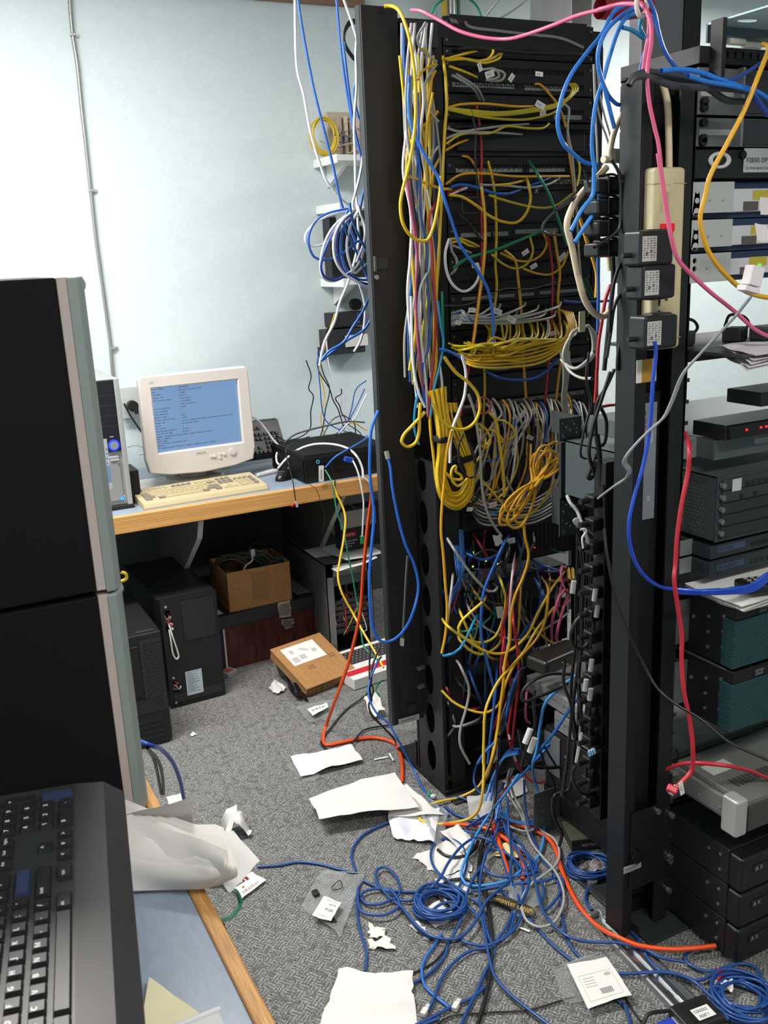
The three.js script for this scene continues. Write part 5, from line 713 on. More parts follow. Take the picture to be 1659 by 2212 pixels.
pl('grey', null, [[976, 162], [1020, 189], [1037, 216, -2.29]]); pl('grey', null, [[985, 160], [1028, 188], [1045, 218, -2.29]]); pl('grey', null, [[1050, 158], [1075, 152], [1090, 160], [1085, 172], [1058, 176, -2.28]]); pl('grey', null, [[1040, 150], [1070, 150], [1078, 165], [1050, 174]]);
pl('gold', null, [[1155, 182, -2.29], [1165, 182], [1189, 206], [1206, 230], [1219, 263], [1229, 331], [1240, 419], [1237, 470]]); pl('grey', null, [[1215, 225], [1228, 232], [1226, 280], [1236, 338], [1243, 419], [1246, 463], [1250, 546], [1256, 616]]); pl('lime', null, [[1245, 335], [1252, 360], [1250, 385], [1246, 402]]);
ctx = 'above the smooth grey panel';
pl('lime', null, [[963, 311], [997, 290], [1061, 287], [1094, 273], [1138, 277], [1172, 277], [1186, 267, -2.28]]); pl('grey', null, [[966, 277], [990, 284], [1027, 280], [1078, 273], [1142, 268, -2.28]]); pl('gold', null, [[963, 325], [985, 312], [1010, 302, -2.28]]); pl('grey', null, [[963, 300], [990, 289], [1050, 286], [1128, 290, -2.28]]);
pl('black', null, [[1017, 235], [1026, 280], [1027, 350], [1034, 440]]); pl('gold', null, [[998, 337, -2.29], [1012, 340], [1028, 362], [1036, 395], [1040, 410]]);
ctx = 'crossing the unit with the K mark';
pl('gold', null, [[963, 398], [993, 378], [1044, 375], [1111, 381], [1179, 381], [1229, 381, -2.28]]); pl('blue', null, [[973, 405], [995, 399], [1029, 405], [1062, 416], [1090, 419], [1123, 411, -2.28]], -2.22, .004); pl('blue', null, [[1140, 402], [1170, 392], [1188, 384, -2.28]]); pl('grey', null, [[1034, 399], [1090, 401], [1145, 405], [1187, 397], [1209, 384, -2.28]]); pl('red', null, [[965, 418], [985, 412], [1005, 404, -2.28]]); pl('white', null, [[970, 420], [990, 413], [1008, 406, -2.28]]); pl('yellow', null, [[1065, 400], [1100, 397], [1140, 388, -2.28]]);
pl('yellow', C2, [[470, 150], [560, 160], [680, 230], [780, 310], [900, 360], [1000, 360], [1070, 290], [1105, 180], [1090, 80], [1070, 20, -2.28]], -2.2, .0038); pl('lime', C2, [[780, 150], [900, 190], [1050, 230], [1200, 250], [1300, 230], [1430, 140]], -2.22);
pl('green', null, [[1142, 348, -2.28], [1162, 378, -2.2], [1184, 416], [1203, 466], [1225, 530]], -2.2, .004); pl('green', null, [[1170, 499], [1117, 521], [1076, 538], [1006, 560], [979, 580]], -2.19, .004);
ctx = 'looping in front of the dark middle panels';
pl('white', C2, [[470, 490], [440, 600], [450, 740], [500, 850], [580, 900], [650, 870], [700, 790], [705, 710]], -2.2, .0038); pl('grey', C2, [[480, 490], [490, 580], [530, 660], [520, 730], [480, 770]]); pl('lime', C2, [[470, 490], [560, 490], [640, 520], [700, 550, -2.28]]); pl('grey', C2, [[490, 540], [570, 570], [640, 600, -2.28]]); pl('yellow', C2, [[480, 520], [560, 510], [620, 540], [690, 550, -2.28]]);
pl('lime', C2, [[800, 610], [880, 680], [980, 720], [1070, 690], [1120, 600], [1100, 480, -2.28]]); pl('gold', C2, [[870, 600], [1000, 660], [1110, 660], [1190, 610], [1230, 530], [1205, 450, -2.28]]); pl('gold', C2, [[1040, 720], [1150, 760], [1260, 765], [1350, 700], [1395, 590]]);
pl('dark', C2, [[1470, 120], [1300, 270], [1200, 380], [1200, 430], [1300, 460], [1420, 460]], -2.1); pl('black', C2, [[530, 290], [620, 370], [700, 470], [760, 530]], -2.2, .004); pl('dark', C2, [[420, 1010], [620, 1000], [900, 880], [1100, 880], [1300, 830]], -2.24, .002);
// long hanging leads
const GL = 'long leads hanging down the crowded rack', ll = (l, c, pts, z = -2.15) => cab(l, GL, c, .0039, null, pts, z);
ll('long red cable hanging down beside the rack channel', 'red', [[1029, 228, -2.28], [1039, 304], [1040, 371], [1040, 463], [1041, 533], [1038, 602], [1031, 657], [1024, 713], [1017, 768], [1011, 805], [1004, 843], [995, 899]]); ll('long red cable hanging down between the looping yellow leads', 'red', [[1182, 510, -2.25], [1184, 519], [1192, 569], [1194, 630], [1191, 699], [1186, 768], [1182, 815], [1177, 876], [1170, 960]]);
const ly = 'long yellow cable hanging down the rack panels';
ll(ly, 'gold', [[1040, 402], [1047, 463], [1048, 524], [1044, 580], [1036, 640], [1028, 700], [1018, 770]], -2.17); ll(ly, 'yellow', [[1054, 348, -2.28], [1064, 388], [1070, 435], [1072, 519], [1070, 574], [1073, 616], [1067, 671], [1056, 727], [1047, 782], [1047, 843], [1045, 954], [1059, 996], [1076, 1060], [1087, 1100]]); ll(ly, 'gold', [[1090, 541, -2.25], [1113, 563], [1119, 602], [1126, 671], [1130, 740], [1131, 780], [1135, 843], [1142, 926], [1146, 990]]); ll(ly, 'gold', [[1196, 500, -2.25], [1203, 546], [1209, 588], [1205, 643], [1210, 699], [1212, 760], [1203, 843], [1198, 893], [1191, 955]]);
ll('long grey cable hanging in front of the switch chassis', 'grey', [[1012, 851], [1026, 893], [1031, 926], [1038, 982], [1040, 1037], [1048, 1093], [1065, 1132], [1084, 1159]], -2.14); ll('long white cable crossing the yellow hank', 'white', [[998, 768], [1006, 802], [1004, 851], [993, 885], [979, 921], [973, 960], [972, 1000]], -2.13); ll('blue cable sagging below the drooping yellow cables', 'blue', [[1048, 802], [1076, 815], [1117, 821], [1159, 815], [1189, 793], [1206, 774]], -2.2);
// grey fan and yellow droops at the switches
ctx = 'fanning out from the upper network switch';
for (let i = 0; i < 13; i++) { const x1 = 1010 + i * 16 + rr(-6, 6), y1 = 662 + rr(-6, 26); pl(i % 6 === 2 ? 'blue' : 'grey', null, [[976, 676 + i * 2.2, -2.24], [1000, 672 + i * 2.2 + rr(-4, 4), -2.2], [(1000 + x1) / 2, (676 + i * 2 + y1) / 2 + 10, -2.19], [x1, y1 + rr(0, 8), -2.22], [x1 + 10, y1 - 8, -2.29]]); }
pl('grey', C2, [[1240, 1120], [1240, 1200], [1180, 1320], [1080, 1420], [950, 1490], [800, 1500], [700, 1480]], -2.17);
ctx = 'drooping from the lower network switch';
for (let i = 0; i < 20; i++) { const x = 1048 + i * 10, y = 690 + rr(-10, 12), gx = 992 + rr(-6, 90), gy = 764 + rr(-26, 20); pl(i % 3 ? 'yellow' : 'lime', null, [[x, y, -2.29], [x + rr(2, 10), y + 14, -2.22], [x + rr(-4, 10), y + 40 + rr(-6, 8), -2.17], [x * .6 + gx * .4, gy - 8 + rr(-12, 8), -2.17 + rr(0, .04)], [x * .3 + gx * .7, gy + rr(-8, 8), -2.17 + rr(0, .05)], [gx, gy, -2.16], [gx - 18, gy - 6, -2.2]], -2.2, .0032); }
for (let i = 0; i < 5; i++) { const d = i * 8; pl(i % 2 ? 'gold' : 'yellow', null, [[1205 + i * 6, 668 + i * 2, -2.29], [1222 + i * 4, 680, -2.2], [1228 + i * 3, 705 + d * .3, -2.16], [1215 + i * 2, 735 + d * .3, -2.14], [1170, 750 + d, -2.15 + i * .006], [1100, 764 + d * .9, -2.15 + i * .006], [1020, 768 + d * .7, -2.16 + i * .006], [985, 765, -2.2]], -2.2, .0033); }
ctx = 'streaming down the big switch chassis';
// chassis: grey and mixed leads streaming down
for (let i = 0; i < 34; i++) { const x = 1046 + i * 6.3 + rr(-3, 3), y = 868 + rr(-3, 10), dx = rr(-34, 14), L = rr(70, 190); pl(['grey', 'grey', 'white', 'grey', 'black', 'grey', 'gold', 'grey', 'white', 'blue'][i % 10], null, [[x, y, -2.29], [x + rr(0, 10), y - 3, -2.24], [x + 14 + rr(-4, 8), y + 28, -2.18], [x + 18 + dx * .3, y + L * .5, -2.16], [x + 8 + dx, y + L, -2.19], [x - 10 + dx, y + L + 40, -2.24]]); }
for (let i = 0; i < 14; i++) { const x = 1030 + i * 11; pl(['lime', 'grey', 'black', 'gold', 'dark', 'grey', 'black'][i % 7], null, [[x, 900 + rr(0, 30), -2.27], [x + rr(-5, 20), 960 + rr(-10, 20), -2.2], [x + rr(-30, 20), 1020 + rr(-10, 20), -2.18], [x + rr(-50, 10), 1070 + rr(-20, 20), -2.2], [x - rr(30, 80), 1095 + rr(-20, 10), -2.24]]); }
for (let i = 0; i < 8; i++) pl(i % 3 ? 'grey' : 'dark', null, [[1000 + i * 3, 1045 + i * 9, -2.25], [1040, 1075 + i * 8, -2.2], [1090, 1085 + i * 7, -2.18], [1150, 1080 + i * 7, -2.2], [1200, 1050 + i * 8, -2.26]]);
pl('mauve', C3, [[690, 440], [690, 380], [730, 355], [780, 380], [790, 440], [750, 480], [690, 470]], -2.2); pl('yellow', C3, [[830, 530], [900, 540], [970, 600], [980, 650], [930, 685]], -2.15); pl('yellow', C3, [[780, 470], [830, 530], [860, 700], [880, 850], [895, 1000], [895, 1130]], -2.14, .0042); pl('yellow', C3, [[700, 560], [770, 620], [790, 700], [760, 750], [710, 720]], -2.15); pl('yellow', C3, [[780, 600], [850, 640], [890, 700], [840, 690]], -2.15); pl('cyan', C3, [[770, 1250], [830, 1250], [890, 1220]], -2.15); pl('blue', C3, [[740, 850], [800, 850], [870, 820]], -2.18); pl('lime', C3, [[690, 960], [770, 1050], [850, 1140], [900, 1200]], -2.15); pl('lime', C3, [[1300, 990], [1250, 1080], [1180, 1190], [1110, 1260], [1020, 1280], [960, 1270]], -2.15);
[[1130, 893, .5], [1155, 888, -.3], [1158, 912, 1.2], [1115, 905, -.8], [1112, 955, .7], [1145, 945, -.4], [1168, 945, .2], [1180, 950, 0], [1110, 975, 1.3], [1065, 1090, .1], [1015, 1100, -.2], [1037, 145, -1.1], [1058, 160, .3], [1105, 168, .9], [1165, 160, -.2], [1167, 227, -.6], [1173, 244, .2], [1195, 720, .1], [1075, 673, -.4], [1020, 670, -.1], [990, 697, -.3], [1105, 690, -.6], [1135, 545, .6], [1153, 575, .5], [1215, 555, .7], [1027, 573, 0], [1080, 1170, -.2], [1104, 1168, 0]].forEach(([x, y, r], i) => flag(x, y, -2.17, r, i % 3 ? .02 : .026, i % 3 ? .012 : .016));
{ const o = one('cable_tag', 'large white paper tag hanging among the lower cables', 'tag', sheetGeo([V(-.012, .017, 0), V(.012, .014, 0), V(.010, -.016, .004), V(-.011, -.014, .006)], 5, .002), mat('#b9b4a8', .8)); o.position.copy(onZ(1079, 1323, -2.05)); }
{ const o = one('cable_tag', 'crumpled white tag below the grey hanging cable', 'tag', sheetGeo([V(-.015, .014, 0), V(.013, .016, 0), V(.012, -.012, .004), V(-.010, -.016, .006)], 5, .005), mat('#bdb9b0', .8)); o.position.copy(onZ(1074, 1168, -2.1)); }
// yellow hank with hook-and-loop straps
{ const t = thing('cable_hank', 'thick yellow cable hank tied with black straps', 'cable'); const m = cabM('yellow');
  for (let k = 0; k < 11; k++) { const f = k / 10, z = -2.19 + (k % 3) * .014; part('strand', tube(path3(null, [[926 + f * 36, 845 - f * 10, z], [938 + f * 26, 890, z], [946 + f * 24, 945, z + .01], [946 + f * 18, 985, z], [942 + f * 18, 1020, z], [946 + f * 22, 1060 - f * 12, z + .008], [962 + f * 14, 1090 - f * 26, z + .01], [990 + f * 2, 1100 - f * 38, z + .012], [1014 - f * 10, 1078 - f * 34, z + .008], [1024 - f * 14, 1040 - f * 16, z], [1018 - f * 20, 990, z + .006], [1004 - f * 26, 945, z], [992 - f * 28, 905, z - .01], [985 - f * 26, 870, z - .02]], z), .0034, 5, 6), m, t); }
  const s1 = onZ(956, 948, -2.17), s2 = onZ(1001, 990, -2.17), sm = mat('#0f0f10', .9); const a = part('strap', bx(.046, .018, .05, 0, 0, 0, .008), sm, t, 'black hook-and-loop strap'); a.position.copy(s1); const b = part('strap', bx(.042, .018, .05, 0, 0, 0, .008), sm, t, 'black hook-and-loop strap'); b.position.copy(s2); b.rotation.z = .15; const s3 = onZ(975, 897, -2.19); const c = part('strap', bx(.02, .022, .04, 0, 0, 0, .006), sm, t); c.position.copy(s3); }
cab('yellow loop curling over the strapped yellow hank', null, 'yellow', .0042, C3, [[430, 40], [520, 160], [620, 240], [690, 330], [710, 430], [680, 530], [620, 590], [540, 605], [450, 570], [390, 500], [345, 410]], -2.1); cab('yellow teardrop loop poking out before the duct panel', null, 'yellow', .0042, null, [[918, 890], [912, 897], [890, 920], [872, 940], [868, 955], [880, 965], [897, 957], [905, 935], [906, 900], [908, 870]], -2.14); cab('small yellow curl in the middle of the strapped hank', null, 'yellow', .0036, C3, [[440, 940], [500, 990], [570, 990], [560, 960], [520, 930], [525, 890], [500, 900], [485, 950], [500, 1010], [540, 1045], [590, 1010], [620, 980]], -2.08);
[[[930, 990], [936, 1000]], 0].slice(0, 0); cab('yellow cable dropping from the strapped hank to the lower rack', null, 'gold', .0038, null, [[975, 930], [965, 980], [960, 1040], [955, 1090], [953, 1150], [957, 1190], [962, 1261], [966, 1316], [962, 1372], [954, 1411]], -2.12);
cab('black cord loop hanging over the strapped hank', null, 'black', .003, C3, [[580, 640], [545, 720], [545, 830], [570, 920], [620, 980], [660, 970], [680, 900], [660, 800], [620, 700]], -2.08);
// yellow bow tied round itself
{ const t = thing('cable_hank', 'loose yellow cable bow knotted round its middle', 'cable'), m = cabM('gold'), K = [1155, 1042]; const L = [[1200, 965, 14], [1192, 985, 18], [1178, 972, 14], [1205, 1000, 10], [1168, 985, 16]], M = [[1092, 1115, 16], [1110, 1130, 18], [1100, 1095, 12], [1122, 1120, 14], [1088, 1125, 12]];
  [...L, ...M].forEach(([x, y, w], i) => { const dx = x - K[0], dy = y - K[1], l = Math.hypot(dx, dy), nx = -dy / l * w, ny = dx / l * w, z = -2.08 + (i % 4) * .012; part('loop', tube(path3(null, [[K[0] - 4, K[1], z], [K[0] + dx * .5 + nx, K[1] + dy * .5 + ny, z + .01], [x + nx * .9, y + ny * .9, z], [x + dx / l * 10, y + dy / l * 10, z], [x - nx * .9, y - ny * .9, z], [K[0] + dx * .5 - nx, K[1] + dy * .5 - ny, z - .01], [K[0] + 4, K[1], z]], z), .0037, 6, 6), m, t); });
  const c = onZ(K[0], K[1], -2.06); for (let k = 0; k < 4; k++) { const g = new THREE.TorusGeometry(.019, .0037, 7, 20).scale(1, 1.25, 1); const o = part('wrap', g, m, t); o.position.set(c.x + (k - 1.5) * .005, c.y + (k - 1.5) * .005, c.z); o.rotation.set(1.3, .0, .45, 'ZXY'); }
  part('tail', tube(path3(null, [[1146, 960, -2.15], [1146, 1000, -2.1], [1150, 1040, -2.06]], -2.1), .0037), m, t); part('tail', tube(path3(null, [[1131, 1130, -2.08], [1134, 1160], [1142, 1200], [1131, 1244], [1112, 1289], [1103, 1330], [1101, 1386], [1091, 1427], [1088, 1469], [1081, 1524], [1073, 1594], [1060, 1650, -1.98], [1046, 1690, .03]], -2.06), .004), m, t); }
// lower tangle
const GW = 'cables in the lower tangle of the crowded rack', lw = (c, pts, z = -2.12, r = .0038, crop = C4) => { for (const k of [0, pts.length - 1]) if (pts[k][1] < 1600 && pts[k].length < 3) { pts[k] = [...pts[k], -2.34]; const m = k ? k - 1 : 1; if (pts[m].length < 3) pts[m] = [...pts[m], z]; } return cab(`${({ gold: 'yellow', lime: 'yellow', navy: 'dark blue', cyan: 'teal blue', sky: 'light blue' })[c] ?? c} cable in the lower tangle of the rack`, GW, c, r, crop, pts, z); };
lw('yellow', [[1380, 290], [1250, 470], [1150, 650], [1090, 780], [1000, 880], [900, 940], [800, 940], [700, 900], [600, 830], [540, 770], [560, 700], [640, 620], [710, 560], [760, 490]], -2.05); lw('yellow', [[1290, 580, -2.05], [1150, 760], [1050, 930], [950, 1050], [860, 1150], [790, 1280], [750, 1400], [740, 1600], [735, 1803, -1.95]]); lw('gold', [[1190, 350], [1240, 500], [1220, 680], [1150, 830], [1000, 1000], [920, 1150], [880, 1300], [850, 1500], [800, 1760]], -2.02); lw('yellow', [[410, 1230, -2.15], [500, 1320], [620, 1380], [750, 1405], [850, 1350], [900, 1200, -2.02], [960, 1050]]); lw('lime', [[395, 620], [470, 740], [600, 830], [720, 860], [820, 820], [880, 700], [910, 520], [880, 400], [825, 310]], -2.1); lw('gold', [[1030, 330], [1020, 560], [1010, 750], [950, 900]], -2.14); lw('lime', [[1030, 560], [1100, 720], [1200, 810], [1310, 880]], -2.14); lw('yellow', [[520, 520], [580, 680], [660, 850], [760, 950], [850, 990]], -2.12); lw('yellow', [[610, 380], [700, 510], [820, 640]], -2.12); lw('lime', [[540, 760], [570, 860], [650, 930], [750, 950], [830, 900], [870, 780]], -2.1); lw('gold', [[1230, 370], [1300, 380], [1380, 370]], -2.12);
lw('grey', [[430, 0], [500, 120], [600, 270], [700, 390], [800, 470], [830, 450], [820, 400]], -2.1); lw('grey', [[510, 200], [490, 420], [460, 680], [410, 860]], -2.14); lw('grey', [[590, 480], [640, 620], [720, 720], [860, 800], [1000, 840], [1150, 790], [1310, 690], [1400, 620]], -2.12, .003); lw('grey', [[490, 960], [570, 1070], [625, 1220], [600, 1380], [560, 1520], [555, 1650], [630, 1803]], -2.1); lw('grey', [[460, 1480], [560, 1510], [650, 1480], [730, 1420]], -2.12); lw('grey', [[1120, 0], [1130, 80], [1090, 160]], -2.14); lw('grey', [[1310, 420], [1300, 560], [1330, 660]], -2.1); lw('grey', [[440, 1280], [490, 1400], [510, 1500], [470, 1570], [430, 1580]], -2.2);
lw('blue', [[940, 20], [880, 120], [810, 280], [740, 460], [720, 620], [720, 800], [750, 950], [790, 1100], [820, 1250], [800, 1500], [780, 1700], [770, 1803]], -2.06); lw('blue', [[1060, 1050], [990, 1130], [950, 1250], [920, 1400], [880, 1550], [820, 1640], [740, 1720], [690, 1803]], -2.0); lw('blue', [[840, 980], [835, 1200], [815, 1400], [790, 1600]], -2.04); lw('cyan', [[720, 610], [650, 720], [590, 850], [530, 930], [460, 955], [420, 940]], -2.08); lw('blue', [[570, 120], [640, 180], [740, 215], [830, 180], [900, 80]], -2.15); lw('navy', [[600, 980], [650, 1150], [700, 1280], [740, 1400]], -2.12);
for (let i = 0; i < 7; i++) lw(['navy', 'cyan', 'blue'][i % 3], [[490 + i * 14, -20, -2.22], [510 + i * 12, 150], [530 + i * 9, 300, -2.16], [560 - i * 14, 420 + i * 12], [500 - i * 8, 520 + i * 14, -2.2]], -2.2, .0036); for (let i = 0; i < 8; i++) lw(['navy', 'blue', 'cyan'][i % 3], [[1130 + i * 14, 350 + i * 20, -2.2], [1180 + i * 4, 500, -2.16], [1140 + i * 3, 650, -2.15], [1060 - i * 6, 750 + i * 10, -2.15], [1030 - i * 9, 900, -2.2]], -2.2, .0034);
lw('red', [[890, 700], [895, 850], [870, 1100], [900, 1250], [850, 1430], [800, 1560]], -2.06, .0042); lw('red', [[965, 380], [970, 700], [1000, 900], [1010, 1150], [985, 1400], [965, 1700], [1000, 1803]], -2.04, .0042); lw('red', [[1000, 180], [960, 350], [920, 600], [880, 760], [900, 900], [960, 1300], [930, 1560], [990, 1790]], -2.08, .0042); lw('maroon', [[640, 0], [700, 80], [760, 180], [840, 260]], -2.16); lw('red', [[620, 1370], [680, 1375], [740, 1350]], -2.1, .003); lw('maroon', [[420, 1160], [460, 1230], [490, 1300]], -2.16);
lw('white', [[985, 150], [960, 330], [940, 600], [930, 860], [880, 1100], [820, 1230]], -2.07, .003); lw('white', [[910, 1480], [950, 1640], [990, 1780]], -2.03, .003);
[0, 1, 2].forEach(i => lw('black', [[1030 - i * 30, 1080 + i * 30, -2.05], [980 - i * 20, 1250], [900 - i * 10, 1450], [850, 1650 + i * 20], [840 - i * 10, 1803, -1.95]], -2.05, .0045)); lw('black', [[660, 260], [670, 180], [740, 140], [840, 150], [880, 220], [800, 290], [700, 290], [600, 250]], -2.1, .003); lw('black', [[480, 1030], [560, 1190], [650, 1270], [730, 1290]], -2.12, .0026); lw('black', [[900, 60], [930, 150], [900, 260], [960, 320]], -2.1, .006); lw('black', [[570, 400], [700, 500], [850, 560], [950, 400]], -2.1, .003);
lw('pink', [[1380, 270], [1340, 310], [1345, 380], [1380, 430], [1340, 470], [1290, 620], [1265, 890]], -2.0, .004); lw('pink', [[1390, 440], [1370, 560], [1330, 690], [1310, 780], [1335, 880]], -2.0, .004); lw('mauve', [[1375, 350], [1330, 500], [1330, 600], [1380, 560], [1385, 460]], -2.01, .004); lw('pink', [[1110, 1200], [1070, 1280], [1065, 1400], [1100, 1490]], -2.0);
[0, 1].forEach(i => lw('yellow', [[1400 + i * 32, 280], [1405 + i * 32, 370], [1425 + i * 36, 460]], -1.95, .0055)); lw('blue', [[1100, 200], [1200, 260], [1300, 290], [1370, 280]], -2.14); lw('navy', [[1100, 280], [1200, 300], [1330, 310]], -2.14); lw('green', [[1230, 120], [1320, 150], [1380, 160]], -2.2, .0025); lw('green', [[530, 740], [600, 770], [680, 750], [760, 690], [800, 620]], -2.14, .003);
ctx = 'buried deep in the lower cable tangle';
for (let i = 0; i < 30; i++) { const c = ['navy', 'blue', 'dark', 'black', 'maroon', 'cyan', 'grey', 'navy', 'black', 'lime'][i % 10], x = 972 + i * 6.6, y0 = 1130 + rr(0, 160), L = rr(160, 330), P = []; let o = 0; for (let k = 0; k <= 5; k++) { o = o * .6 + rr(-22, 22); P.push([x + o, Math.min(1640, y0 + L * k / 5), k === 0 || k === 5 ? -2.33 : -2.24 + rr(-.02, .06)]); } pl(c, null, P, -2.2, .003); }
cab('light blue cable falling from the router rack and looping on the floor', null, 'sky', .004, C4, [[1480, 1100, -1.75], [1440, 1130, -1.76], [1330, 1210, -1.8], [1220, 1330], [1180, 1500, -1.85], [1150, 1700], { c: C5 }, [1035, 150, -1.85], [1050, 300, .12], [1085, 430, .08], [1110, 600, .02], [1100, 750, .012], [1050, 860], [950, 930], [850, 1000], [650, 1040], [560, 1030], [520, 970, .02], [570, 800, .03], [640, 650], [740, 500, .06], [850, 360, .15], [930, 240, .2]]);
cab('bright blue cable slanting from the router rack to the carpet', null, '#2a78d2', .004, C4, [[1530, 1200, -1.72], [1470, 1290, -1.75], [1380, 1420, -1.8], [1280, 1570], [1180, 1690, -1.85], { c: C5 }, [1150, 30], [1060, 130, -1.88], [960, 240, .15], [870, 330, .1], [800, 430, .06], [760, 600, .02]]);
cab('yellow loop lying on the carpet below the crowded rack', null, '#dfb93a', .0042, C5, [[760, 0, .2], [720, 180, .1], [640, 330, .04], [520, 400, .012], [390, 430], [280, 465], [215, 520], [230, 570], [320, 595], [450, 590], [570, 560, .02], [640, 500, .06], [670, 380, .12], [680, 200, .18], [680, 0, .25]]);
// ---------- floor tangle ----------
let fctx = 'curling on the carpet beside the clear bag with screws'; const fl = (pts, h = .005, crop = C5, c = '#1a4788', r = .0037) => cab('blue network cable ' + fctx, 'blue cables ' + fctx, c, r, crop, pts, h, { floor: true });
fl([[-150, 1060], [0, 1050], [150, 1025], [300, 1040], [420, 1070], [500, 1090], [560, 1110]], .005, C8); fl([[1030, 650], [800, 740], [650, 810], [570, 890], [540, 980], [575, 1100]], .006, C8); fl([[620, 1160], [740, 1210], [880, 1240], [1080, 1245], [1180, 1250]], .006, C8); fl([[760, 1230], [720, 1150], [730, 1080], [780, 1060], [850, 1110], [890, 1190], [885, 1270], [840, 1300], [790, 1250], [740, 1200]], .014, C8); fl([[610, 1160], [585, 1230], [580, 1350], [600, 1520], [650, 1680], [640, 1830]], .006, C8);
fl([[600, 1280], [640, 1240], [720, 1220], [820, 1240], [885, 1310]], .012, C8); fl([[610, 1290], [650, 1330], [740, 1335], [850, 1300], [960, 1310], [1060, 1280]], .01, C8); fl([[590, 1210], [590, 1330], [620, 1390], [720, 1415], [820, 1400], [890, 1340], [870, 1280], [820, 1220]], .018, C8); fl([[880, 1330], [960, 1430], [1050, 1540], [1150, 1580], [1280, 1590], [1357, 1570]], .008, C8);
fctx = 'looping over the torn papers below the crowded rack';
fl([[740, 720, .03], [640, 690], [540, 740], [430, 870], [370, 980], [310, 1050], [280, 1090, .008]]); fl([[730, 740, .03], [700, 690], [560, 1100, .012]].slice(0, 0).concat([[500, 1060], [550, 930], [560, 850], [510, 740], [420, 700], [330, 740], [300, 830], [340, 930], [430, 1010], [560, 1100]]), .014); fl([[770, 0, .2], [700, 60, .16], [620, 200, .08], [610, 290, .05], [640, 360, .04], [700, 395], [770, 380, .05], [830, 300, .08]]); fl([[380, 430], [480, 405], [560, 425], [620, 510], [700, 640], [800, 760], [900, 880], [950, 1000], [960, 1150], [940, 1280], [880, 1370], [760, 1450], [680, 1470], [560, 1450], [500, 1420]], .012);
fctx = 'running out across the carpet from the tangle';
fl([[740, 740, .03], [690, 830], [660, 960, .015], [650, 1080], [660, 1220], [690, 1400], [720, 1560], [760, 1690], [850, 1800], [980, 1910], [1140, 2031], [1220, 2090]]); fl([[870, 1000, .02], [800, 1060], [700, 1150], [640, 1260], [560, 1370], [480, 1420], [330, 1410], [240, 1360], [160, 1280], [90, 1190], [40, 1150]], .01); fl([[970, 280, .12], [975, 450, .06], [1000, 600, .02], [1060, 760, .008], [1100, 850], [1180, 950], [1230, 1080], [1240, 1250], [1270, 1400], [1330, 1510], [1450, 1610], [1560, 1655], [1659, 1670], { c: CS }, [1000, 1480, .02], [1150, 1530], [1260, 1620], [1340, 1700], [1400, 1800]]);
fl([[870, 660, .02], [960, 760], [1020, 900], [1060, 1060], [1110, 1230], [1200, 1340], [1300, 1410], [1420, 1440], [1560, 1445], { c: CS }, [650, 1280], [780, 1310, .02], [830, 1320], [950, 1380], [1100, 1410]]); fl([[850, 400, .1], [860, 650, .03], [880, 820, .02], [870, 990], [900, 1100, .006], [960, 1220], [1060, 1340], [1180, 1470], [1330, 1590], [1480, 1700], [1580, 1790], [1659, 1880], { c: CS }, [690, 1680], [730, 1760], [745, 1860]]); fl([[590, 1080], [700, 1060], [950, 1020], [1130, 1000], [1220, 975], [1250, 1000], [1230, 1080], [1180, 1160], [1120, 1210], [1090, 1180], [1110, 1100], [1080, 980], [1020, 870]], .014);
fl([[800, 1070], [870, 1140], [885, 1230], [840, 1340], [780, 1420], [740, 1480], [600, 1500], [500, 1560], [420, 1640], [360, 1740], [330, 1830], [280, 1940]], .009); fl([[760, 1500], [740, 1560], [680, 1680], [630, 1800], [570, 1920], [510, 2050]], .007); fl([[380, 1380], [330, 1460], [260, 1560], [235, 1650], [260, 1760], [330, 1830], [430, 1910]], .006, C5, '#2a69bd'); fl([[430, 1430], [400, 1540], [340, 1620], [260, 1690], [170, 1740]], .006); fl([[695, 1760], [600, 1840], [480, 1890], [350, 1960], [190, 2040]], .007); fl([[660, 900], [600, 1000], [560, 1100], [530, 1250], [490, 1340], [440, 1430]], .016); fl([[360, 1990], [280, 2020], [200, 2060]], .006, C5);
fctx = 'knotted in the middle of the floor tangle';
fl([[690, 850], [700, 800], [780, 780], [900, 850], [1000, 960], [1060, 900], [1000, 820], [920, 760], [860, 690], [850, 580]], .02); fl([[680, 900], [720, 950], [800, 975], [950, 965], [1050, 940], [1060, 880]], .02); fl([[560, 620], [640, 570], [740, 520], [780, 560], [760, 680], [700, 740]], .03, C5, '#173f86'); fl([[540, 640], [600, 660], [720, 650], [860, 600], [840, 560], [700, 580], [600, 610]], .02, C5, '#173f86'); fl([[400, 470], [480, 530], [560, 560], [650, 620]], .008, C5); fl([[940, 1180, .02], [1000, 1040], [980, 900], [900, 760], [830, 620], [790, 420, .06]], .012); fl([[270, 1290], [300, 1230], [400, 1160], [520, 1170], [600, 1220], [640, 1270]], .02); fl([[860, 980], [820, 860], [780, 760], [720, 700]], .018); fl([[740, 1460], [690, 1330], [660, 1180], [590, 1130]], .012); fl([[870, 990], [930, 1140], [900, 1260], [860, 1380], [800, 1440]], .012);
fctx = 'crossing the silver slide rail';
fl([[700, 1190], [770, 1230], [820, 1310], [870, 1400], [950, 1470], [1010, 1480]], .012, CS); fl([[1290, 1310], [1160, 1330], [1110, 1370], [1130, 1420], [1240, 1470], [1330, 1460], [1410, 1440]], .01, CS); fl([[1010, 1480], [1150, 1530], [1240, 1520], [1330, 1460], [1500, 1420], [1580, 1450], [1615, 1560], [1600, 1700]], .01, CS); fl([[470, 910], [445, 980], [460, 1030], [490, 1065]], .006, CS);
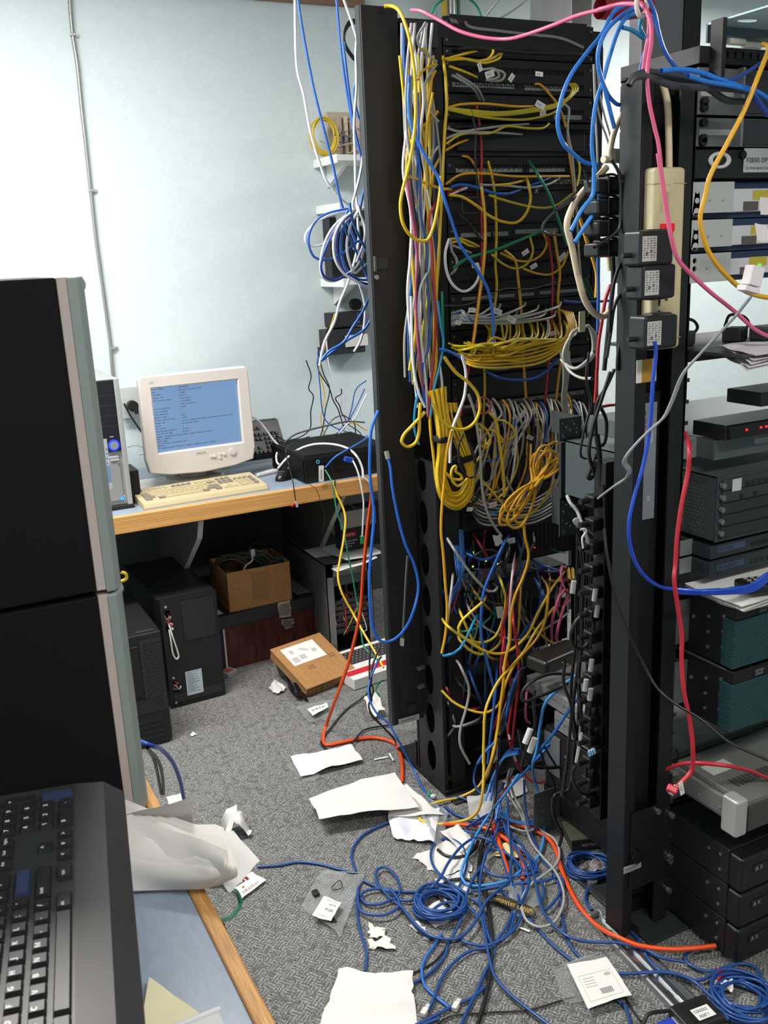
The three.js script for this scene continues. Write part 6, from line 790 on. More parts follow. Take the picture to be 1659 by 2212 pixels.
function coil(label, px, py, r0, r1, turns, y0, c = '#1a4788', squash = 1) { const p = onY(px, py, 0), pts = []; const n = turns * 16; for (let i = 0; i <= n; i++) { const a = i / 16 * 6.2832, k = (i * 5 % n) / n, r = r0 + (r1 - r0) * (.5 + .5 * Math.sin(i * .21)) + .002 * Math.sin(i * 1.7); pts.push(V(p.x + r * Math.cos(a), y0 + .004 + .022 * (.5 + .5 * Math.sin(i * .37 + 1)), p.z + r * squash * Math.sin(a))); } const t = thing('cable_coil', label, 'cable'); part('windings', tube(pts, .0037, 2, 6), cabM(c), t); for (const a of [1.2, 3.9]) { const k = part('tie', new THREE.TorusGeometry(.016, .0012, 6, 16), mat('#2c5fae', .4), t); k.position.set(p.x + (r0 + r1) / 2 * Math.cos(a), y0 + .015, p.z + (r0 + r1) / 2 * squash * Math.sin(a)); k.rotation.y = -a; } return t; }
coil('neatly wound blue cable coil on white paper in the tangle', 951, 1966, .042, .066, 10, .006); coil('blue cable coil tucked beneath the router rack foot', 1275, 1880, .045, .062, 9, .0, '#1a4484'); coil('loose blue cable coil beside the black adapter box', 1610, 2170, .04, .075, 10, .004, '#1a4484');
cab('thick black cord trailing across the carpet', null, 'black', .0052, C5, [[790, -30, .3], [780, 100, .22], [770, 300, .12], [740, 550, .05], [690, 680, .02], [650, 850, .008], [650, 1000], [690, 1080], [720, 1250], [740, 1450], [720, 1700], [690, 1850], [630, 2060]], .006, { floor: true }); cab('thin black lead curving beside the torn white paper', null, 'black', .0022, C5, [[420, 1440], [410, 1480], [330, 1580], [230, 1640], [110, 1690]], .004, { floor: true }); cab('thin black lead running across the carpet towards the adapter', null, 'black', .0022, C5, [[330, 2050], [430, 1980], [700, 1950], [1000, 1930], [1250, 1860], [1500, 1800], { c: CS }, [600, 1600], [690, 1550], [700, 1620], [760, 1730], [810, 1800]], .005, { floor: true }); cab('black cord circling on the torn white paper', null, 'black', .0045, C5, [[640, 1030], [560, 995], [450, 1000], [370, 1050], [370, 1130], [430, 1190]], .012, { floor: true }); cab('black cord curling round the white paper corner', null, 'black', .0045, C5, [[350, 780], [400, 820], [480, 835], [560, 820], [620, 770], [640, 720]], .012, { floor: true });
const orp = 'orange cord snaking through the blue tangle'; cab(orp, 'orange cords in the tangle', 'orange', .006, C5, [[390, 600], [550, 605], [700, 630], [800, 680], [880, 740], [940, 820], [970, 920], [955, 1000]], .014, { floor: true }); cab(orp, 'orange cords in the tangle', 'orange', .0065, C5, [[740, 560], [780, 700], [810, 800], [840, 900], [860, 960]], .016, { floor: true }); cab('long orange cord running under the router rack', null, 'orange', .006, C5, [[760, 570], [900, 600], [1060, 650], [1150, 710], [1200, 790], [1230, 900], [1290, 1050], [1360, 1180], [1450, 1290], [1560, 1370, .02], { c: CS }, [650, 1240, .025], [800, 1300], [1000, 1325], [1150, 1320], [1310, 1302]], .01, { floor: true });
cab('short grey cable joining the orange cord in the tangle', null, 'grey', .0037, C5, [[780, 550], [860, 610], [980, 650], [1080, 630], [1100, 650], [1180, 700], [1220, 780], [1210, 870], [1130, 950], [1030, 1020], [960, 1120], [960, 1230], [1000, 1300], [1080, 1335], [1170, 1310], [1230, 1230], [1255, 1120], [1230, 1010], [1180, 920], [1100, 830], [1030, 740], [980, 620]], .016, { floor: true }); [0, 1].forEach(i => cab('grey cable dropping behind the white paper under the rack', 'grey cables under the rack', 'grey', .0036, C5, [[870 + i * 18, 200, .15], [850 + i * 20, 280, .1], [870 + i * 30, 400, .04], [940 + i * 20, 520, .02], [980, 620, .012]], .02, { floor: true }));
cab('red cable dipping across the floor under the rack', null, 'red', .004, C5, [[870, 0, .25], [900, 130, .16], [960, 230, .1], [1040, 295, .08], [1150, 280, .1], [1310, 180, .16]], .1); cab('short red cable lying over the white paper under the rack', null, 'red', .0037, C5, [[880, 250, .12], [830, 360, .05], [750, 460, .02], [650, 500], [620, 480]], .03); [0, 1, 2].forEach(i => cab('light blue cable arching out from under the router rack', 'light blue cables under the router rack', 'sky', .0036, C5, [[780 + i * 30, 520 - i * 20, .05], [850, 570 - i * 10, .03], [960, 585 + i * 8, .015], [1080, 560 + i * 20, .012], [1180, 545 + i * 30, .01]], .02, { floor: true })); [0, 1, 2].forEach(i => cab('blue cable curving up from the tangle to the rack', 'blue cables rising from the tangle', i ? 'blue' : 'sky', .0036, C5, [[690 + i * 40, 430, .06], [760 + i * 10, 230 - i * 10, .12], [830 + i * 10, 120 - i * 20, .18], [930 + i * 8, 90 - i * 16, .22]]));
// cable plugs lying at the front
[[985, 2178], [918, 2190]].forEach(([x, y], i) => { const t = thing('cable_plug', i ? 'white plug on the blue cable beside the torn paper' : 'clear and white plug where two blue cables meet', 'plug', onY(x, y, .002), .6); part('boot', ex(-.012, .008, 0, .012, -.006, .006, .002), PAPER, t); part('tip', ex(.008, .02, .001, .01, -.005, .005, .001), mat('#c9c6be', .3), t); });

// ---------- router rack cables ----------
const GN = 'cables looped over the router rack top', nr = (l, c, crop, pts, z = -1.4, r = .0037, g = GN) => cab(l, g, c, r, crop, pts, z);
nr('pink cable strung between the two rack tops', 'pink', C1, [[440, 65, -2.2], [500, 70], [620, 130], [750, 200], [900, 240], [1040, 250, -1.95], [1180, 220], [1350, 160], [1500, 100], [1659, 60, -1.6], { c: C6 }, [400, 70, -1.55], [560, 30], [680, 30, -1.45]], -1.8, .0042, null);
nr('pink cable hanging over the beige power strip', 'pink', C6, [[700, 20, -1.45], [750, 80], [785, 200, -1.4], [785, 320], [770, 420], [755, 560, -1.36], [770, 760], [810, 950], [840, 1080, -1.35], [860, 1300], { c: C7 }, [800, 0], [830, 200], [870, 470], [900, 640, -1.33], [950, 820], [1050, 940], [1200, 1080], [1400, 1240], [1560, 1380], [1700, 1450]], -1.35, .004, null); nr('short pink cable behind the long pink one', 'pink', C6, [[740, 60], [765, 130], [765, 250], [740, 400], [722, 540]], -1.44);
const nb = 'blue cable looping down from the router rack top'; nr(nb, '#1f74cf', C6, [[670, 50], [560, 120], [450, 230], [390, 380], [390, 500], [430, 640], [480, 840], [510, 960]], -1.5, .004); nr(nb, '#1f74cf', C6, [[640, 20], [505, 90], [420, 250], [300, 400], [180, 570], [110, 750], [85, 920], [120, 1060], [200, 1150], [300, 1220], [380, 1230]], -1.55, .004); nr(nb, '#2480d8', C6, [[690, 90], [590, 140], [530, 250], [480, 400], [430, 580], [370, 780], [345, 1000], [345, 1150], [370, 1290], { c: C7 }, [300, 100], [300, 200], [290, 330], [210, 440], [120, 610]], -1.52, .004); nr(nb, 'blue', C6, [[430, 640], [470, 720], [530, 780], [575, 785]], -1.52); nr(nb, 'blue', C6, [[760, -20], [810, 100], [840, 240], [880, 370], [940, 470], [990, 525], [1060, 560]], -1.42); nr(nb, 'cyan', C6, [[570, 205], [650, 230], [740, 290], [700, 200], [720, 120]], -1.46); nr(nb, '#2480d8', C7, [[345, 290], [330, 420], [240, 560], [150, 700]], -1.55, .004); nr(nb, 'blue', C6, [[740, 380], [715, 470], [700, 540]], -1.47); nr(nb, 'blue', C6, [[680, 20], [720, 60], [790, 140], [800, 200]], -1.46);
const no = 'blue cable crossing over the router rack shoulder'; nr(no, '#1f74cf', C6, [[860, 530], [1000, 520], [1150, 540], [1280, 590], [1430, 640], [1560, 680], [1659, 740], [1720, 800]], -1.34, .0045); nr(no, '#1f74cf', C6, [[1060, 570], [1200, 610], [1400, 645], [1540, 680]], -1.33, .004); nr(no, 'navy', C6, [[1260, 610], [1380, 600], [1500, 540], [1620, 465]], -1.34); nr(no, 'navy', C6, [[1540, 680], [1600, 780], [1659, 860]], -1.34, .006);
const nk = 'black sheathed cord draped over the router rack shoulder'; nr(nk, '#3a3b3e', C6, [[620, 640], [640, 600], [700, 570], [800, 590], [950, 640], [1150, 655], [1380, 665], [1560, 690]], -1.36, .0062); nr(nk, '#333437', C6, [[615, 610], [700, 548], [850, 548], [1000, 580], [1200, 655], [1350, 750], [1480, 760]], -1.37, .0062); nr(nk, '#333437', C6, [[640, 590], [760, 560], [900, 590], [1060, 610], [1200, 660]], -1.38, .006);
nr('yellow cable curving past the pale modules', 'gold', C6, [[1620, 330, -1.38], [1659, 345, -1.36], [1590, 560, -1.3], [1480, 830], [1350, 1080], [1220, 1330], { c: C7 }, [1170, 330], [1130, 500], [1150, 650], [1200, 780], [1300, 920], [1450, 1060], [1560, 1110], [1720, 1140]], -1.28, .0045, null);
nr('thick beige cord bowing out from behind the router rack', 'beige', C7, [[400, 110], [330, 190], [210, 310], [120, 450], [90, 560], [130, 740], [180, 980], [230, 1150], [300, 1250], [370, 1280], [420, 1240]], -1.6, .0068, null); nr('straight beige cord behind the stacked black plugs', 'beige', C7, [[400, 170], [395, 400], [400, 640], [425, 920]], -1.64, .006, null); nr('beige cord rising beside the router rack corner', 'beige', C6, [[580, 840], [530, 930], [490, 1060], [480, 1180], [500, 1210]], -1.55, .006, null);
{ const p = onZ(1330, 338, -1.56); const t = thing('cord_plug', 'cream plug behind the corner of the router rack', 'plug', p, .2); part('body', ex(-.02, .03, -.012, .014, -.012, .012, .005), mat('#d9d2bd', .5), t); part('boot', cyl(.007, .02, -.028, -.006, 0, 'x', 10), mat('#d9d2bd', .5), t); }
// flat grey ribbon with white coupler
{ const t = thing('flat_cable', 'flat grey telephone cable with white coupler by the router rack', 'cable'); const P = path3(C7, [[1520, 1130, -1.24], [1400, 1280], [1250, 1440], [1130, 1570], [1000, 1720], { c: CB }, [940, 370, -1.32], [880, 490], [780, 580], [680, 680], [600, 780], [585, 830], [620, 890], [610, 930, -1.38], [500, 1010], [395, 1090, -1.5]], -1.26); const m = cabM('#8d9094'); part('ribbon', [[-.003, 0], [0, 0], [.003, 0]].map(([d]) => tube(P.map(p => V(p.x + d, p.y + d * .6, p.z)), .0024, 6, 6)), m, t); const k = part('coupler', [bx(.03, .034, .02, 0, .006, 0, .002), bx(.036, .01, .022, -.004, -.018, 0, .002)], mat('#dcd3d6', .5), t, 'white coupler block'); k.position.copy(onZ(1625, 604, -1.24)); k.rotation.z = -.25; }
{ const o = one('cable_tag', 'loose white paper tag at the edge of the pale modules', 'tag', sheetGeo([V(-.02, .03, 0), V(.03, .02, .01), V(.03, -.01, .012), V(-.01, .0, 0)], 4, .003), mat('#d6d0d2', .8)); o.position.copy(onZ(1645, 520, -1.3)); }
{ const o = one('cable_tag', 'second loose paper tag above the white coupler', 'tag', sheetGeo([V(-.01, .03, 0), V(.03, .03, .01), V(.03, -.0, .012), V(-.006, .0, 0)], 4, .003), mat('#cfc8ca', .8)); o.position.copy(onZ(1648, 465, -1.3)); }
nr('blue cable bowing down the router rack front', '#1744b8', CB, [[810, -80], [820, 0], [800, 200], [775, 560], [730, 830], [660, 1080], [620, 1270], [625, 1430], [680, 1600], [760, 1700], [860, 1760], [950, 1775], [1100, 1790], [1300, 1780]], -1.37, .004, null);
{ const t = cab('red cable hanging down with a loose tagged plug', null, 'red', .0048, CB, [[1040, 610, -1.42], [1070, 740, -1.35], [1060, 900], [1020, 1100], [980, 1370], [965, 1600, -1.33], { c: CR }, [1035, 150], [1060, 350], [1085, 520], [1085, 700, -1.3], [1100, 900], [1140, 1100], [1160, 1300, -1.26], [1150, 1430], [1090, 1500], [1050, 1540]], -1.33, { plug: 'b' }); const k = part('boot', bx(.016, .014, .022, 0, 0, 0, .004), mat('#c2203a', .4), t, 'red rubber boot'); k.position.copy(onZ(1452, 1705, -1.26)); k.rotation.set(.4, .6, .5); const g = part('paper_tag', bx(.011, .03, .001), tagM, t); g.position.copy(onZ(1472, 1703, -1.25)); g.rotation.z = .25; }
nr('red cable lying across the silver grey server', 'red', CR, [[990, 1420, -1.4], [1080, 1385, -1.36], [1200, 1380], [1400, 1400, -1.28], [1560, 1440], [1700, 1500]], -1.3, .0045, null); nr('thin black cord sweeping diagonally across the router rack', 'black', CR, [[570, -180, -1.42], [590, 0], [640, 250], [720, 480], [830, 720, -1.36], [930, 890], [1050, 990], [1200, 1080, -1.26], [1400, 1240], [1659, 1360, -1.16]], -1.38, .0032, null);
for (let k = 0; k < 4; k++) nr('blue cable coiled on the papers above the teal router', '#1546b8', CR, [[1060, 225 + k * 8, -1.34], [1200, 235 + k * 6, -1.3], [1400, 225 + k * 8, -1.28], [1560, 190 + k * 14], [1640, 130 + k * 16], [1700, 100]], -1.3, .0037, 'blue cable on the papers');
// zip-tied grey telephone cord
{ const t = thing('cable_coil', 'grey flat cord bundle tied with a white tie', 'cable'); const m = cabM('#a4a5a8'); for (let k = 0; k < 6; k++) part('loop', tube(path3(CB, [[285, 1330, -1.62], [220 - k * 3, 1290 - k * 6], [205 + k * 4, 1260 + k * 3], [250, 1250 + k * 4], [300, 1320], [360 + k * 8, 1360 + k * 10], [430 + k * 2, 1400 + k * 14], [400 - k * 4, 1440 + k * 14], [340, 1430 + k * 10], [285, 1340]], -1.62 + k * .006), .0028, 5, 6), m, t); part('tail', tube(path3(CB, [[155, 1075, -1.66], [180, 1130], [230, 1190], [260, 1270], [285, 1330, -1.6], [320, 1440], [370, 1530]], -1.62), .004), m, t); part('tie', tube(path3(CB, [[255, 1330, -1.59], [290, 1325], [300, 1340], [270, 1390], [275, 1470]], -1.59), .0022), PAPER, t, 'white cable tie'); }
// grey looped cord next to the drooping yellow ones
{ const t = thing('cable_coil', 'grey cord coil hanging beside the yellow droops', 'cable'); for (let k = 0; k < 5; k++) part('loop', tube(path3(C7, [[250 + k * 4, 1350, -1.95], [150 - k * 5, 1400], [80 + k * 5, 1500], [60 + k * 8, 1600], [120 + k * 4, 1680], [220 - k * 3, 1660], [310 - k * 6, 1560], [320 - k * 8, 1440], [260, 1350]], -1.95 + k * .008), .0037, 5, 6), cabM('#b3b1ab'), t); part('tape_tag', bx(.018, .05, .003), mat('#c9c69a', .7), t, 'cream tape tab').position.copy(onZ(1257, 695, -1.93)); }
[0, 1, 2].forEach(i => cab('grey cable falling from the grey coil to the chassis', 'grey cables beside the chassis', '#b3b1ab', .0036, CB, [[110 + i * 30, 0, -2.0], [130 + i * 20, 120], [130 + i * 12, 250], [120 + i * 14, 330], [130 + i * 16, 460, -2.1]], -2.05)); cab('grey cable sagging between the racks', 'grey cables beside the chassis', '#b3b1ab', .0036, CB, [[120, 60, -1.98], [180, 150], [260, 195], [340, 200, -1.75]]); cab('grey cable sagging between the racks', 'grey cables beside the chassis', '#b3b1ab', .0036, CB, [[110, 60, -1.98], [170, 110], [230, 120], [310, 60], [360, 0, -1.75]]);
cab('yellow cable bent at the end of the chassis', null, 'gold', .0037, CB, [[130, 320, -2.2], [160, 330], [180, 390], [195, 480]], -2.15);
// dark cords beside the power column
const GK = 'black power cords beside the router rack', bk = (pts, crop = CR, z = -1.66, r = .0042) => cab('black power cord hanging beside the router rack', GK, 'black', r, crop, pts, z, { name: 'power_cable' });
for (let i = 0; i < 9; i++) { const x = 395 + i * 22; bk([[x + rr(-15, 15), -150 + i * 20], [x + rr(-12, 12), 100], [x - 10 + rr(-14, 14), 330], [x - 15 + rr(-14, 14), 560], [x - 20 + rr(-20, 20), 800], [x - 40 + rr(-20, 20), 1030], [x - 30 + rr(-30, 30), 1250]], CR, -1.72 + (i % 3) * .02); }
for (let i = 0; i < 12; i++) { const y = 95 + i * 104; bk([[600, y, -1.62], [560, y - 10], [530, y + 20], [515, y + 70], [505 + rr(-10, 6), y + 180], [495 + rr(-16, 6), y + 300, -1.64]], CR, -1.63, .0046); }
bk([[490, 350], [440, 380], [380, 440], [350, 520], [360, 590], [410, 620], [470, 570], [500, 470], [490, 360]], CR, -1.6); bk([[350, 790], [200, 790], [60, 860], [20, 930], [40, 970], [130, 940], [250, 890], [330, 850]], CR, -1.75); bk([[310, 700], [300, 850], [350, 1000], [340, 1200], [320, 1400], [290, 1600]], CR, -1.64); bk([[400, 850], [400, 1050], [370, 1300], [330, 1560], { c: CS }, [240, 300], [230, 420], [260, 500], [290, 560], [270, 640]], CR, -1.7); bk([[380, 1390], [360, 1440], [370, 1520], [420, 1580], [500, 1580], [570, 1520], [600, 1420]], CR, -1.6); bk([[470, 1300], [450, 1420], [460, 1540], [480, 1640]], CR, -1.6); bk([[530, 1310], [500, 1420], [520, 1540], [500, 1640]], CR, -1.6); bk([[480, 940], [470, 1100], [500, 1230], [560, 1240], [600, 1180]], CR, -1.6); bk([[560, 1050], [560, 1150], [520, 1220], [490, 1120], [530, 960]], CR, -1.6); bk([[0, 1150, -1.9], [40, 1330], [100, 1400], [200, 1410], [340, 1400]], CR, -1.8, .005); bk([[130, 1250, -1.85], [180, 1400], [230, 1500], [250, 1600]], CR, -1.8, .003); bk([[140, 1210, -1.85], [200, 1320], [250, 1400]], CR, -1.8, .003); bk([[110, 900, -1.85], [100, 1000], [110, 1120], [60, 1250], [20, 1400]], CR, -1.8, .0042);
bk([[480, 150], [400, 400], [350, 560], [320, 760], [350, 880], [400, 1020]], CB, -1.62); bk([[320, 0], [300, 200], [330, 400], [280, 600], [260, 780], [300, 800]], CB, -1.66, .003); bk([[510, 130], [440, 280], [380, 380], [370, 560], [390, 700], [430, 690], [450, 520], [400, 400]], CB, -1.64); bk([[400, 700], [330, 880], [310, 950], [350, 930], [400, 780]], CB, -1.63, .005); bk([[430, 1000], [440, 1200], [450, 1500], [500, 1700], [520, 1870]], CB, -1.56, .0036); bk([[380, 620], [400, 800], [410, 1000]], CB, -1.6, .006);
bk([[560, 800], [500, 880], [440, 1100], [420, 1400]], C7, -1.5, .0035); bk([[590, 1050], [510, 1100], [460, 1200], [430, 1400], [400, 1600]], C7, -1.5, .0035); bk([[600, 1420], [520, 1460], [490, 1560], [480, 1700]], C7, -1.5, .0035); bk([[440, 60], [490, 150], [510, 280], [500, 580], [440, 650], [300, 740]], C7, -1.5, .003); bk([[470, 100], [540, 230], [580, 290], [550, 380]], C7, -1.5, .0026); bk([[445, 780], [450, 1000], [420, 1300], [380, 1700]], C7, -1.6, .005); bk([[220, 130], [260, 250], [320, 380]], C7, -1.55, .002); bk([[420, 10], [330, 130], [180, 330], [0, 450]], C7, -1.6, .0024);
[0, 1].forEach(i => cab('thin grey pair hanging between the two racks', 'thin grey pairs between the racks', 'grey', .0028, C6, [[360 + i * 20, 500, -2.2], [370 + i * 30, 700], [400 + i * 40, 880], [450 + i * 30, 1020], [490, 1150]], -2.1)); cab('grey cable hanging beside the thin grey pairs', null, 'grey', .0028, C6, [[355, 480], [365, 800], [380, 1100], [385, 1230]], -2.0); cab('red cable rising beside the power column', null, 'red', .004, C7, [[430, 1030], [390, 1150], [360, 1330], [335, 1500], [325, 1700], { c: CB }, [380, 120], [375, 250], [365, 380]], -1.68); cab('short red cable between the racks', null, 'red', .0036, CB, [[420, 410], [470, 400], [530, 395]], -1.68); cab('blue cable standing behind the stacked plugs', null, 'blue', .004, C7, [[330, 820], [335, 1100], [330, 1400]], -1.75); cab('yellow cable passing behind the stacked plugs', null, 'gold', .004, C7, [[190, 510], [240, 680], [290, 830], [320, 950], [315, 1130]], -1.9); cab('dark blue cable stretched between the racks', null, 'navy', .0034, C7, [[60, 1160], [200, 1170], [420, 1155]], -1.85); [0, 1, 2].forEach(i => cab('dark green cable hanging between the racks', 'dark green cables between the racks', '#0d3d33', .003, C7, [[210 + i * 12, 980], [240 + i * 14, 1060], [290 + i * 4, 1140]], -1.95));
// white sleeve tags
[[1238, 1268], [1290, 1320], [1285, 1285], [1277, 1437], [1275, 1500], [1265, 1480]].forEach(([x, y]) => { const o = one('sleeve_tag', 'grey sleeve label wrapped on a black power cord', 'tag', cyl(.006, .028, 0, 0, 0, 'y', 10), mat('#9a9b9a', .6), 'sleeve labels on power cords'); o.position.copy(onZ(x, y, -1.58)); o.rotation.z = -.15; }); [[1140, 1590], [1150, 1610]].forEach(([x, y]) => { const o = one('sleeve_tag', 'white sleeve label on the cord below the jutting server', 'tag', cyl(.008, .04, 0, 0, 0, 'y', 10), mat('#cfcfcc', .6), 'white sleeve labels'); o.position.copy(onZ(x, y, -1.8)); o.rotation.z = -.45; }); { const o = one('cable_tie', 'white plastic strip dangling among the black cords', 'tie', bx(.008, .075, .002, 0, 0, 0, .0008), mat('#dcd9d0', .5)); o.position.copy(onZ(1250, 1615, -1.6)); o.rotation.z = -.2; }
{ const t = thing('stripped_cable', 'black cable end with stripped blue and white strands', 'cable'); part('sheath', tube(path3(CR, [[600, 1300, -1.58], [540, 1270], [490, 1290], [475, 1330]], -1.58), .006), BLACK, t); for (let i = 0; i < 7; i++) part('strand', tube(path3(CR, [[475, 1325, -1.575], [462 + i * 7, 1300 - i * 3, -1.56], [468 + i * 8, 1340 - i * 4, -1.555]], -1.56), .0014, 5, 5), mat(i % 2 ? '#e2e2e2' : '#3a86cc', .5), t); }
// grey sheath over the crowded rack
for (let i = 0; i < 8; i++) cab('grey cable lying along the top of the crowded rack', 'grey cables over the rack top', i % 3 ? '#8f8e8a' : '#6f6f6c', .0042, C1, [[640 + i * 20, 110 + i * 4, -2.34 + i * .006], [800, 118 + i * 7], [1000, 150 + i * 7], [1200, 180 + i * 6], [1400, 205 + i * 6], [1540, 270 + i * 5]], -2.34 + i * .006); { cab('dark green cable arching above the rack top', null, 'green', .004, C1, [[570, 90, -2.7], [590, 40], [640, 0], [720, -30], [820, 0], [870, 60], [890, 120]], -2.7); cab('grey cable slanting over the rack top', null, 'grey', .003, C1, [[910, 110, -2.6], [1000, 0], [1030, -40]], -2.6); cab('grey cable slanting towards the grey post', null, 'grey', .003, C1, [[970, 140, -2.6], [1100, 60], [1200, -20]], -2.6); [0, 1, 2].forEach(i => cab('black cord loop hanging on the wall behind the duct panel', 'black cords on the wall', 'black', .004, C1, [[110, 130 + i * 10, -3.6], [50, 130 + i * 14], [15, 190 + i * 10], [15, 270 + i * 12], [60, 350 + i * 10], [115, 400 + i * 8]], -3.6)); }
// bundle clip
{ const t = thing('cable_clip', 'pale strap gathering pink and blue cables at the ceiling', 'clip', onZ(1386, 8, -1.44)); part('strap', new THREE.TorusGeometry(.02, .005, 8, 20).scale(.6, 1, 1), mat('#cfc3b8', .6), t); part('tail', bx(.008, .03, .004, .004, .03, 0, .001), mat('#cfc3b8', .6), t); } { const o = one('red_duct', 'dark red plastic duct crossing behind the cable strap', 'duct', tube(path3(C6, [[400, 60, -1.75], [520, 70], [640, 60], [760, 40]], -1.75), .022, 6, 12), mat('#8e1f2b', .4)); }

// ---------- papers and litter ----------
const pp = (label, pts, h = .003, wave = .003, ragged = 0, m = PAPER, name = 'paper_sheet', n = 10) => one(name, label, 'paper', sheetGeo(floorQuad(pts, h), n, wave, ragged, .0006, .001), m);
pp('small white paper sheet beside the orange cord', [[628, 1637], [760, 1610], [784, 1643], [650, 1678]], .012, .008); pp('large white paper sheet lifted off the carpet', [[667, 1724], [853, 1671], [905, 1745], [690, 1772, .05]], .035, .012); pp('white paper sheet stretching under the clear bag', [[850, 1690], [880, 1700], [960, 1760], [838, 1766]], .02, .006); pp('white paper sheet bent near the duct foot', [[785, 1505], [815, 1500], [832, 1540], [800, 1548]], .02, .02); pp('creased white paper inside the clear bag', [[838, 1768], [950, 1752], [938, 1822], [850, 1812]], .008, .012, 0, mat('#dcdce6', .7)); pp('torn white paper beneath the yellow floor loop', [[890, 1850], [985, 1815], [1020, 1880], [948, 1895]], .004, .006, .006); pp('pointed white paper in the middle of the tangle', [[950, 1800], [990, 1785], [1023, 1815], [1005, 1850]], .014, .008); pp('white paper scrap poking out around the black cord', [[940, 1900], [1010, 1880], [1020, 1930], [945, 1930]], .004, .004, .003); pp('white paper lying under the neat blue coil', [[905, 1975], [960, 1935], [985, 1985], [940, 2005]], .002, .002); pp('white paper scrap below the neat blue coil', [[885, 2000], [900, 1995], [940, 2025], [925, 2032]], .003, .006, .003); pp('grey white paper standing under the crowded rack', [[1008, 1720, .06], [1065, 1715, .06], [1075, 1765], [1015, 1770]], .004, .006); pp('grey white paper under the red cable', [[1085, 1690], [1130, 1680], [1140, 1710], [1100, 1730]], .006, .006); pp('yellow note under the orange cord in the tangle', [[1062, 1848], [1090, 1822], [1132, 1828], [1118, 1855]], .006, .004, 0, mat('#e3d79a', .8)); pp('large torn white paper on the open carpet', [[733, 2097], [893, 2112], [900, 2240], [680, 2240]], .006, .014, .005); pp('small torn paper leaf on the bare carpet', [[793, 1997], [830, 2008], [828, 2025], [800, 2030]], .004, .01, .005, mat('#e8e4d2', .85), 'paper_scrap', 6); pp('wider torn paper leaf beside the small torn one', [[797, 2036], [838, 2026], [855, 2052], [800, 2052]], .003, .01, .005, mat('#e6e2d0', .85), 'paper_scrap', 6); pp('tiny white paper scrap near the black towers', [[411, 1586], [418, 1582], [425, 1588], [413, 1591]], .002, .003, .001, PAPER, 'paper_scrap', 3); pp('thin white strip beside the duct foot', [[808, 1640], [838, 1634], [838, 1637], [808, 1643]], .003, .002, 0, mat('#d0d3d6', .6), 'paper_scrap', 3); pp('short white strip crossing beside the duct foot', [[838, 1628], [842, 1627], [852, 1643], [848, 1644]], .006, .002, 0, mat('#d0d3d6', .6), 'paper_scrap', 3); pp('white twig of paper beside the neat blue coil', [[1122, 2003], [1145, 2010], [1144, 2014], [1120, 2006]], .004, .002, 0, PAPER, 'paper_scrap', 3);
// clear bags
function bag(label, q, lab, h = .006) { const c = floorQuad(q, h); const t = thing('plastic_bag', label, 'bag'); part('film', sheetGeo(c, 14, .009, .002, .0004, .002), CLEAR, t); part('seal', tube([c[0].clone().setY(h + .004), c[1].clone().setY(h + .004)], .0014, 6, 5), mat('#c3c8ca', .2, 0, { transmission: .5 }), t); if (lab) part('label', sheetGeo(floorQuad(lab.q, h + .014), 5, .003, 0), lab.m, t, lab.l); return t; }
const dp = printMat(128, 128, (c, w, h) => { c.fillStyle = '#e8e6e0'; c.fillRect(0, 0, w, h); c.fillStyle = '#2a2a2a'; c.font = 'bold 20px sans-serif'; c.fillText('DP/N', 60, 44); c.fillText('0F28X', 52, 76); c.font = '12px sans-serif'; c.fillText('Made in China', 30, 18); c.fillText('Assembly 2010', 30, 114); });
{ const t = bag('clear bag with white label and black screws on the carpet', [[695, 1885], [788, 1888], [735, 2028], [652, 1955]], { q: [[700, 1937], [738, 1951], [715, 1990], [674, 1978]], m: dp, l: 'white printed parts label' }); for (const [x, y] of [[682, 1930], [718, 1990]]) part('black_piece', bx(.016, .012, .022, ...onY(x, y, .008).toArray(), .003), BLACK, t); part('triangle_mark', tube(path3(null, [[717, 1915, .016], [734, 1902], [738, 1918], [719, 1922], [717, 1915]], .016), .0012), BLACK, t); }
bag('clear bag lying over papers beneath the yellow loop', [[872, 1695], [905, 1700], [968, 1762], [950, 1840]], null, .014); bag('clear bag with barcode sheet near the rail', [[1195, 2095], [1300, 2060], [1360, 2150], [1220, 2170]], { q: [[1225, 2085], [1310, 2068], [1365, 2150], [1270, 2178]], m: printMat(256, 192, (c, w, h) => { c.fillStyle = '#e3e2dd'; c.fillRect(0, 0, w, h); c.strokeStyle = '#555'; c.strokeRect(30, 60, w - 60, h - 80); c.fillStyle = '#222'; for (let i = 0; i < 18; i++) c.fillRect(110 + i * 4, 130, 1 + i % 3, 26); for (let i = 0; i < 9; i++) c.fillRect(180 + i * 4, 70, 1 + i % 2, 14); c.fillStyle = '#777'; for (let i = 0; i < 4; i++) c.fillRect(44, 76 + i * 12, 70, 2); }), l: 'white barcode sheet' }); bag('clear flat bag in front of the tilted carton', [[640, 1530], [722, 1512], [728, 1552], [668, 1562]], { q: [[664, 1532], [706, 1518], [710, 1528], [676, 1546]], m: printMat(96, 48, (c, w, h) => { c.fillStyle = '#e2e0dc'; c.fillRect(0, 0, w, h); c.fillStyle = '#444'; c.font = 'bold 18px sans-serif'; c.fillText('P/N 4 B1', 12, 28); }), l: 'white label' }); bag('clear bag edge beneath the small white paper', [[618, 1655], [640, 1630], [700, 1680], [660, 1692]], null, .004); bag('clear bag beside the computer cables strap', [[1090, 1900], [1185, 1890], [1165, 1960], [1110, 1985]], null, .008);
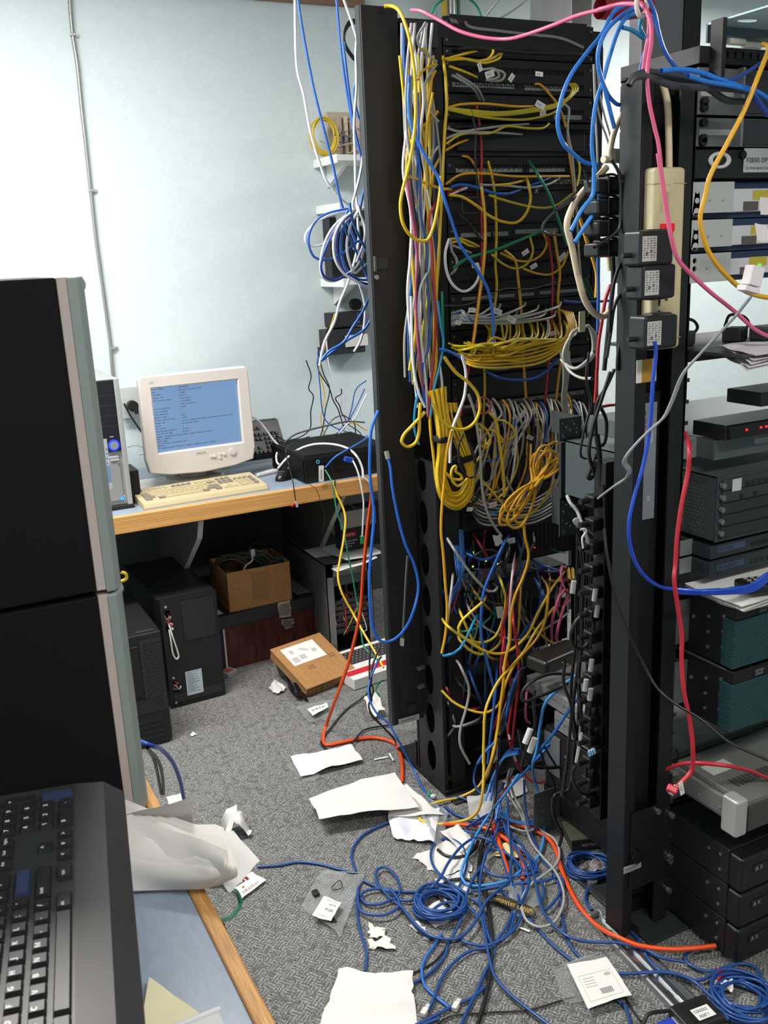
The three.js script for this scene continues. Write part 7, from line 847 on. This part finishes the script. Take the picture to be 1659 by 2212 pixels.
// ribbon strap with lettering
one('strap_tag', 'black strap with gold computer cables lettering', 'strap', sheetGeo(floorQuad([[1058, 1928], [1153, 1962], [1150, 1982], [1052, 1944]], .014), 8, .006), printMat(256, 48, (c, w, h) => { c.fillStyle = '#1b1a16'; c.fillRect(0, 0, w, h); c.fillStyle = '#b8963c'; c.font = 'bold 30px serif'; c.fillText('computer cables', 10, 34); }));
// slide rails
{ const a = onY(1272, 1972, 0), b = onY(1480, 2190, 0), d = b.clone().sub(a), L = d.length(), t = thing('slide_rail', 'long silver drawer slide rail lying by the rack foot', 'rail', a, Math.atan2(d.x, d.z)); part('outer_rail', [ex(-.024, .024, .0, .003, 0, L), ex(-.024, -.021, .003, .012, 0, L), ex(.021, .024, .003, .012, 0, L)], STEEL, t); part('inner_rail', [ex(-.013, .013, .004, .007, .04, L + .03), ex(-.013, -.010, .007, .014, .04, L + .03), ex(.010, .013, .007, .014, .04, L + .03)], mat('#d6d8d9', .2, .95), t); part('end_stop', bx(.03, .012, .012, 0, .01, .02, .003), mat('#9fa3a5', .3, .8), t); for (let i = 0; i < 6; i++) part('slot', ex(-.006, .006, .0072, .0076, .08 + i * .07, .1 + i * .07), mat('#2b2d2e', .5), t); const u = thing('slide_rail', 'second drawer slide rail half under the rack foot', 'rail', onY(1340, 2010, 0), Math.atan2(d.x, d.z)); part('outer_rail', [ex(-.014, .014, 0, .003, 0, .26), ex(-.014, -.012, .003, .01, 0, .26), ex(.012, .014, .003, .01, 0, .26)], mat('#7e8486', .35, .8), u); part('inner_rail', ex(-.007, .007, .003, .008, .02, .3), STEEL, u); }
{ const t = thing('network_box', 'small olive grey box pushed under the router rack', 'box', onY(1258, 1838, 0), -.35); part('body', ex(-.03, .14, .0, .035, -.09, .0, .003), mat('#3a3a2c', .6), t); part('lid', ex(-.031, .141, .03, .037, -.091, .001, .003), mat('#48483a', .6), t); part('lettering', plate(.07, .014, .03, .018, .0012), printMat(128, 28, (c, w, h) => { c.fillStyle = '#3c3c2e'; c.fillRect(0, 0, w, h); c.fillStyle = '#cfcfc0'; c.font = 'bold italic 24px sans-serif'; c.fillText('NETGEAR', 4, 23); }), t); }
{ const t = thing('switch_adapter', 'black adapter box with blue video plug on the carpet', 'adapter', onY(1495, 2225, 0), -.1); part('body', ex(-.04, .05, 0, .05, -.03, .04, .006), mat('#1c1d1d', .45), t); part('recess', ex(-.02, .035, .05, .0515, -.018, .03), mat('#101111', .5), t); part('white_label', ex(-.008, .034, .0516, .0524, .0, .03), printMat(96, 48, (c, w, h) => { c.fillStyle = '#e0dfdb'; c.fillRect(0, 0, w, h); c.fillStyle = '#333'; c.font = 'bold 16px sans-serif'; c.fillText('CONSOLE', 8, 20); c.fillText('PORT 1', 16, 42); }), t); part('blue_plug', ex(-.085, -.045, .018, .042, -.012, .014, .004), mat('#2a3fb0', .4), t, 'blue video plug'); part('plug_rim', ex(-.045, -.04, .02, .04, -.012, .014, .001), STEEL, t); part('cord', tube([V(-.085, .02, .02), V(-.11, .012, .03), V(-.115, .02, -.01), V(-.09, .045, -.03), V(-.04, .04, -.028)], .004, 7, 7), BLACK, t); }
{ const t = thing('cable_plug', 'red plug and clear wrapper beside the loose blue coil', 'plug', onY(1552, 2112, .01), .4); part('boot', ex(-.02, .016, 0, .014, -.008, .008, .003), mat('#c01f2b', .4), t); part('tip', ex(-.036, -.02, .002, .012, -.006, .006, .001), mat('#cfcac4', .3), t); } pp('white paper crumpled behind the loose blue coil', [[1535, 2125], [1580, 2120], [1585, 2145], [1545, 2150]], .006, .014); pp('white paper under the black adapter box', [[1525, 2150], [1560, 2140], [1600, 2212], [1545, 2205]], .004, .01); pp('folded grey foil under the router rack coil', [[1265, 1868], [1300, 1858], [1310, 1880], [1270, 1885]], .02, .01, .002, mat('#8a7f80', .4)); { const c = onY(1180, 1700, 0); const t = thing('steel_plate', 'bare steel plate standing on the floor beneath the router rack', 'plate', [1.42, .0, -1.9]); part('plate', ex(-.06, .02, .0, .13, -.003, 0, .001), mat('#6f7678', .4, .5), t); for (const [x, y] of [[-.045, .11], [-.03, .07], [.0, .1], [-.01, .04]]) part('rivet', cyl(.003, .003, x, y, .0015, 'z', 6), SCREW, t); }
pp('green circuit board film at the bottom of the rack', [[965, 1690], [1020, 1685], [1025, 1705], [960, 1712]], .004, .004, 0, mat('#1d4a3a', .4)); cab('green cable lying at the foot of the crowded rack', null, 'green', .0034, null, [[955, 1705], [985, 1700], [1020, 1700], [1050, 1695]], .005, { floor: true }); { const p = onY(931, 1722, .004); const t = thing('cable_plug', 'green clear plug at the duct foot', 'plug', p, .5); part('boot', ex(-.008, .008, 0, .012, -.012, .0, .003), mat('#1c8a5c', .4), t); part('tip', ex(-.006, .006, .001, .009, .0, .014, .001), mat('#c9d0cc', .3), t); }

// ---------- side desk papers ----------
{ const Y0 = .755, A = onY(232, 1760, Y0), B = onY(490, 1840, Y0 + .02);
  // thick curled paper bundle: several sheets rolled along one axis
  const t = thing('paper_bundle', 'curled bundle of grey white papers over the desk edge', 'paper'); const p0 = onY(275, 1925, Y0 + .003), p1 = onY(455, 1920, Y0 + .003), q0 = onY(250, 1745, Y0 + .075), q1 = onY(490, 1835, Y0 + .07);
  for (let k = 0; k < 5; k++) { const n = 14, P = [], I = [], U = []; for (let j = 0; j <= n; j++) for (let i = 0; i <= n; i++) { const u = i / n, v = j / n; const a = p0.clone().lerp(p1, u), b = q0.clone().lerp(q1, u), m = a.clone().lerp(b, v); const bulge = Math.sin(v * Math.PI) * (.018 + .002 * k); m.y += bulge * .3 - k * .003 * v; m.z += bulge + (v > .7 ? -(v - .7) * .06 * k : 0); m.x += .004 * k * (u > .9 ? 1 : 0) + .002 * Math.sin(v * 9 + u * 4); m.y += .004 * (N32(u * 4 + k, v * 4) - .5); P.push(m.x, m.y, m.z); U.push(u, v); if (i < n && j < n) { const s = j * (n + 1) + i; I.push(s, s + 1, s + n + 1, s + 1, s + n + 2, s + n + 1); } } const g = new THREE.BufferGeometry(); g.setAttribute('position', new THREE.Float32BufferAttribute(P, 3)); g.setAttribute('uv', new THREE.Float32BufferAttribute(U, 2)); g.setIndex(I); g.computeVertexNormals(); part('sheet', g, mat(k % 2 ? '#eae5df' : '#e4dfd9', .8), t); }
  one('paper_sheet', 'stiff white sheet standing behind the curled bundle', 'paper', sheetGeo([onY(265, 1765, Y0 + .07), onY(410, 1726, Y0 + .10), onY(420, 1795, Y0 + .03), onY(270, 1800, Y0 + .01)], 6, .003), mat('#e0dcd8', .8)); one('paper_sheet', 'white sheet jutting over the desk edge beyond the bundle', 'paper', sheetGeo([onY(400, 1790, .785), onY(505, 1800, .775), onY(562, 1862, .77), onY(495, 1932, .762)], 8, .004), PAPER); one('paper_sheet', 'white sheet under the curled bundle on the desk edge', 'paper', sheetGeo([onY(290, 1800, .757), onY(470, 1820, .757), onY(500, 1930, .758), onY(440, 1918, .758)], 8, .002, 0, .0005, .7535), PAPER);
  pp('crumpled white paper bits on the carpet by the desk', [[478, 1778], [530, 1773], [540, 1795], [490, 1808]], .02, .05, .008, PAPER, 'paper_scrap', 8); pp('white paper edge poking out beneath the blue lead', [[360, 1722], [390, 1714], [397, 1735], [365, 1740]], .003, .002);
  one('wine_label', 'white and maroon printed CHATEAU label on the carpet', 'label', sheetGeo(floorQuad([[500, 1905], [545, 1884], [575, 1902], [515, 1948]], .006), 4, .003), printMat(192, 128, (c, w, h) => { c.fillStyle = '#e4ddd6'; c.fillRect(0, 0, w, h); c.fillStyle = '#6e1f2a'; c.fillRect(20, 14, 110, 30); c.fillStyle = '#e4ddd6'; c.fillRect(60, 22, 18, 14); c.fillRect(96, 22, 10, 22); c.fillStyle = '#5a1c26'; c.font = 'bold 24px serif'; c.fillText('CHATEAU', 40, 112); c.fillStyle = '#7a6a3a'; c.beginPath(); c.arc(60, 74, 9, 0, 7); c.fill(); }));
  one('sticky_notes', 'pad of pale yellow sticky notes on the side desk', 'notes', (() => { const c = [onY(322, 2112, .76), onY(432, 2190, .76), onY(405, 2235, .76), onY(300, 2235, .76)]; return mg([0, 1, 2].map(k => sheetGeo(c.map(p => p.clone().setY(.7525 + k * .003)), 4, .001 + k * .001))); })(), mat('#ece5bf', .8));
  cab('green lead curling off the side desk edge', null, 'green', .0042, null, [[495, 1925, .5], [512, 1928, .45], [520, 1950, .42], [505, 1975, .45], [468, 1990, .6]], .5); cab('thin grey wire loop below the side desk edge', null, 'dark', .0012, null, [[468, 1985, .6], [485, 2000, .5], [492, 2025, .5], [486, 2045, .55]], .5); cab('blue lead arching down past the desk edge to the carpet', null, '#173f9c', .005, null, [[300, 1600, .6], [325, 1610, .6], [350, 1620, .5], [375, 1650, .4], [390, 1690, .3], [398, 1730, .2]], .4); [0, 1].forEach(i => cab('black lead hanging past the side desk edge', 'black leads at the side desk', 'black', .004, null, [[318, 1615, .6], [332 + i * 8, 1640, .5], [340 + i * 10, 1670, .4], [348 + i * 6, 1715, .25]], .4));
  const gd = thing('plastic_tray', 'pale grey tray corner on the side desk', 'tray', onY(445, 2228, .752), 0); part('tray', ex(-.05, .02, 0, .012, -.012, .06, .004), mat('#cfd2d2', .5), gd); part('rim', ex(-.052, .022, .01, .015, -.014, -.008, .002), mat('#dcdedd', .5), gd); }
{ const p = onY(272, 1245, .42); cab('yellow lead end showing behind the stacked towers', null, 'yellow', .004, null, [[262, 1236, -2.2], [272, 1240], [273, 1250], [262, 1256]], -2.2); }
scene.updateMatrixWorld(true);
renderer.render(scene, camera);
